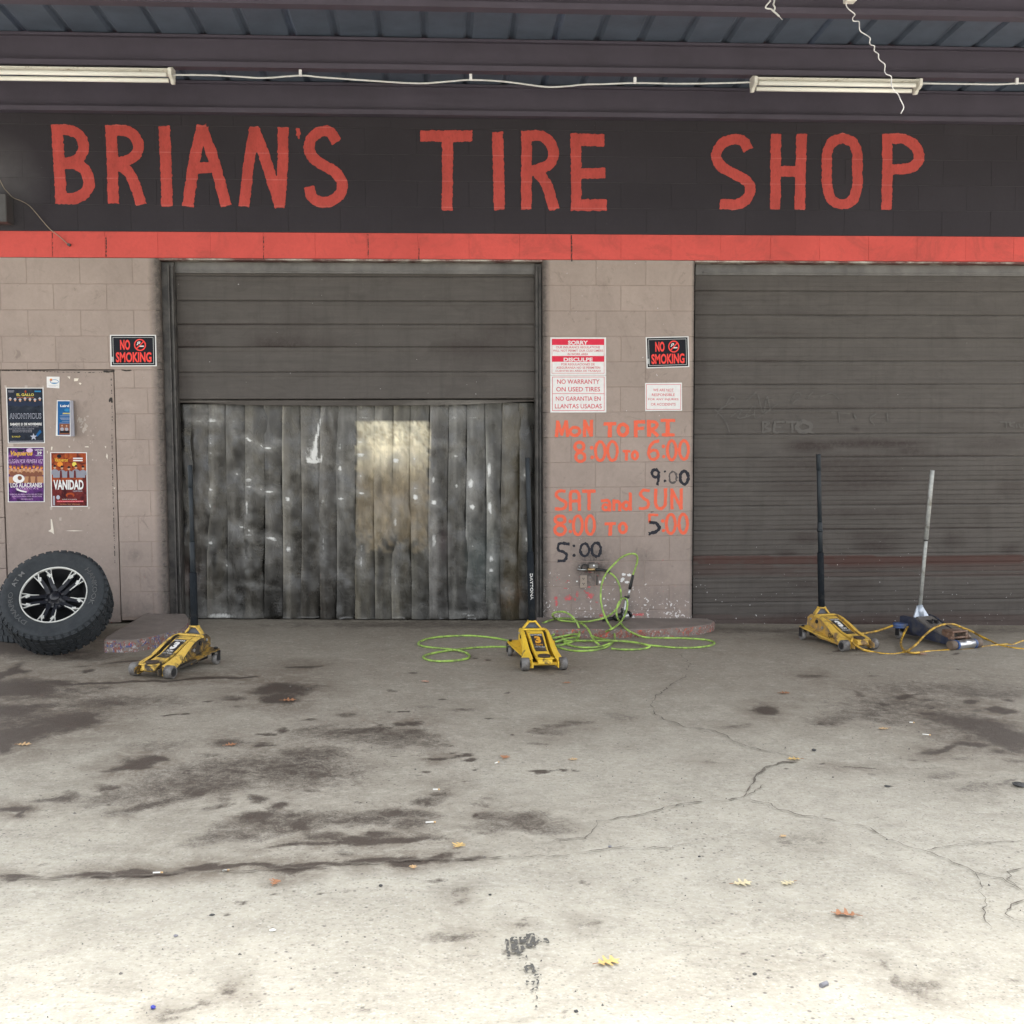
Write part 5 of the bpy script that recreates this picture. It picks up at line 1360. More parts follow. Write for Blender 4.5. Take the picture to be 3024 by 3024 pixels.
def pB(f):
    f.rect('bg_purple', 2.5, 2, 97.5, 148)
    f.text('p_gold', 'Vaqueros', 5, 10, 66, 27, 0.03, 3, slant=4); f.ell('p_navy', 36, 9, 9, 4, 12, 2); f.ell('p_lilac', 60, 9, 9, 6, 14, 2)
    f.text('p_white', 'VIERNES', 74, 6, 95, 9.5, 0.02, 3); f.text('p_white', '29', 80, 12, 92, 20, 0.03, 3); f.rect('p_grey', 76, 22, 94, 24, 3)
    f.text('p_lilac', 'LLEGAN POR PRIMERA VEZ', 3, 33, 94, 44, 0.0, 3, slant=3)
    figures(f, 9, 3, 97, 55, 5.5, 'p_tan', 'p_orange', 'p_brown'); figures(f, 8, 6, 94, 62, 5, 'p_brown', 'p_skin')
    f.rect('p_tan', 3, 80, 97, 98, 6)
    for x in (18, 40, 58, 76): f.poly('p_brown', [(x, 72), (x + 3, 72), (x + 5, 98), (x - 3, 98)], 8)
    f.ell('p_white', 30, 86, 16, 12, 16, 9); f.ell('p_brown', 33, 84, 6, 6, 12, 10)
    f.rect('bg_purple', 3, 98, 97, 126, 8)
    f.text('p_white', 'LOS ALACRANES', 8, 97, 93, 110, 0.02, 10); f.text('p_lilac', 'M U S I C A L', 22, 111, 84, 115, 0.01, 10)
    f.poly('p_white', [(24, 112), (36, 117), (52, 121), (50, 124), (34, 121), (24, 117)], 10)
    for yy, a, b in ((127, 6, 94), (132.5, 12, 92), (140, 36, 68)): f.text('p_lilac', 'DISCO RUBEN LOS SELECTOS', a, yy, b, yy + 3.4, 0.01, 10)
poster([(102, 968), (634, 968), (638, 1752), (112, 1754)], 'purple poster of a suited band with the date 29 and ALACRANES in white', pB)
def pC(f):
    f.rect('bg_fire', 2.5, 2, 97.5, 80); f.rect('bg_wine', 2.5, 80, 97.5, 148)
    f.text('p_gold', 'Vaqueros', 9, 16, 46, 29, 0.03, 3, slant=3); f.ell('p_black', 24, 11, 6, 5, 12, 3)
    f.rect('p_white', 62, 15, 88, 18.5, 3); f.rect('p_white', 62, 21, 88, 24.5, 3)
    f.ell('p_orange', 26, 33, 8, 7, 14, 2); f.ell('p_yellow', 65, 33, 6, 6, 14, 2); f.ell('p_brown', 96, 42, 1, 1, 8, 2)
    figures(f, 5, 2, 98, 43, 5.6, 'p_suit', 'p_skin', 'p_black')
    f.rect('p_suit', 6, 58, 94, 70, 6)
    for x in (28, 48, 66): f.poly('p_wine', [(x - 2, 50), (x + 2, 50), (x + 3.5, 70), (x - 3.5, 70)], 7)
    f.text('p_white', 'VANIDAD', 7, 76, 89, 103, 0.035, 9); f.text('p_grey', 'NORTENA', 60, 105, 86, 109, 0.02, 9)
    f.ell('p_silver', 19, 124, 5, 6, 10, 9); f.ell('p_rust', 52, 118, 12, 7, 14, 8); f.ell('bg_wine', 52, 121, 8, 5, 12, 9)
    f.rect('p_grey', 5, 120, 10, 146, 9)
    f.text('p_white', 'boletos en la puerta', 30, 128, 70, 131, 0.01, 10); f.rect('p_red', 15, 133, 88, 137, 10); f.text('p_white', 'VENTA DE BOLETOS EN TAQUILLA', 16, 134, 87, 136.3, 0.0, 12)
    f.text('p_tan', 'todos los viernes', 24, 141, 78, 144.5, 0.01, 10)
poster([(716, 1040), (1240, 1042), (1254, 1818), (732, 1820)], 'red and orange poster with VANIDAD in tall white letters, lower right of the four', pC)
M['flyer_back'] = simple('grey_paper_back', (0.27, 0.27, 0.31), 0.7, var=0.1)
# folded blue flyer: right part curls away from the wall
def curl(x): return 0.0
r, y = plate([(812, 300), (1000, 302), (1008, 815), (795, 806)], 0.0012, 'p_white', 'blue flyer with its right side curled forward off the wall', 'flyer', *OP, name='flyer', partname='paper', yb=0.0035)
f = Flat(*OP, y)
f.rect('p_blue', 822, 312, 996, 796, 1)
f.text('p_white', 'Laird', 860, 362, 985, 396, 0.035, 3)
f.ell('p_sky', 955, 440, 38, 22, 14, 2); f.rect('p_yellow', 895, 480, 996, 492, 2)
for a, b, yy in ((890, 996, 505), (852, 996, 520), (854, 996, 548), (858, 996, 560), (870, 996, 572), (885, 996, 597), (850, 996, 622)): f.rect('p_silver', a, yy, b, yy + 4, 2)
f.rect('p_brown', 848, 634, 996, 790, 2); f.ell('p_grey', 885, 712, 26, 26, 12, 4); f.ell('p_grey', 950, 712, 26, 24, 12, 4); f.rect('p_black', 855, 735, 990, 765, 5); f.ell('p_skin', 885, 662, 12, 14, 10, 4); f.ell('p_skin', 950, 665, 12, 14, 10, 4)
f.build(r)
off = np.array(r.location); V = []; F = []
for j in range(9):
    v = j / 8
    for i in range(9):
        u = i / 8
        a0 = np.array([1000 + 8 * v, 302 + 513 * v]); a1 = np.array([1046 + 24 * v, 306 + 508 * v])
        p = a0 * (1 - u) + a1 * u
        q = W(OP[0][0] + p[0] / OP[1], OP[0][1] + p[1] / OP[1], 0.003 - 0.055 * math.sin(u * 2.2) * (0.7 + .3 * v)) - off
        V.append(q)
F = [(j * 9 + i, (j + 1) * 9 + i, (j + 1) * 9 + i + 1, j * 9 + i + 1) for j in range(8) for i in range(8)]
link_mesh('curled_edge', V, F, M['flyer_back'], r, smooth=True)
# torn white sticker with a small sun and cloud drawing
r, y = plate([(665, -38), (850, -36), (846, 130), (668, 118)], 0.001, 'p_white', 'small torn white flyer with a sun and cloud drawing above the posters', 'flyer', *OP, name='flyer', partname='paper', yb=0.0035)
f = Flat(*OP, y)
f.ell('p_orange', 728, 10, 20, 20, 12, 1)
for k in range(22):
    a0, a1 = 2 * math.pi * k / 22, 2 * math.pi * (k + 1) / 22
    f.poly('p_sky', [(775 + 62 * math.cos(a0), 34 + 32 * math.sin(a0)), (775 + 62 * math.cos(a1), 34 + 32 * math.sin(a1)), (775 + 54 * math.cos(a1), 34 + 25 * math.sin(a1)), (775 + 54 * math.cos(a0), 34 + 25 * math.sin(a0))], 2)
f.rect('p_sky', 735, 48, 820, 58, 3); f.rect('p_grey', 690, 84, 825, 88, 3); f.rect('p_grey', 700, 98, 800, 101, 3)
f.build(r)
# paper scraps, tape and glue marks left on the panel: flat marks on that panel
M['paper_scrap'] = simple('paper_scrap', (0.68, 0.63, 0.55), 0.8, var=0.1)
M['tape'] = simple('yellowed_tape', (0.40, 0.34, 0.30), 0.4, var=0.1)
def scrap(polys, mat, nm):
    mb = MB()
    for p in polys: mb.add([W(x / 3.22, 1100 + y / 3.22, 0.0035) for x, y in p], [tuple(range(len(p)))[::-1]])
    return mb.build(nm, M[mat], building)
for p in ([(640, 38), (668, 38), (664, 64)], [(704, 56), (748, 56), (738, 80), (705, 84)], [(748, 102), (760, 96), (776, 102), (764, 118)], [(486, 706), (500, 706), (496, 740), (486, 738)], [(445, 748), (456, 745), (452, 776)], [(806, 704), (838, 700), (845, 712), (806, 710)], [(482, 1390), (494, 1400), (508, 1480), (515, 1540), (490, 1520), (458, 1508), (485, 1490)], [(620, 1505), (700, 1500), (800, 1506), (700, 1510)], [(1078, 1096), (1098, 1092), (1090, 1110)], [(652, 706), (668, 704), (664, 714)], [(1015, 768), (1025, 790), (1022, 828), (1008, 800)], [(995, 700), (1010, 702), (1005, 722)]):
    scrap([p], 'paper_scrap', 'paper_scrap')
for p in ([(40, 122), (62, 122), (62, 150), (46, 146)], [(234, 122), (262, 122), (262, 146), (236, 146)], [(404, 122), (420, 128), (418, 150), (402, 146)], [(70, 680), (125, 680), (130, 705), (72, 705)], [(472, 1275), (500, 1275), (494, 1308), (476, 1306)], [(664, 1280), (694, 1280), (690, 1308), (668, 1306)], [(835, 1275), (858, 1278), (852, 1300), (838, 1300)], [(560, 1380), (585, 1376), (586, 1410), (562, 1408)]):
    scrap([p], 'tape', 'tape_scrap')
# glue smears (pale speckled streaks) beside the flyer
def glue(cx, cy, rx, ry, seed, thr=.6):
    c = 5.0; X, Y = np.meshgrid(np.arange(cx - rx, cx + rx, c), np.arange(cy - ry, cy + ry, c))
    d = np.hypot((X - cx) / rx, (Y - cy) / ry)
    Fd = (thr - fbm(X / 22, Y / 26, seed, 3) + d * 0.28) * 10
    Fd[0] = Fd[-1] = 9; Fd[:, 0] = Fd[:, -1] = 9
    march('glue_smear', Fd, cx - rx, cy - ry, c, lambda a, b: W(a / 3.22, 1100 + b / 3.22, 0.0045), M['glue'], building)
M['glue'] = simple('dried_glue', (0.40, 0.35, 0.31), 0.7, var=0.15, obj=False)
glue(800, 470, 70, 130, 3, .50); glue(860, 620, 50, 90, 4, .52); glue(455, 520, 40, 80, 5, .58); glue(685, 660, 50, 90, 6, .56); glue(900, 850, 60, 90, 7, .6); glue(450, 400, 30, 40, 8, .6); glue(470, 1100, 40, 90, 9, .64); glue(780, 480, 25, 60, 10, .45)
# dark pits and the ragged crack above the infill
M['pit'] = simple('dark_pit', (0.035, 0.03, 0.028), 0.9, obj=False)
def pit(pts, w, nm='crack'):
    S = [(x / 3.22, 700 + y / 3.22) for x, y in pts]
    xs = [p[0] for p in S]; ys = [p[1] for p in S]
    x0, x1, y0, y1 = min(xs) - 8, max(xs) + 8, min(ys) - 8, max(ys) + 8; c = 1.2
    X, Y = np.meshgrid(np.arange(x0, x1, c), np.arange(y0, y1, c))
    Fd = seg_sdf(X, Y, S, w / 3.22, 'round') + (vnoise(X / 3, Y / 3, len(pts)) - .5) * 2.6
    Fd[0] = Fd[-1] = 9; Fd[:, 0] = Fd[:, -1] = 9
    march(nm, Fd, x0, y0, c, lambda a, b: W(a, b, -0.0015), M['pit'], building)
pit([(990, 1278), (1030, 1280), (1085, 1274)], 16); pit([(1160, 1266), (1200, 1270), (1250, 1268)], 10)
pit([(1040, 1560), (1055, 1530), (1062, 1570)], 16); pit([(0, 1268), (300, 1270), (600, 1285), (980, 1288)], 2.5)
def vline(px, ya, yb, w, yo=-0.0016):
    pit([((px - 0) * 3.22, (ya - 700) * 3.22), ((px + .6) * 3.22, ((ya + yb) / 2 - 700) * 3.22), ((px + .3) * 3.22, (yb - 700) * 3.22)], w * 3.22, 'joint_crack')
vline(1688, 695, 770, 3.0); vline(1237, 727, 766, 2.0); vline(313, 700, 758, 2.2); vline(155, 690, 757, 1.6); vline(1087, 692, 766, 1.5); vline(778, 690, 765, 1.0)
pit([(1055, 1310), (1062, 1500), (1066, 1700), (1064, 1932)], 3.5); pit([(1064, 1900), (1072, 2300), (1082, 2700), (1092, 3100)], 3.5)

# ------------------------------------------------------------------ concrete plinths with chipped paint
def plinth_mat(name, seed, front):
    t = NT(name); p = t.pos()
    n1 = t.noise(p, 26, 4, 0.7, 1.2); n2 = t.noise(t.pos((1.1, 1, 1)), 19, 4, 0.7, 1.5); n3 = t.noise(p, 47, 3, 0.6, 1.0)
    top = t.mix(t.ramp(t.noise(p, 6, 5, .7), .3, .7), (0.17, 0.148, 0.132), (0.25, 0.215, 0.195))
    c = t.mix(t.ramp(n1, 0.50, 0.56), (0.20, 0.17, 0.15), (0.24, 0.09, 0.075))
    if front == 'mixed':
        c = t.mix(t.ramp(n2, 0.56, 0.59), c, (0.08, 0.10, 0.22))
        c = t.mix(t.ramp(n3, 0.57, 0.62), c, (0.36, 0.34, 0.34))
        c = t.mix(t.ramp(n1, 0.63, 0.66), c, (0.45, 0.10, 0.06))
    else:
        c = t.mix(t.ramp(n3, 0.60, 0.64), c, (0.40, 0.36, 0.34))
        c = t.mix(t.ramp(n2, 0.60, 0.63), c, (0.50, 0.10, 0.055))
        c = t.mix(t.ramp(n2, 0.42, 0.36), c, (0.17, 0.14, 0.125))
    g = t.n('ShaderNodeNewGeometry'); s = t.n('ShaderNodeSeparateXYZ'); t.lk(g.outputs['Normal'], s.inputs[0])
    c = t.mix(t.ramp(t.math('ADD', s.outputs[2], t.math('MULTIPLY', t.math('SUBTRACT', n3, .5), .6)), 0.5, 0.75), c, top)
    t.bump(t.math('ADD', n1, n3), 0.6, 0.006)
    return t.set(c, 0.85, 0, 0.25)
M['pl1'] = plinth_mat('chipped_red_blue_white_paint', 1, 'mixed'); M['pl2'] = plinth_mat('chipped_red_paint', 2, 'red')
def plinth(pts, h, mat, label):
    P = spline(pts, 5)
    ctr = sum(P) / len(P)
    r = empty('plinth', (ctr[0], ctr[1], ground_z(ctr[0])), label=label, cat='plinth', group='painted concrete plinths')
    zt = [-SLOPE * p[0] for p in P]
    V = []; F = []; n = len(P)
    rr = random.Random(int(ctr[0] * 10))
    lev = [(-0.03, 0), (h * .45, 0.0), (h * 0.86, 0.004), (h * 0.97, 0.012), (h, 0.03)]
    for (z, ins) in lev:
        for p in P:
            d = (ctr - p); d = d / (np.linalg.norm(d) + 1e-6)
            q = p + d * (ins + rr.uniform(-.004, .004) * (1 if ins < .02 else 0))
            V.append((q[0] - ctr[0], q[1] - ctr[1], z - SLOPE * (q[0]) - r.location[2] if True else z))
    for a in range(len(lev) - 1):
        for i in range(n - 1): F.append((a * n + i, a * n + i + 1, (a + 1) * n + i + 1, (a + 1) * n + i))
        F.append((a * n + n - 1, a * n, (a + 1) * n, (a + 1) * n + n - 1))
    F.append(tuple(range(4 * n, 5 * n)))
    link_mesh('slab', V, F, mat, r)
    return r
g2 = lambda x, y: np.array([G(x, y)[0], G(x, y)[1], 0.0])
A_ = [g2(308, 1921), g2(340, 1926), g2(400, 1925), g2(470, 1911), g2(520, 1897), g2(547, 1885), g2(557, 1872)]
xL = A_[0][0]; xR = A_[-1][0]
plinth([np.array([xL + .015, -0.002, 0]), np.array([xL, -0.5, 0])] + A_ + [np.array([xR - .04, -0.22, 0]), np.array([xR - .12, -0.002, 0])], 0.088, M['pl1'], 'rounded concrete plinth with chipped red, white and blue paint beside the spare tire')
B_ = [g2(1598, 1880), g2(1700, 1884), g2(1850, 1884), g2(1960, 1882), g2(2040, 1877), g2(2090, 1869), g2(2110, 1859)]
plinth([np.array([B_[0][0], -0.002, 0])] + B_ + [np.array([B_[-1][0] - .02, -0.04, 0]), np.array([B_[-1][0] - .07, -0.002, 0])], 0.07, M['pl2'], 'low concrete plinth with worn red paint at the foot of the middle pier')
PL2 = 0.07

# ------------------------------------------------------------------ tires
def rubber():
    t = NT('dusty_tire_rubber'); p = t.pos(obj=True)
    n = t.noise(p, 9, 5, 0.7); m = t.noise(p, 60, 4, 0.7)
    c = t.mix(t.ramp(n, 0.3, 0.7), (0.022, 0.026, 0.030), (0.040, 0.045, 0.050))
    c = t.mix(t.ramp(m, 0.5, 0.8, 0, 0.5), c, (0.060, 0.062, 0.062))
    t.bump(m, 0.25, 0.001)
    return t.set(c, 0.78, 0, 0.25)
M['rubber'] = rubber()
M['rubber_text'] = simple('raised_white_outline_rubber', (0.15, 0.15, 0.148), 0.7, var=0.2)
M['alloy_black'] = simple('gloss_black_alloy', (0.012, 0.013, 0.018), 0.28, var=0.3, dirt=(0.05, 0.05, 0.055), dirtamt=0.15, bump=0)
M['alloy_silver'] = simple('machined_alloy', (0.62, 0.63, 0.60), 0.38, 0.35, var=0.08, dirt=(0.3, 0.29, 0.26), dirtamt=0.1, bump=0.05)
M['barrel'] = simple('dark_wheel_barrel', (0.006, 0.006, 0.008), 0.6, bump=0)
def arc_text(s, r0, h, a_mid, span, z, flip=False, bold=0.01):
    """letters along a circle; returns verts, faces in local wheel space"""
    V, F = text_geo(s, bold)
    out = []
    for v in V:
        a = a_mid + (0.5 - v[0]) * span * (1 if not flip else -1)
        rr = r0 + (v[1] * h if not flip else (1 - v[1]) * h)
        out.append((rr * math.cos(a), rr * math.sin(a), z))
    return out, F
def tire(root, Ro=0.395, w=0.25, Ri=0.232, detail=True):
    hw = w / 2
    prof = [(Ri, hw * 0.80), (Ri + .010, hw * 0.93), (Ri + .022, hw * 0.97), (Ri + .05, hw * 1.07), (Ri + .085, hw * 1.08), (Ri + .088, hw * 1.10), (Ri + .118, hw * 1.07), (Ri + .122, hw * 1.045), (Ro - .024, hw * 0.985), (Ro - 0.011, hw * 0.90), (Ro - .007, hw * .5), (Ro - .006, 0)]
    prof = prof + [(r, -h) for r, h in prof[-2::-1]]
    mb = MB(); mb.lathe(prof, Matrix.Identity(4), 72); mb.build('carcass', M['rubber'], root)
    if not detail: return
    # tread blocks: rows round the circumference with zigzag offset, and shoulder lugs reaching the sidewall
    mb = MB(); n = 44
    for k in range(n):
        a = 2 * math.pi * k / n
        def blk(z0, z1, a0, a1, r0, r1, sk=0.0):
            V = []
            for rr in (r0, r1):
                for (aa, z) in ((a0, z0), (a1, z0), (a1 + sk, z1), (a0 + sk, z1)):
                    V.append((rr * math.cos(a + aa), rr * math.sin(a + aa), z))
            mb.add(V, [(3, 2, 1, 0), (4, 5, 6, 7), (0, 1, 5, 4), (1, 2, 6, 5), (2, 3, 7, 6), (3, 0, 4, 7)])
        st = 2 * math.pi / n
        o = (k % 2) * 0.2 * st
        for sg in (1, -1):
            blk(sg * hw * 0.56, sg * hw * 0.93, 0.06 * st, 0.78 * st, Ro - .02, Ro - (0.001 if k % 2 else 0.003), 0.05 * st)
            # shoulder lug down the sidewall
            V = []
            L = 0.052 if k % 2 else 0.036
            for (rr, z) in ((Ro - .004, hw * .90), (Ro - .016, hw * 1.0), (Ro - L, hw * 1.075), (Ro - L, hw * 1.0), (Ro - .03, hw * .86)):
                for aa in (0.14 * st, 0.72 * st): V.append((rr * math.cos(a + aa), rr * math.sin(a + aa), sg * z))
            mb.add(V, [(0, 1, 3, 2), (2, 3, 5, 4), (4, 5, 7, 6), (0, 2, 4, 6, 8), (1, 9, 7, 5, 3)])
            blk(sg * hw * 0.18, sg * hw * 0.50, 0.3 * st + o, 0.98 * st + o, Ro - .02, Ro - .0005, -0.15 * st * sg)
        blk(-hw * 0.13, hw * 0.13, o, 0.72 * st + o, Ro - .02, Ro, 0.22 * st)
    mb.build('tread', M['rubber'], root)
zf = np.array
# orientation of the leaning wheel from the ellipse of its rim
cdir = ray(159, 1757); cdir = cdir / np.linalg.norm(cdir)
rx_ = np.cross(cdir, np.array([0, 0, 1.0])); rx_ /= np.linalg.norm(rx_); ux_ = np.cross(rx_, cdir)
TIL = 0.56
nrm = -cdir * math.sqrt(1 - TIL ** 2) + TIL * (rx_ * (-0.34) + ux_ * 0.94)
nrm /= np.linalg.norm(nrm)
RO, TW = 0.366, 0.228
face_off = TW * 0.42
best = None
for t in np.linspace(6.5, 9.5, 600):
    cf = CAM + ray(159, 1757) / (ray(159, 1757) @ FWD) * t
    c = cf - nrm * face_off
    low = c[2] - RO * math.sqrt(1 - nrm[2] ** 2) - TW / 2 * abs(nrm[2])
    low2 = c[2] - (RO - .003) * math.sqrt(1 - nrm[2] ** 2) - TW / 2 * 0.93 * abs(nrm[2])
    e = abs(low2 - ground_z(c[0]))
    if best is None or e < best[0]: best = (e, c)
wc = best[1]
zax = Vector(nrm); xax = Vector(rx_) - zax * Vector(rx_).dot(zax); xax.normalize(); yax = zax.cross(xax)
wheel = empty('spare_wheel', tuple(wc), label='all terrain tire on a black and silver alloy wheel leaning near the left wall', cat='wheel')
wheel.rotation_euler = Matrix((xax, yax, zax)).transposed().to_euler()
tire(wheel, RO, TW, 0.220)
hw = TW / 2
for s_, am, sp in (('HANKOOK', 2, 66), ('DYNAPRO', 199, 62), ('AT M', 146, 26)):
    V, F = arc_text(s_, 0.262, 0.031, R(am), R(sp), hw * 1.08 + 0.0035, flip=False, bold=0.012)
    V2, F2 = arc_text(s_, 0.2635, 0.028, R(am), R(sp), hw * 1.08 + 0.0042, flip=False, bold=-0.016)
    if s_ != 'HANKOOK' and s_ != 'AT M' or True:
        mbt = MB(); mbt.add(V, F); mbt.build('sidewall_lettering', M['rubber_text'], wheel)
    if s_ != 'AT M':
        mbt = MB(); mbt.add(V2, F2); mbt.build('lettering_infill', M['rubber'], wheel)
rim = MB(); zf_ = hw * 0.84
rim.lathe([(0.225, zf_ - .01), (0.225, zf_ + 0.012), (0.220, zf_ + 0.014), (0.216, zf_ + 0.008), (0.215, zf_ - 0.002)], Matrix.Identity(4), 72); rim.build('rim_lip', M['alloy_silver'], wheel)
b_ = MB(); b_.lathe([(0.216, zf_ - .001), (0.208, zf_ - .03), (0.186, zf_ - .07), (0.18, -hw * .8), (0.02, -hw * .5)], Matrix.Identity(4), 48); b_.build('wheel_barrel', M['barrel'], wheel)
M['jack_blk'] = simple('dull_black_lug', (0.06, 0.06, 0.065), 0.4, 0.3)
hub = MB(); hub.lathe([(0.0, zf_ - .012), (0.028, zf_ - .012), (0.034, zf_ - .018), (0.036, zf_ - .03), (0.07, zf_ - .042), (0.082, zf_ - .05), (0.085, zf_ - .075), (0.0, zf_ - .08)], Matrix.Identity(4), 40)
hub.build('hub', M['alloy_black'], wheel)
lug = MB()
for k in range(6):
    a = R(60 * k + 15); lug.tube([(0.055 * math.cos(a), 0.055 * math.sin(a), zf_ - .05), (0.055 * math.cos(a), 0.055 * math.sin(a), zf_ - .026)], 0.009, 6, smooth=False)
lug.build('lug_nuts', M['jack_blk'], wheel)
SP0 = 38
for k in range(5):
    a0 = SP0 + 72 * k - 72 * 0
    Rm = Matrix.Rotation(R(a0), 4, 'Z') @ Matrix.Diagonal((.955, .955, 1, 1))
    sp = MB()
    for sg in (1, -1):
        # each arm is a tapering black beam
        pts = [(0.05, sg * 0.012), (0.05, sg * 0.040), (0.12, sg * 0.038), (0.20, sg * 0.052), (0.225, sg * 0.056), (0.225, sg * 0.026), (0.16, sg * 0.016), (0.10, sg * 0.010)]
        top = [(x, y, zf_ - 0.034 + 0.028 * (x - 0.05) / 0.175) for x, y in pts]
        bot = [(x, y, z - 0.03) for x, y, z in top]
        n = len(pts)
        sp.add([Rm @ Vector(v) for v in top + bot], [tuple(range(n)) if sg < 0 else tuple(range(n))[::-1], tuple(range(n, 2 * n))] + [(i, (i + 1) % n, n + (i + 1) % n, n + i) for i in range(n)])
    sp.build('spoke', M['alloy_black'], wheel)
    for sg in (1, -1):
        sv = MB()
        def zt(x): return zf_ - 0.034 + 0.028 * (x - 0.05) / 0.175 + 0.002
        # machined outer edge line, thickening into an open triangle by the rim
        for poly in ([(0.105, .040), (0.105, .036), (0.165, .040), (0.165, .050)], [(0.165, .050), (0.165, .040), (0.19, .036), (0.226, .022), (0.226, .029), (0.195, .042), (0.18, .047), (0.20, .056), (0.226, .062), (0.226, .069)],
                     [(0.226, .029), (0.226, .022), (0.232, .022), (0.231, .068), (0.226, .062), (0.221, .060), (0.221, .031)], [(0.186, .044), (0.175, .028), (0.165, .030), (0.168, .042)], [(0.200, .033), (0.19, .020), (0.175, .028), (0.186, .040)]):
            pl = [Rm @ Vector((x, sg * y, zt(x) + .0006 * len(poly))) for x, y in poly]
            pl2 = [Rm @ Vector((x, sg * y, zt(x) - .004)) for x, y in poly]
            n = len(pl)
            sv.add(pl + pl2, [tuple(range(n)) if sg < 0 else tuple(range(n))[::-1]] + [(i, (i + 1) % n, n + (i + 1) % n, n + i) for i in range(n)])
        sv.build('spoke_edge', M['alloy_silver'], wheel)
flat_t = empty('loose_tire', (0.02, -0.50, 0.118), label='worn black tire lying flat on the ground behind the leaning alloy wheel', cat='tire')
tire(flat_t, 0.37, 0.235, 0.22, True)

# ------------------------------------------------------------------ floor jacks
def jack_paint(name, dirtamt, col=(0.74, 0.49, 0.045), dirt=(0.10, 0.075, 0.045)):
    return simple(name, col, 0.42, var=0.10, scale=10, dirt=dirt, dirtamt=dirtamt, dscale=11, bump=0.1, bscale=60)
M['jack_clean'] = jack_paint('bright_yellow_jack_paint', 0.12)
M['jack_mid'] = jack_paint('worn_yellow_jack_paint', 0.36, (0.62, 0.40, 0.07), (0.2, 0.13, 0.07))
M['jack_dirty'] = jack_paint('greasy_yellow_jack_paint', 0.40, (0.68, 0.45, 0.09), (0.06, 0.05, 0.04))
M['jack_side_greasy'] = jack_paint('grease_coated_side_paint', 0.85, (0.5, 0.3, 0.05), (0.045, 0.04, 0.035))
M['jack_side_tan'] = jack_paint('dusty_yellow_side_paint', 0.55, (0.55, 0.33, 0.06), (0.23, 0.17, 0.11))
M['caster'] = simple('scuffed_iron_roller', (0.17, 0.165, 0.16), 0.6, 0.2, var=0.35, scale=30, dirt=(0.08, 0.07, 0.065), dirtamt=0.3)
M['wheel_dark'] = simple('black_wheel_core', (0.015, 0.015, 0.017), 0.6)
M['foam'] = simple('black_foam_grip', (0.011, 0.014, 0.018), 0.85, var=0.25, scale=30, dirt=(0.03, 0.03, 0.03), dirtamt=0.12, spec=0.15)
M['pole'] = simple('black_handle_pole', (0.012, 0.017, 0.022), 0.5, 0.0, var=0.3, scale=20, spec=0.3)
M['decal_black'] = simple('black_decal', (0.02, 0.021, 0.023), 0.4, var=0.2, dirt=(0.11, 0.095, 0.07), dirtamt=0.22, dscale=14)
M['decal_white'] = simple('white_decal_print', (0.72, 0.72, 0.70), 0.5, var=0.05)
M['decal_orange'] = simple('orange_decal_print', (0.70, 0.33, 0.03), 0.5, var=0.05)
M['saddle'] = simple('greasy_saddle_rubber', (0.05, 0.035, 0.025), 0.8, var=0.5, scale=30)
M['steel'] = simple('zinc_steel', (0.50, 0.51, 0.52), 0.35, 0.7, var=0.15, scale=25)
M['socket_in'] = simple('blue_grey_plate', (0.11, 0.12, 0.14), 0.6, var=0.15)
def root_at(name, loc, yaw, **kw):
    T = Matrix.Rotation(math.atan(SLOPE), 4, 'Y') @ Matrix.Rotation(yaw, 4, 'Z')
    r = empty(name, loc, T.to_euler(), **kw); return r, T
def arm_prof(y):  # top of the lift arm
    return np.interp(y, [-.30, -.22, -.12, 0.0, .08, .13], [.088, .098, .118, .168, .196, .200])
def side_prof(y):
    return np.interp(y, [-.33, -.27, -.2, -.12, -.03, .05, .1, .22, .26], [.062, .080, .095, .118, .160, .192, .203, .203, .17])
def pole_parts(r, T, loc, base, tip_world, seg, mats, word=None):
    """seg: list of (fraction0, fraction1, radius, material, name)"""
    tl = (Matrix.Translation(loc) @ T).inverted() @ Vector(tip_world)
    b = Vector(base); d = tl - b
    for (f0, f1, rad, mt, nm) in seg:
        mb = MB(); p0 = b + d * f0; p1 = b + d * f1; u = d.normalized()
        mb.tube([p0, p0 + u * .003, p1 - u * .003, p1], [rad * .85, rad, rad, rad * .85], 18)
        mb.build(nm, M[mt], r)
    if word:
        f0, f1, rad = word
        V, F = text_geo('DAYTONA', 0.01)
        u = d.normalized(); L = d.length
        front = (Matrix.Rotation(-r.rotation_euler[2], 3, 'Z') @ Vector((0.1, -1, 0))).normalized()
        front = (front - u * front.dot(u)).normalized(); side = u.cross(front).normalized()
        out = []
        for v in V:
            along = f1 + (f0 - f1) * v[0]; ang = (v[1] - .5) * 0.8
            out.append(b + d * along + (front * math.cos(ang) + side * math.sin(ang)) * (rad + .0008))
        mb = MB(); mb.add(out, F); mb.build('grip_lettering', M['decal_white'], r)
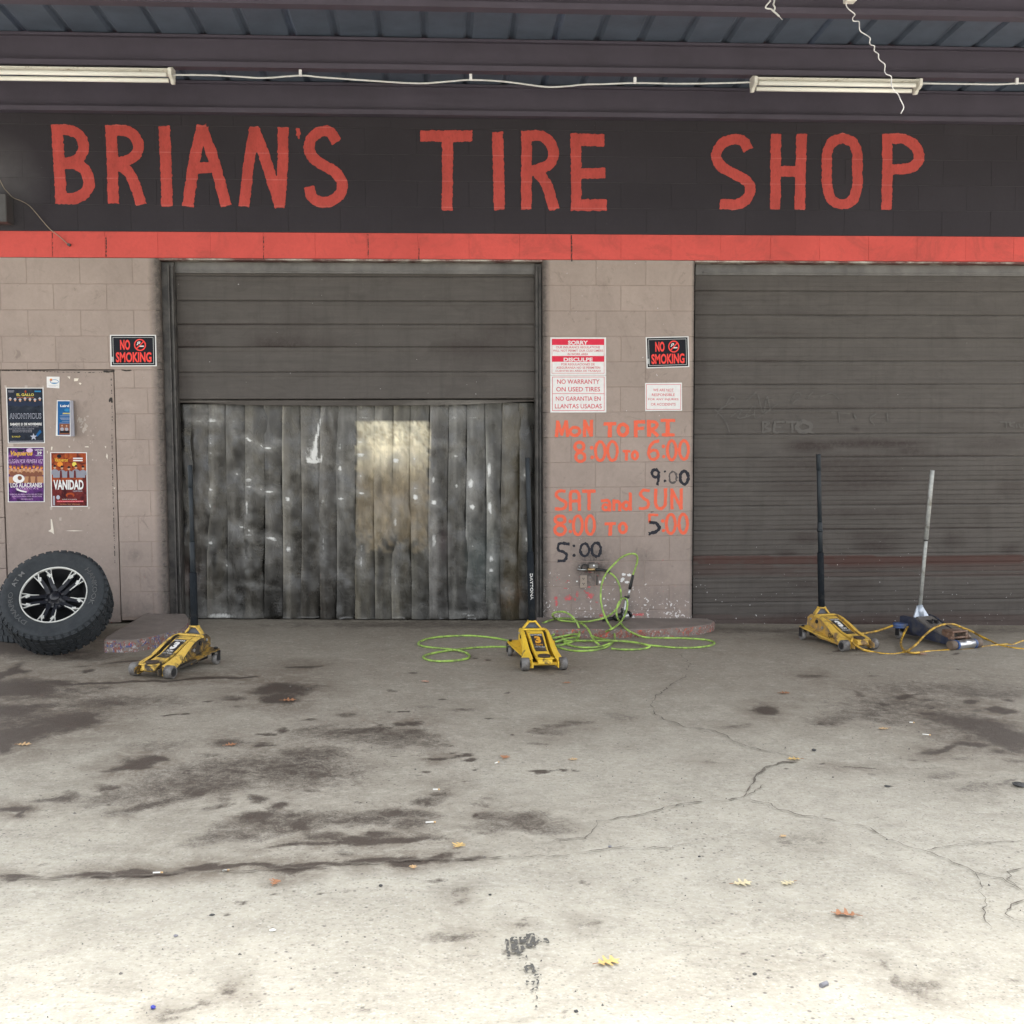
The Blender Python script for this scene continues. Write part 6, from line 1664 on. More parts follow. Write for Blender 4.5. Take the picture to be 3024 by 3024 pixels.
def yellow_jack(loc, yaw, paint, side_paint, tip, seg, label, digit, word=None, side_text=True):
    r, T = root_at('floor_jack', loc, yaw, label=label, cat='floor jack', group='yellow floor jacks')
    ys = np.linspace(-.33, .26, 26)
    for sg in (1, -1):
        # side plate: solid with curved top, slightly splayed to the front
        mb = MB(); V = []; n = len(ys)
        def xo(y): return 0.086 + 0.004 * (1 if y < -.1 else 0)
        for th in (0.0, 0.006):
            for y in ys:
                V.append((sg * (xo(y) - th), y, side_prof(y))); V.append((sg * (xo(y) - th), y, np.interp(y, [-.33, -.2, .1, .26], [.028, .022, .030, .075])))
        F = []
        for b0, fl in ((0, False), (2 * n, True)):
            for i in range(n - 1): F.append((b0 + 2 * i, b0 + 2 * i + 1, b0 + 2 * i + 3, b0 + 2 * i + 2))
        for i in range(n - 1):
            F.append((2 * i, 2 * i + 2, 2 * n + 2 * i + 2, 2 * n + 2 * i)); F.append((2 * i + 1, 2 * i + 3, 2 * n + 2 * i + 3, 2 * n + 2 * i + 1))
        F += [(0, 1, 2 * n + 1, 2 * n), (2 * n - 2, 2 * n - 1, 4 * n - 1, 4 * n - 2)]
        mb.add(V, F)
        mb.build('side_plate', M[side_paint], r)
        # rolled top flange widening into a rounded ear by the front wheels
        mb = MB(); V = []
        yf = np.linspace(-.275, .16, 26)
        def wd(y): return np.interp(y, [-.275, -.265, -.24, -.2, -.12, 0.0, .05, .16], [.006, .030, .050, .050, .034, .018, .013, .010])
        for y in yf:
            z = side_prof(y) + .001; w_ = wd(y)
            V += [(sg * (.080 - .004), y, z + .001), (sg * .092, y, z + .002), (sg * (.092 + w_ * .6), y, z - .001 - w_ * .12), (sg * (.092 + w_), y, z - .006 - w_ * .55), (sg * (.092 + w_ * .9), y, z - .010 - w_ * .55), (sg * .089, y, z - .006)]
        F = []
        for i in range(len(yf) - 1):
            for k in range(6): F.append((6 * i + k, 6 * i + (k + 1) % 6, 6 * i + 6 + (k + 1) % 6, 6 * i + 6 + k))
        F += [tuple(range(6)), tuple(range(6 * (len(yf) - 1), 6 * len(yf)))]
        mb.add(V, F, False); mb.build('flange', M[paint], r)
        # rear wing tapering forward
        mb = MB(); mb.add([(sg * .089, .245, .112), (sg * .168, .245, .106), (sg * .172, .215, .104), (sg * .150, .12, .085), (sg * .115, 0.0, .058), (sg * .0895, -.12, .040), (sg * .0895, -.12, .034), (sg * .115, 0.0, .050), (sg * .150, .12, .077), (sg * .172, .215, .096), (sg * .168, .245, .098), (sg * .089, .245, .104)],
                          [(0, 1, 2, 3, 4, 5), (11, 10, 9, 8, 7, 6), (0, 1, 10, 11), (1, 2, 9, 10), (2, 3, 8, 9), (3, 4, 7, 8), (4, 5, 6, 7), (5, 0, 11, 6)])
        mb.build('wing', M[side_paint if side_paint == 'jack_side_greasy' else paint], r)
        # front rollers
        mb = MB(); mb.tube([(sg * .100, -.262, .043), (sg * .104, -.262, .043), (sg * .150, -.262, .043), (sg * .156, -.262, .043)], [.036, .0425, .0425, .037], 28)
        fw = mb.build('front_roller', M['caster'], r)
        mb = MB(); mb.tube([(sg * .154, -.262, .043), (sg * .1575, -.262, .043)], .027, 20); mb.tube([(sg * .157, -.262, .043), (sg * .161, -.262, .043)], .010, 10); mb.build('roller_core', M['wheel_dark'], fw)
        mb = MB(); mb.tube([(sg * .096, -.262, .043), (sg * .1, -.262, .043)], .030, 20); mb.build('roller_back', M['wheel_dark'], fw)
        # rear caster
        mb = MB(); mb.tube([(sg * .135, .225, .036), (sg * .139, .225, .036), (sg * .163, .225, .036), (sg * .167, .225, .036)], [.030, .0355, .0355, .030], 24); cw = mb.build('rear_caster', M['caster'], r)
        mb = MB(); mb.box((sg * .126, .21, .03), (sg * .131, .24, .098)); mb.box((sg * .171, .21, .03), (sg * .175, .24, .096)); mb.box((sg * .126, .205, .085), (sg * .175, .242, .0955)); mb.tube([(sg * .15, .225, .1065), (sg * .15, .225, .118)], .012, 8); mb.build('caster_fork', M['wheel_dark'], cw)
        for (yy, z_, rr) in ((.135, .155, .014), (.06, .12, .011), (.21, .165, .009)):
            mb = MB(); mb.tube([(sg * .087, yy, z_), (sg * .094, yy, z_)], rr, 12, smooth=False); mb.build('pivot_bolt', M['steel'] if rr < .012 else M['wheel_dark'], r)
    # DAYTONA stencilled on the side
    if side_text:
        V, F = text_geo('DAYTONA', 0.02)
        for sg in (-1, 1):
            out = []
            for v in V:
                yy = (-0.02 - 0.22 * v[0]) if sg < 0 else (-0.24 + .22 * v[0])
                out.append((sg * .0912, yy, 0.048 + 0.034 * v[1] + (yy + .24) * .06))
            mb = MB(); mb.add(out, F); mb.build('side_lettering', M['decal_black'] if side_paint != 'jack_side_greasy' else M[paint], r)
    # front axle bar, cross plates, floor
    mb = MB(); mb.box((-.097, -.275, .034), (.097, -.252, .054), bev=.004); mb.build('front_axle_bar', M[paint], r)
    mb = MB(); mb.box((-.098, -.292, .018), (-.089, -.235, .068), bev=.003); mb.box((.089, -.292, .018), (.098, -.235, .068), bev=.003); mb.build('axle_bracket', M[paint], r)
    mb = MB(); mb.box((-.0785, .13, .03), (.0785, .245, .185), bev=.006); mb.build('hydraulic_unit', M['wheel_dark'], r)
    mb = MB(); mb.box((-.0795, -.232, .022), (.0795, .12, .032)); mb.box((-.079, .095, .033), (.079, .128, .190)); mb.build('belly_plate', M['wheel_dark'], r)
    mb = MB(); mb.box((-.088, .135, .196), (.088, .165, .208), bev=.003); mb.build('top_cross_bar', M[paint], r)
    # lift arm
    ya = np.linspace(-.30, .118, 24); V = []; hwid = lambda y: np.interp(y, [-.3, .12], [.047, .060])
    for y in ya:
        z = float(arm_prof(y)); w_ = float(hwid(y))
        V += [(-w_, y, z - .03), (-w_, y, z - .004), (-w_ + .004, y, z), (w_ - .004, y, z), (w_, y, z - .004), (w_, y, z - .03)]
    F = []
    for i in range(len(ya) - 1):
        for k in range(6): F.append((6 * i + k, 6 * i + (k + 1) % 6, 6 * i + 6 + (k + 1) % 6, 6 * i + 6 + k))
    F += [tuple(range(6)), tuple(range(6 * (len(ya) - 1), 6 * len(ya)))]
    mb = MB(); mb.add(V, F); arm = mb.build('lift_arm', M[paint], r)
    def strip_on_arm(x0, x1, y0, y1, lay, mt, nm, narrow=0.0):
        V = []; yy = np.linspace(y0, y1, 14)
        for y in yy:
            z = float(arm_prof(y)) + lay; k = (y - y0) / (y1 - y0); xx0 = x0 + narrow * (1 - k) ; xx1 = x1 - narrow * (1 - k)
            V += [(xx0, y, z), (xx1, y, z)]
        F = [(2 * i, 2 * i + 1, 2 * i + 3, 2 * i + 2) for i in range(13)]
        mb = MB(); mb.add(V, F); mb.build(nm, M[mt], arm)
    strip_on_arm(-.043, .043, -.17, .055, .0008, 'decal_black', 'decal', .004)
    def text_on_arm(s_, x0, x1, y0, y1, mt, bold=.03):
        V, F = text_geo(s_, bold); out = []
        for v in V:
            y = y0 + (y1 - y0) * v[1]; out.append((x0 + (x1 - x0) * v[0], y, float(arm_prof(y)) + .0022))
        mb = MB(); mb.add(out, F); mb.build('decal_lettering', M[mt], arm)
    text_on_arm('DAYTONA', -.040, .040, .028, .044, 'decal_white')
    text_on_arm('3', -.020, .022, -.062, .020, digit, .06)
    text_on_arm('TON', -.024, .024, -.090, -.070, digit, .02)
    text_on_arm('LOW PROFILE', -.036, .036, -.112, -.100, 'decal_white', .0)
    # saddle head
    mb = MB(); mb.box((-.048, -.315, .050), (.048, -.270, .082), bev=.004); mb.build('saddle_block', M[paint], r)
    mb = MB(); mb.box((-.060, -.318, .0825), (.060, -.262, .0905), bev=.003); mb.build('saddle_lip', M[paint], r)
    mb = MB(); mb.tube([(0, -.262, .092), (0, -.262, .103)], [.044, .040], 18); mb.build('saddle', M['saddle'], r)
    # handle socket: A frame
    mb = MB()
    for sg in (1, -1):
        V = []
        for (x, z) in ((.070, .204), (.056, .204), (.020, .245), (.028, .252), (.034, .248)):
            V.append((sg * x, .185, z)); V.append((sg * x, .215, z))
        mb.add(V, [(0, 2, 4, 6, 8), (9, 7, 5, 3, 1), (0, 1, 3, 2), (2, 3, 5, 4), (4, 5, 7, 6), (6, 7, 9, 8), (8, 9, 1, 0)])
    mb.box((-.030, .180, .246), (.030, .222, .258), bev=.002)
    mb.build('handle_socket', M[paint], r)
    mb = MB(); mb.add([(-.058, .203, .206), (.058, .203, .206), (.024, .203, .244), (-.024, .203, .244)], [(0, 1, 2, 3)]); mb.add([(-.062, .2085, .202), (.062, .2085, .202), (.026, .2085, .244), (-.026, .2085, .244)], [(3, 2, 1, 0)]); mb.build('socket_plate', M['socket_in'], r)
    pole_parts(r, T, loc, (0, .202, .256), tip, seg, None, word)
    return r, T
def jack_pose(front_px, yaw_dir):
    """front_px: ground pixel below the middle of the front rollers; yaw_dir: unit vector from front to rear"""
    f = G(*front_px); a = np.array([yaw_dir[0], yaw_dir[1]]); a = a / np.linalg.norm(a)
    c = f[:2] + a * (0.262)
    return Vector((c[0], c[1], -SLOPE * c[0] + .001)), math.atan2(-a[0], a[1])
loc, yaw = jack_pose((451, 2000), (0.37, .93))
yellow_jack(loc, yaw, 'jack_dirty', 'jack_side_greasy', W(561, 1374, loc[1] + .30), [(0, .33, .0245, 'foam', 'handle_grip'), (.33, .52, .0185, 'pole', 'handle_sleeve'), (.52, .86, .0150, 'pole', 'handle_pole'), (.86, 1, .0165, 'pole', 'handle_tip')],
            'greasy yellow floor jack with black upright handle beside the left plinth', 'decal_white')
loc, yaw = jack_pose((1606, 1979), (-.10, .99))
yellow_jack(loc, yaw, 'jack_clean', 'jack_clean', W(1558, 1351, loc[1] + .25), [(0, .42, .0245, 'foam', 'handle_grip'), (.42, .995, .0170, 'pole', 'handle_pole'), (.99, 1, .0175, 'pole', 'handle_tip')],
            'clean bright yellow floor jack standing between the strip curtain and the green hose coil', 'decal_orange', word=(.13, .29, .0245))
loc, yaw = jack_pose((2535, 1921), (-.30, .95))
yellow_jack(loc, yaw, 'jack_mid', 'jack_side_tan', W(2417, 1341, loc[1] + .15), [(0, .36, .0245, 'foam', 'handle_grip'), (.36, .56, .0185, 'pole', 'handle_pole'), (.497, .515, .0225, 'pole', 'handle_collar'), (.56, .895, .0165, 'pole', 'handle_extension'), (.895, 1, .0180, 'pole', 'handle_tip')],
            'worn yellow floor jack with a yellow hose looped over its nose', 'decal_white')
# blue jack
M['jack_blue'] = simple('dark_blue_jack_paint', (0.016, 0.024, 0.052), 0.5, var=0.3, scale=12, dirt=(0.055, 0.055, 0.06), dirtamt=0.5, dscale=12)
M['blue_bright'] = simple('bright_blue_cap_paint', (0.04, 0.10, 0.28), 0.5, var=0.2, dirt=(0.1, 0.1, 0.1), dirtamt=0.4)
M['silver_paint'] = simple('pale_blue_silver_paint', (0.42, 0.47, 0.54), 0.4, 0.3, var=0.08)
M['galv'] = simple('galvanised_pipe', (0.30, 0.31, 0.30), 0.5, 0.5, var=0.25, scale=40, dirt=(0.16, 0.15, 0.13), dirtamt=0.25)
M['rusty'] = simple('rusty_cast_steel', (0.17, 0.105, 0.075), 0.6, 0.4, var=0.4, scale=30, dirt=(0.36, 0.30, 0.25), dirtamt=0.3)
M['chrome'] = simple('worn_chrome_roller', (0.55, 0.56, 0.57), 0.28, 0.85, var=0.1, scale=20)
M['brown_wheel'] = simple('brown_plastic_wheel', (0.14, 0.105, 0.08), 0.7, var=0.2)
def blue_jack():
    f0 = G(2838, 1914); a = np.array([-.36, .93]); a /= np.linalg.norm(a)
    c = f0[:2] + a * 0.24
    loc = Vector((c[0], c[1], -SLOPE * c[0] + .001))
    r, T = root_at('floor_jack', loc, math.atan2(-a[0], a[1]), label='dark blue floor jack with chrome front roller and tall grey pipe handle', cat='floor jack')
    r.scale = (1.33, 1.15, 1.06); T = T @ Matrix.Diagonal((1.33, 1.15, 1.06, 1))
    ys = np.linspace(-.24, .24, 18)
    top = lambda y: np.interp(y, [-.24, -.15, 0, .12, .20, .24], [.060, .075, .115, .165, .175, .16])
    for sg in (1, -1):
        n = len(ys); V = []
        xo = lambda y: np.interp(y, [-.24, .24], [.075, .095])
        for th in (0, .007):
            for y in ys: V.append((sg * (xo(y) - th), y, top(y))); V.append((sg * (xo(y) - th), y, np.interp(y, [-.24, 0, .24], [.02, .03, .08])))
        F = []
        for b0 in (0, 2 * n):
            for i in range(n - 1): F.append((b0 + 2 * i, b0 + 2 * i + 1, b0 + 2 * i + 3, b0 + 2 * i + 2))
        for i in range(n - 1): F.append((2 * i, 2 * i + 2, 2 * n + 2 * i + 2, 2 * n + 2 * i)); F.append((2 * i + 1, 2 * i + 3, 2 * n + 2 * i + 3, 2 * n + 2 * i + 1))
        F += [(0, 1, 2 * n + 1, 2 * n), (2 * n - 2, 2 * n - 1, 4 * n - 1, 4 * n - 2)]
        mb = MB(); mb.add(V, F); mb.build('side_plate', M['jack_blue'], r)
        mb = MB(); mb.tube([(sg * .075, -.24, .034), (sg * .078, -.24, .034), (sg * .112, -.24, .034), (sg * .116, -.24, .034)], [.028, .033, .033, .028], 22); mb.build('front_wheel', M['brown_wheel'], r)
        mb = MB(); mb.tube([(sg * .060, -.24, .034), (sg * .074, -.24, .034)], [.033, .0355], 22); mb.build('blue_ring', M['blue_bright'], r)
        mb = MB(); mb.tube([(sg * .12, .20, .100), (sg * .12, .20, .118)], [.050, .044], 16); mb.tube([(sg * .12, .20, .084), (sg * .12, .20, .100)], .048, 16); mb.build('caster_cap', M['blue_bright'], r)
        mb = MB(); mb.tube([(sg * .113, .20, .030), (sg * .117, .20, .030), (sg * .135, .20, .030), (sg * .139, .20, .030)], [.024, .0295, .0295, .024], 18); w_ = mb.build('rear_caster', M['caster'], r)
        mb = MB(); mb.box((sg * .105, .185, .028), (sg * .109, .215, .083)); mb.box((sg * .143, .185, .028), (sg * .147, .215, .083)); mb.build('caster_fork', M['wheel_dark'], w_)
    mb = MB(); mb.tube([(-.0595, -.24, .034), (.0595, -.24, .034)], .0325, 26); mb.build('chrome_roller', M['chrome'], r)
    V = []; ya = np.linspace(-.13, .13, 12)
    for y in ya:
        z = float(top(y)) + .006; V += [(-.062, y, z - .02), (-.058, y, z), (.058, y, z), (.062, y, z - .02)]
    F = [(4 * i + k, 4 * i + (k + 1) % 4, 4 * i + 4 + (k + 1) % 4, 4 * i + 4 + k) for i in range(11) for k in range(4)] + [(0, 1, 2, 3), (44, 45, 46, 47)]
    mb = MB(); mb.add(V, F); mb.build('cover_plate', M['jack_side_grey'], r)
    for x in (-.02, .02):
        mb = MB(); mb.box((x - .006, .02, .137), (x + .006, .075, .158)); mb.build('slot', M['wheel_dark'], r)
    mb = MB(); mb.box((-.068, .12, .03), (.068, .23, .15)); mb.build('hydraulic_unit', M['jack_blue'], r)
    # rusty clevis head over the roller
    mb = MB()
    mb.box((-.060, -.20, .058), (-.044, -.10, .108), bev=.004); mb.box((.044, -.20, .058), (.060, -.10, .108), bev=.004); mb.box((-.060, -.20, .1085), (.060, -.10, .122), bev=.004)
    mb.build('lift_head', M['rusty'], r)
    mb = MB(); mb.tube([(-.078, -.19, .073), (.082, -.19, .073)], .009, 12); mb.tube([(.062, -.19, .073), (.074, -.19, .073)], .017, 6, smooth=False); mb.tube([(-.074, -.19, .073), (-.062, -.19, .073)], .015, 6, smooth=False); mb.build('cross_pin', M['rusty'], r)
    # silver triangular handle socket
    mb = MB()
    mb.add([(-.058, .15, .165), (.058, .15, .165), (.019, .17, .245), (-.019, .17, .245), (-.058, .158, .165), (.058, .158, .165), (.019, .178, .245), (-.019, .178, .245)], [(0, 1, 2, 3), (7, 6, 5, 4), (0, 3, 7, 4), (1, 5, 6, 2), (3, 2, 6, 7), (0, 4, 5, 1)])
    mb.box((-.058, .128, .160), (.058, .152, .166)); mb.build('handle_socket', M['silver_paint'], r)
    mb = MB(); mb.tube([(0, .15, .166), (0, .168, .250)], .016, 14); mb.build('socket_tube', M['silver_paint'], r)
    pole_parts(r, T, loc, (0, .168, .25), W(2753, 1388, loc[1] + .12), [(0, .485, .0118, 'galv', 'handle_pipe'), (.478, .49, .0138, 'jamb', 'pipe_joint'), (.488, .999, .0145, 'galv', 'handle_extension')], None)
M['jack_side_grey'] = simple('bare_grey_cover', (0.16, 0.15, 0.14), 0.45, 0.3, var=0.3, scale=20)
blue_jack()

# ------------------------------------------------------------------ hoses
def hose_mat(name, col, dark):
    return simple(name, col, 0.5, var=0.18, scale=14, dirt=dark, dirtamt=0.52, dscale=18, bump=0.1)
M['green_hose'] = hose_mat('lime_green_hose', (0.33, 0.52, 0.10), (0.17, 0.24, 0.07))
M['yellow_hose'] = hose_mat('yellow_hose', (0.62, 0.38, 0.04), (0.22, 0.13, 0.03))
def hose(paths, rad, mat, label, name='air_hose', spl=6):
    first = paths[0][0]
    r = empty(name, tuple(first), label=label, cat='hose'); off = np.array(first)
    for p in paths:
        pts = spline([tuple(q - off) for q in p], spl)
        mb = MB(); mb.tube(pts, rad, 9); mb.build('hose_run', M[mat], r)
    return r
Z5 = lambda x, y: (1580 + x / 3.39, 1550 + y / 3.39)
def gp(x, y, h=.009): return G(*Z5(x, y), h)
def wp_(x, y, yy): return W(*Z5(x, y), yy)
def pp(x, y, h=.009): return G(*Z5(x, y), PL2 + h)
A = [wp_(745, 480, -.10), wp_(790, 510, -.11), wp_(830, 570, -.12), wp_(855, 640, -.13), wp_(862, 720, -.14), wp_(848, 780, -.15), wp_(815, 840, -.17), wp_(760, 895, -.19), wp_(690, 932, -.22), wp_(600, 955, -.24), pp(520, 968, .012), pp(430, 970), pp(330, 965), pp(250, 955, .012), pp(200, 935, .02),
     wp_(175, 905, -.36), wp_(185, 885, -.37), wp_(230, 870, -.38), wp_(290, 872, -.40), wp_(350, 900, -.43), wp_(400, 950, -.46), wp_(430, 1000, -.49), wp_(445, 1060, -.52), gp(440, 1110, .05), gp(420, 1145, .02), gp(330, 1185), gp(220, 1210), gp(100, 1215), gp(0, 1205)]
Z8 = lambda x, y: (1200 + x / 3.513, 1700 + y / 3.513)
def g8(x, y, h=.009): return G(*Z8(x, y), h)
Bp = [wp_(980, 500, -.16), wp_(1005, 430, -.16), wp_(1025, 360, -.17), wp_(1020, 310, -.18), wp_(985, 288, -.19), wp_(930, 295, -.20), wp_(860, 330, -.22), wp_(790, 395, -.24), wp_(730, 460, -.26), wp_(690, 530, -.28), wp_(665, 610, -.30), wp_(657, 700, -.32), wp_(665, 800, -.35), wp_(690, 890, -.39), wp_(725, 970, -.44), wp_(765, 1035, -.50), gp(795, 1095, .03), gp(795, 1150, .012), gp(750, 1200), gp(680, 1235), gp(560, 1258), gp(420, 1262), gp(300, 1245), gp(220, 1215), gp(165, 1165), gp(160, 1125, .02), gp(200, 1090, .03), gp(280, 1072, .03), gp(400, 1085, .02), gp(520, 1100, .02), gp(640, 1135, .012), gp(780, 1160, .02), gp(900, 1165, .012), gp(1020, 1178, .02), gp(1100, 1200, .02), gp(1250, 1215), gp(1400, 1228), gp(1560, 1230), gp(1700, 1218), gp(1775, 1200), gp(1795, 1180), gp(1760, 1160), gp(1660, 1145), gp(1500, 1135), gp(1300, 1132), gp(1120, 1128), gp(1020, 1100, .03),
      pp(930, 1055, .01), pp(870, 1000, .012), wp_(830, 940, -.26), wp_(815, 880, -.24), wp_(825, 810, -.22), wp_(850, 760, -.2), wp_(885, 735, -.19), wp_(915, 745, -.18), wp_(925, 790, -.19), wp_(915, 860, -.2), wp_(885, 930, -.24), pp(840, 990, .02), pp(770, 1040, .02), gp(690, 1075, .04), gp(600, 1092, .03), gp(480, 1092, .03), gp(380, 1095, .03), gp(300, 1115, .02), gp(275, 1145, .012), gp(310, 1190), gp(420, 1222), gp(560, 1228), gp(680, 1212), gp(760, 1180, .02)]
Cp = [gp(760, 1238, .012), gp(900, 1248), gp(1040, 1245), gp(1120, 1232), gp(1150, 1215, .02), gp(1080, 1190, .03), gp(940, 1170, .03), gp(760, 1160, .03), gp(580, 1160, .02), gp(400, 1160), gp(250, 1168), gp(120, 1175), gp(-40, 1160)]
Dp = [gp(640, 1200, .012), gp(600, 1165, .03), gp(570, 1120, .04), gp(540, 1060, .07), pp(500, 1010, .02), pp(440, 975, .03), pp(380, 945, .03), pp(280, 935, .02), pp(190, 945, .012), pp(100, 975, .01), gp(20, 1005, .03), gp(-40, 1040), gp(-80, 1070)]
Ep = [g8(1100, 745), g8(1020, 738), g8(880, 738), g8(700, 748), g8(560, 762, .014), g8(400, 782), g8(260, 808), g8(190, 830), g8(180, 850), g8(230, 875), g8(340, 888), g8(450, 885), g8(560, 875), g8(640, 855), g8(655, 830), g8(620, 800), g8(540, 775, .02), g8(400, 758), g8(260, 745), g8(160, 728), g8(125, 705), g8(150, 680), g8(240, 650), g8(400, 630), g8(640, 622), g8(800, 632), g8(940, 650), g8(1040, 670), g8(1130, 685)]
Fp = [gp(160, 1185), gp(240, 1160, .02), gp(330, 1135, .03), gp(420, 1125, .03), gp(440, 1110, .05), gp(400, 1095, .05), gp(300, 1110, .03), gp(200, 1130, .02), gp(120, 1140)]
hose([Bp, A, Dp, Ep, Cp, Fp], 0.0078, 'green_hose', 'tangled lime green air hose looping over the plinth and out past the yellow jack')
Z7 = lambda x, y: (2600 + x / 5.222, 1750 + y / 5.222)
Z6 = lambda x, y: (2330 + x / 5.222, 1750 + y / 5.222)
yh = [W(*Z7(455, 428), -.36), W(*Z7(380, 440), -.40), W(*Z7(250, 490), -.5), W(*Z7(0, 575), -.62), W(*Z6(1300, 605), -.70), W(*Z6(1150, 630), -.78), W(*Z6(1040, 650), -.86), W(*Z6(985, 680), -.95), G(*Z6(965, 730), .12), G(*Z6(985, 780), .09), G(*Z6(1050, 830), .045), G(*Z6(1150, 880), .02), G(*Z6(1300, 920)), G(*Z6(1450, 945)), G(*Z6(1600, 950)), G(*Z6(1700, 938)), G(*Z7(330, 930)), G(*Z7(430, 890), .02), G(*Z7(550, 800), .06), W(*Z7(640, 700), -.84), W(*Z7(740, 610), -.80), W(*Z7(840, 540), -.76), W(*Z7(940, 500), -.73), W(*Z7(1040, 485), -.70), W(*Z7(1150, 495), -.66), W(*Z7(1250, 535), -.62), G(*Z7(1400, 595), .05), G(*Z7(1560, 680), .02), G(*Z7(1700, 750)), G(*Z7(1800, 800)), G(*(2300 + 1760 / 2.668, 1300 + 1620 / 2.668)), G(*(2300 + 1860 / 2.668, 1300 + 1640 / 2.668)), G(*(2300 + 1960 / 2.668, 1300 + 1648 / 2.668)), G(3060, 1922)]
yh2 = [W(*Z7(460, 432), -.37), W(*Z7(450, 470), -.45), W(*Z7(400, 560), -.6), G(*Z7(345, 670), .05), G(*Z7(318, 750), .03), G(*Z7(320, 820), .02), G(*Z7(355, 880), .016), G(*Z7(430, 920), .02), G(*Z7(530, 930), .02), G(*Z7(700, 912)), G(*Z7(1000, 890)), G(*Z7(1300, 870)), G(*Z7(1500, 845)), G(*Z7(1700, 820)), G(*Z7(1932, 800)), G(2990, 1904), G(3012, 1896), G(3040, 1888)]
hose([yh, yh2], 0.0085, 'yellow_hose', 'yellow air hose lying across the two jacks before the right door')

# ------------------------------------------------------------------ things on the middle pier
M['black_plastic'] = simple('black_rubber_fitting', (0.014, 0.015, 0.016), 0.45, var=0.3)
M['tool_metal'] = simple('polished_tool_casting', (0.36, 0.37, 0.37), 0.32, 0.8, var=0.2, scale=30)
M['brass'] = simple('brass_fitting', (0.45, 0.32, 0.16), 0.4, 0.8, var=0.2)
Zp = lambda x, y: (1640 + x / 6.9, 1620 + y / 6.9)
def w6(x, y, yy): return W(*Zp(x, y), yy)
# impact wrench standing on the plinth
base = w6(1440, 1450, -.16)
wr = empty('impact_wrench', tuple(base), label='silver and black air impact wrench on the plinth at the pier foot', cat='impact wrench')
wo_ = np.array(wr.location)
def wl(x, y, yy): return Vector(w6(x, y, yy) - wo_)
mb = MB(); mb.tube([wl(1495, 1345, -.16), wl(1460, 1360, -.16), wl(1400, 1380, -.17), wl(1350, 1395, -.175)], [.026, .033, .033, .030], 16); mb.build('motor_housing', M['tool_metal'], wr)
mb = MB(); mb.tube([wl(1530, 1320, -.155), wl(1500, 1340, -.16)], [.026, .030], 16); mb.build('end_cap', M['black_plastic'], wr)
mb = MB(); mb.tube([wl(1355, 1392, -.176), wl(1290, 1400, -.18), wl(1220, 1410, -.185), wl(1190, 1416, -.187)], [.031, .032, .026, .018], 16); mb.build('rubber_boot', M['black_plastic'], wr)
mb = MB(); mb.tube([wl(1190, 1416, -.187), wl(1060, 1440, -.195), wl(960, 1455, -.2)], [.014, .013, .013], 12); mb.build('socket', M['black_plastic'], wr)
mb = MB(); mb.tube([wl(1400, 1330, -.165), wl(1425, 1230, -.16), wl(1445, 1100, -.155), wl(1460, 990, -.15)], [.020, .0165, .017, .019], 14); mb.build('handle', M['tool_metal'], wr)
mb = MB(); mb.tube([wl(1345, 1330, -.17), wl(1350, 1270, -.168), wl(1355, 1215, -.165)], [.010, .008, .007], 10); mb.build('trigger', M['black_plastic'], wr)
mb = MB(); mb.tube([wl(1458, 1005, -.15), wl(1462, 975, -.15)], .021, 14); mb.build('handle_base', M['black_plastic'], wr)
mb = MB(); mb.tube([wl(1492, 975, -.15), wl(1500, 900, -.15), wl(1512, 830, -.15)], [.008, .0095, .009], 12); mb.build('swivel_fitting', M['steel'], wr)
mb = MB(); mb.tube([wl(1515, 825, -.15), wl(1530, 760, -.152), wl(1545, 700, -.155), wl(1570, 600, -.158), wl(1585, 540, -.16)], [.012, .0145, .0125, .011, .010], 12); mb.build('strain_relief', M['black_plastic'], wr)
# wall bracket with half clamp and quick coupler
c0 = w6(760, 350, -.03)
br = empty('hose_bracket', tuple(c0), label='greasy steel pipe bracket with a brass coupler bolted above the outlet', cat='bracket')
bo = np.array(br.location)
def bl(x, y, yy): return Vector(w6(x, y, yy) - bo)
mb = MB(); a = bl(670, 300, -.0015); b = bl(870, 440, -.045); mb.box(tuple(a), tuple(b), bev=.004); mb.build('bracket_body', M['jack_side_grey'], br)
mb = MB()
mb.tube([bl(535 + 0, 420, -.05)] + [bl(600 + 68 * math.cos(R(180 - 20 * k)), 400 - 80 * math.sin(R(20 * k)), -.05) for k in range(1, 9)] + [bl(668, 420, -.05)], .0055, 8); mb.build('pipe_clamp', M['black_plastic'], br)
mb = MB(); mb.tube([bl(450, 415, -.04), bl(520, 430, -.045), bl(660, 428, -.045)], [.007, .009, .009], 10); mb.tube([bl(490, 330, -.02), bl(490, 400, -.03)], .005, 8); mb.build('lever', M['tool_metal'], br)
mb = MB(); mb.tube([bl(660, 425, -.055), bl(760, 425, -.055), bl(820, 428, -.055)], [.010, .011, .009], 10); mb.build('coupler', M['brass'], br)
mb = MB(); mb.tube([bl(820, 428, -.055), bl(880, 430, -.06), bl(980, 440, -.07), bl(1060, 455, -.085), bl(1110, 480, -.10)], [.013, .013, .012, .011, .010], 12); mb.build('hose_spring', M['black_plastic'], br)
mb = MB(); mb.tube([bl(785, 345, -.044), bl(785, 345, -.052)], .008, 6, smooth=False); mb.build('bolt', M['steel'], br)
mb = MB(); mb.box(tuple(bl(832, 545, -.0035)), tuple(bl(862, 745, -.010)), bev=.002); mb.build('hanging_strap', M['jamb'], br)
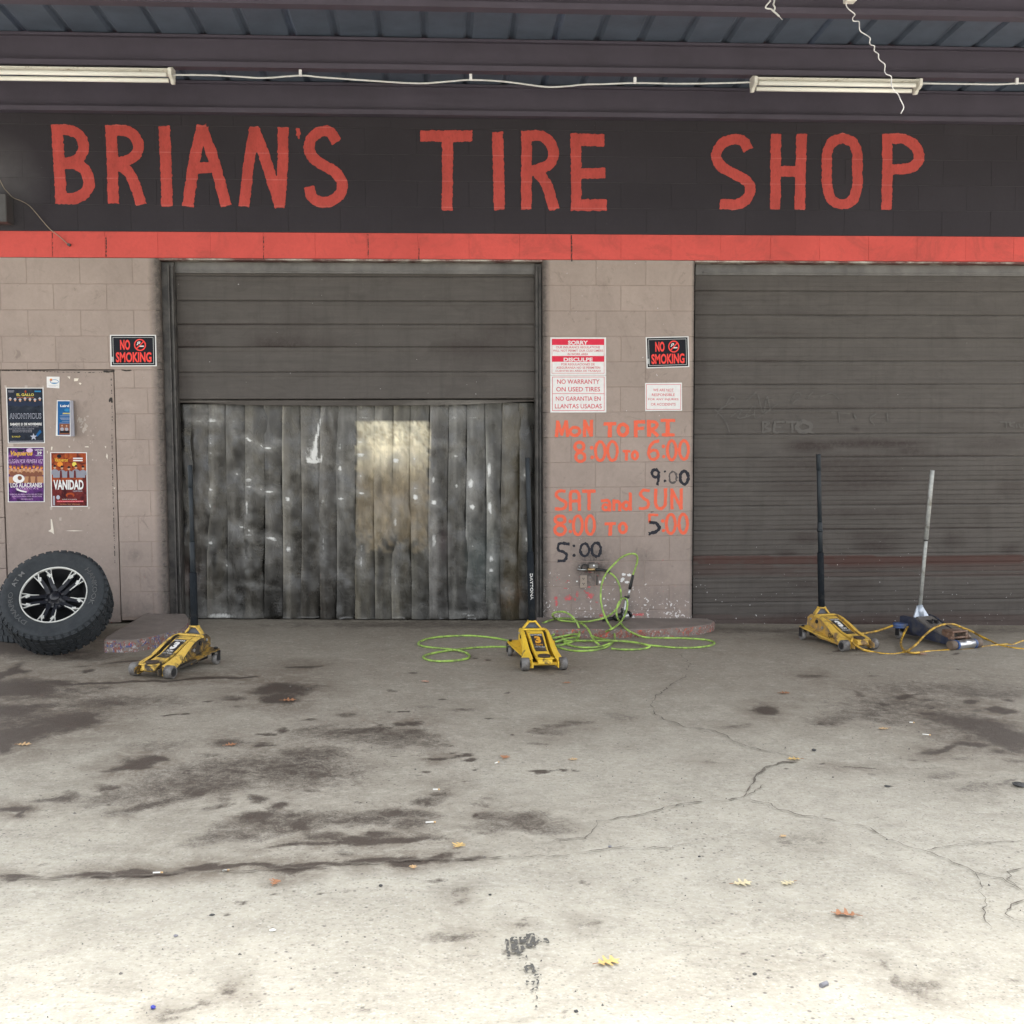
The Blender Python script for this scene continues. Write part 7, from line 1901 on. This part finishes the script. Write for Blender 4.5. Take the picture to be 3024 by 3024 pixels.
# painted over outlet
M['plate_paint'] = simple('taupe_outlet_paint', (0.30, 0.25, 0.21), 0.7, var=0.12)
oc = w6(573, 672, 0)
ot = empty('wall_outlet', tuple(oc), label='painted over double power outlet under the pipe bracket', cat='outlet')
oo = np.array(ot.location)
mb = MB(); a = Vector(w6(502, 545, -.0015) - oo); b = Vector(w6(645, 802, -.010) - oo); mb.box(tuple(a), tuple(b), bev=.0025); mb.build('cover_plate', M['plate_paint'], ot)
for yy in (612, 716):
    mb = MB(); a = Vector(w6(540, yy - 32, -.0105) - oo); b = Vector(w6(606, yy + 32, -.0135) - oo); mb.box(tuple(a), tuple(b), bev=.001); rc = mb.build('receptacle', M['plate_paint'], ot)
    mb = MB()
    for (x, y2) in ((558, yy - 5), (588, yy - 5), (573, yy + 16)):
        a = Vector(w6(x - 6, y2 - 11, -.0137) - oo); b = Vector(w6(x + 6, y2 + 9, -.0146) - oo); mb.box(tuple(a), tuple(b))
    mb.build('slots', M['pit'], rc)
# white paint blobs and soot smudge on the pier
M['red_chip'] = simple('old_red_paint', (0.52, 0.10, 0.11), 0.8, var=0.2, dirt=(0.3, 0.2, 0.18), dirtamt=0.35, dscale=40, obj=False)
M['white_blob'] = simple('white_paint_blob', (0.74, 0.74, 0.74), 0.6, var=0.05)
def wall_blob(cx, cy, rx, ry, mat, seed, nm='paint_blob', rough=.35, y=-0.0022):
    c = 3.0; X, Y = np.meshgrid(np.arange(cx - rx * 1.6, cx + rx * 1.6, c), np.arange(cy - ry * 1.6, cy + ry * 1.6, c))
    Fd = (np.hypot((X - cx) / rx, (Y - cy) / ry) - 1 + (vnoise(X / 12, Y / 12, seed) - .5) * 2 * rough + (vnoise(X / 5, Y / 5, seed + 3) - .5) * rough) * 20
    Fd[0] = Fd[-1] = 9; Fd[:, 0] = Fd[:, -1] = 9
    march(nm, Fd, X[0, 0], Y[0, 0], c, lambda a, b: w6(a, b, y), M[mat], building)
for i, (x, y, rx, ry) in enumerate([(1390, 525, 42, 28), (1505, 540, 46, 28), (1375, 625, 40, 34), (1350, 665, 25, 26), (1460, 685, 46, 26), (910, 682, 22, 28), (437, 672, 18, 16), (1023, 602, 11, 13), (1215, 686, 12, 11), (1100, 920, 11, 14), (1025, 1158, 22, 14), (990, 1020, 14, 18), (1860, 1035, 10, 14), (1830, 1150, 26, 14), (75, 532, 9, 8), (285, 550, 9, 10), (275, 690, 9, 8)]):
    wall_blob(x, y, rx, ry, 'white_blob', i)
for i, (x, y, rx, ry) in enumerate([(265, 1010, 65, 50), (445, 925, 22, 44), (715, 960, 60, 48), (650, 905, 30, 22), (690, 785, 26, 18), (20, 1110, 28, 60), (10, 1010, 30, 30), (395, 1035, 18, 26), (940, 1370, 50, 30), (1700, 1345, 110, 22), (840, 1095, 22, 14)]):
    wall_blob(x, y, rx, ry, 'red_chip', 40 + i, 'red_paint_chip', .7)

# ------------------------------------------------------------------ fallen leaves and litter
for nm, c in dict(leaf_yellow=(.56, .38, .14), leaf_pale=(.56, .49, .31), leaf_orange=(.34, .16, .08), leaf_brown=(.28, .13, .06), leaf_tan=(.55, .36, .18), leaf_pink=(.45, .27, .2)).items():
    M[nm] = simple(nm, c, 0.7, var=0.2, scale=60, bump=0.2)
def leaf(px, py, size_px, mt, rot, label, curl=0.25, seed=0):
    rnd = random.Random(seed)
    g = G(px, py, .004); dep = (g - CAM) @ FWD
    L = size_px / FPX * dep * 0.84
    r = empty('fallen_leaf', (g[0], g[1], g[2]), (0, math.atan(SLOPE), R(rot)), label=label, cat='leaf', group='fallen oak leaves')
    # pin oak outline: stem, narrow waist, pointed lobes in pairs
    half = [(0.0, .02), (.10, .04), (.16, .30), (.22, .38), (.24, .12), (.34, .10), (.42, .50), (.50, .60), (.50, .16), (.60, .12), (.72, .42), (.80, .44), (.76, .12), (.86, .08), (1.0, .0)]
    half = [(x, w * rnd.uniform(.85, 1.1) * .95) for x, w in half]
    V = []; F = []
    def P(x, w, sg):
        z = curl * (0.9 if sg > 0 else 0.35) * (w * w * 1.1 + 0.10 * abs(math.sin(x * 7 + seed))) * L + curl * 0.18 * L * (x - .5) ** 2 + .002
        return ((x - .5) * L * 1.25, sg * w * L, max(z, .0015))
    n = len(half)
    for (x, w) in half: V.append(P(x, 0, 1))
    for sg in (1, -1):
        b = len(V)
        for (x, w) in half: V.append(P(x, w, sg))
        for i in range(n - 1):
            q = (i, i + 1, b + i + 1, b + i)
            F.append(q if sg < 0 else q[::-1])
    o = link_mesh('blade', V, F, M[mt], r)
    md = o.modifiers.new('thick', 'SOLIDIFY'); md.thickness = .0008
    mb = MB(); mb.tube([(-.62 * L - .25 * L, .02 * L, .003), (-.75 * L, 0, .004), (-.6 * L, 0, .004)], .0012, 5); mb.build('stalk', M['leaf_brown'], r)
LV = [(1797, 2841, 72, 'leaf_yellow', 20, 'large yellow oak leaf lying near the bottom of the photo, right of the tire print'),
      (2493, 2702, 72, 'leaf_orange', 160, 'curled orange brown oak leaf on the pale concrete at lower right', .6),
      (2193, 2609, 58, 'leaf_pale', 10, 'pale cream oak leaf, larger of the two pale leaves side by side'),
      (2326, 2609, 44, 'leaf_pale', 200, 'small pale leaf just right of the larger cream leaf'),
      (1355, 2497, 46, 'leaf_yellow', 60, 'yellow leaf just above the long oily crack'),
      (1220, 2561, 28, 'leaf_tan', 100, 'tiny tan leaf just below the long oily crack'),
      (2344, 2242, 40, 'leaf_yellow', 170, 'golden leaf resting on the corner of the zigzag crack'),
      (2313, 2470, 22, 'leaf_tan', 30, 'tiny tan leaf below the branching crack on the right'),
      (2317, 2047, 32, 'leaf_brown', 10, 'dark brown leaf on the concrete left of the grey oil blot'),
      (2609, 2152, 30, 'leaf_tan', 180, 'faded tan leaf beside the large dark stain at right', .12),
      (2726, 1932, 26, 'leaf_pink', 40, 'pinkish leaf touching the yellow hose by the blue jack'),
      (1256, 2013, 28, 'leaf_pink', 120, 'faded pink leaf below the small green hose loop'),
      (1675, 2017, 22, 'leaf_orange', 20, 'small orange leaf on bare concrete below the bright yellow jack'),
      (1492, 2237, 36, 'leaf_orange', 70, 'orange leaf beside a cigarette end in the middle of the concrete', .5),
      (1694, 2243, 24, 'leaf_tan', 15, 'small tan leaf above the two black drips'),
      (854, 2068, 40, 'leaf_orange', 10, 'orange leaf lying on the round black oil puddle'),
      (681, 2200, 34, 'leaf_orange', 30, 'orange leaf on the broad faint stain left of centre'),
      (72, 2199, 38, 'leaf_tan', 5, 'tan leaf at the edge of the big dark stain at far left'),
      (813, 2608, 40, 'leaf_orange', 80, 'folded orange leaf just below the dark crack stain at left', .9)]
for i, l in enumerate(LV):
    leaf(l[0], l[1], l[2], l[3], l[4], l[5], l[6] if len(l) > 6 else .25, i)
M['butt_white'] = simple('white_paper_scrap', (0.72, 0.72, 0.68), 0.7, var=0.1)
M['debris_dark'] = simple('black_rubber_crumb', (0.05, 0.05, 0.05), 0.8, var=0.4)
M['debris_grey'] = simple('grey_rubber_tube', (0.18, 0.18, 0.2), 0.6, var=0.2)
M['wrap_blue'] = simple('blue_foil_wrapper', (0.03, 0.04, 0.32), 0.35, var=0.3)
def butt(px, py, Lpx, ang, label, mt='butt_white', rad=.0042, nm='cigarette_end', cat='cigarette end'):
    rad *= .8; Lpx *= .85; g = G(px, py, rad); dep = (g - CAM) @ FWD; L = Lpx / FPX * dep
    r = empty(nm, tuple(g), (0, math.atan(SLOPE), R(ang)), label=label, cat=cat)
    mb = MB(); mb.tube([(-L / 2, 0, 0), (L * .1, 0.0006, 0), (L / 2, -.0004, 0)], [rad, rad * .92, rad], 9); mb.build('paper' if mt == 'butt_white' else 'rubber', M[mt], r)
    if mt == 'butt_white':
        mb = MB(); mb.tube([(L / 2 - .0005, -.0004, 0), (L * .5 + .008, -.001, 0)], rad * 1.04, 9); mb.build('filter', M['leaf_tan'], r)
butt(1269, 2428, 28, 8, 'white cigarette end on the brown smear left of centre'); butt(463, 2577, 26, 5, 'white cigarette end lying in the oily crack at left')
butt(1466, 2252, 14, 50, 'short white cigarette end beside an orange leaf'); butt(2734, 2169, 22, -25, 'white cigarette end beside the dark stain at right')
butt(2691, 2133, 11, -10, 'tiny white cigarette end just above the dark stain at right'); butt(1286, 2331, 18, 0, 'flattened white cigarette end on the concrete above the brown smear'); butt(664, 2570, 16, 8, 'short white cigarette end at the right part of the oily crack')
butt(2433, 2907, 34, 35, 'short bent piece of grey rubber tube near the bottom right', 'debris_grey', .009, 'rubber_tube_piece', 'rubber piece')
def pebble(px, py, s, label, mt='debris_dark', nm='rubber_crumb', cat='rubber crumb', seed=0, flat=.5):
    rnd = random.Random(seed + int(px)); g = G(px, py); dep = (g - CAM) @ FWD; rr = s / FPX * dep / 2
    V = []; F = []
    n, m = 8, 5
    for j in range(m + 1):
        th = math.pi * j / m
        for i in range(n):
            a = 2 * math.pi * i / n; q = rr * (1 + rnd.uniform(-.2, .2))
            V.append((q * math.sin(th) * math.cos(a), q * math.sin(th) * math.sin(a) * .8, rr * flat + q * math.cos(th) * flat))
    for j in range(m):
        for i in range(n): F.append((j * n + i, (j + 1) * n + i, (j + 1) * n + (i + 1) % n, j * n + (i + 1) % n))
    o = link_mesh(nm, V, F, M[mt]); o.location = (g[0], g[1], g[2]); tag(o, label, cat)
pebble(2228, 2880, 15, 'black rubber crumb at the lower right below the pale leaves'); pebble(1701, 2989, 14, 'black crumb at the very bottom, right of the tire print'); pebble(1124, 2618, 14, 'dark crumb below the long crack, left of centre')
pebble(1447, 2644, 10, 'dark crumb below the long crack near the middle'); pebble(2065, 2531, 9, 'small dark crumb right of the end of the long crack'); pebble(1801, 2503, 12, 'grey crumb sitting on the long crack', 'debris_grey', 'pebble', 'pebble')
pebble(2403, 2218, 14, 'black crumb above the corner of the zigzag crack'); pebble(2620, 2323, 20, 'flat black scrap right of the zigzag crack', flat=.18); pebble(3012, 2322, 46, 'large black rubber scrap at the right edge of the photo', nm='rubber_scrap', cat='rubber scrap', flat=.25)
pebble(519, 2767, 15, 'grey pebble on the pale concrete at lower left', 'debris_grey', 'pebble', 'pebble'); pebble(626, 2703, 16, 'dark scrap on the pale concrete at lower left', flat=.25); pebble(805, 2749, 20, 'round white bit on the pale concrete at lower left', 'butt_white', 'white_bit', 'litter', flat=.3)
pebble(453, 2979, 18, 'crumpled blue wrapper scrap near the bottom left', 'wrap_blue', 'wrapper_scrap', 'litter', flat=.6); pebble(108, 1931, 12, 'small brown stone at the foot of the leaning tire', 'debris_grey', 'pebble', 'pebble', flat=.7)
# uncountable small grit and chips
rg = np.random.RandomState(4)
V = []; F = []
for k in range(900):
    x = rg.uniform(-.8, 8.6); y = -6.4 + 6.1 * rg.rand() ** 1.2; s = rg.uniform(.0012, .0036) * (1 + (rg.rand() < .06))
    z = -SLOPE * x; b = len(V)
    a = rg.rand() * 6
    for i in range(4): V.append((x + s * math.cos(a + i * 1.57) * rg.uniform(.7, 1.4), y + s * math.sin(a + i * 1.57) * rg.uniform(.6, 1.2), z))
    V.append((x, y, z + s * rg.uniform(.4, .8) + .0025))
    F += [(b, b + 1, b + 4), (b + 1, b + 2, b + 4), (b + 2, b + 3, b + 4), (b + 3, b, b + 4)]
gr = link_mesh('grit', V, F, simple('mixed_grit', (0.13, 0.12, 0.11), 0.9, var=0.7, scale=3, obj=False)); tag(gr, 'small dark grit scattered over the concrete', 'grit', kind='stuff')
# rubber tire print on the concrete
def ground_mark(name, F_, x0, y0, c, mat, h=.0065):
    return march(name, F_, x0, y0, c, lambda a, b: tuple(G(a, b, h)), mat, ground)
M['rubber_mark'] = simple('black_rubber_smear', (0.07, 0.068, 0.062), 0.85, var=0.3, scale=80, obj=False)
c = 2.2
x0, x1, y0, y1 = 1480, 1640, 2745, 2985
X, Y = np.meshgrid(np.arange(x0, x1, c), np.arange(y0, y1, c))
Fd = np.full(X.shape, 9.0)
def band(cx, w, ya, yb, lean=.22, thr=.46):
    global Fd
    xx = X - (cx + (Y - 2760) * lean)
    inside = np.maximum(np.abs(xx) - w, np.maximum(ya - Y, Y - yb) / 2)
    nz = (thr - vnoise(X / 6 + Y / 14, Y / 4.2, int(cx))) * 16
    Fd = np.minimum(Fd, np.maximum(inside, nz))
band(1495, 5, 2772, 2832, .12); band(1515, 11, 2766, 2812, .16, .34); band(1542, 11, 2766, 2805, .16, .5); band(1566, 13, 2756, 2800, .1, .42); band(1585, 12, 2768, 2784, .2, .55); band(1610, 8, 2770, 2785, .2, .62)
band(1530, 14, 2810, 2832, .2, .6); band(1515, 16, 2842, 2870, .5, .62); band(1545, 20, 2895, 2925, .2, .66); band(1560, 10, 2925, 2975, .1, .74); band(1540, 24, 2850, 2905, .3, .72)
Fd[0] = Fd[-1] = 9; Fd[:, 0] = Fd[:, -1] = 9
ground_mark('tire_print', Fd, x0, y0, c, M['rubber_mark'])
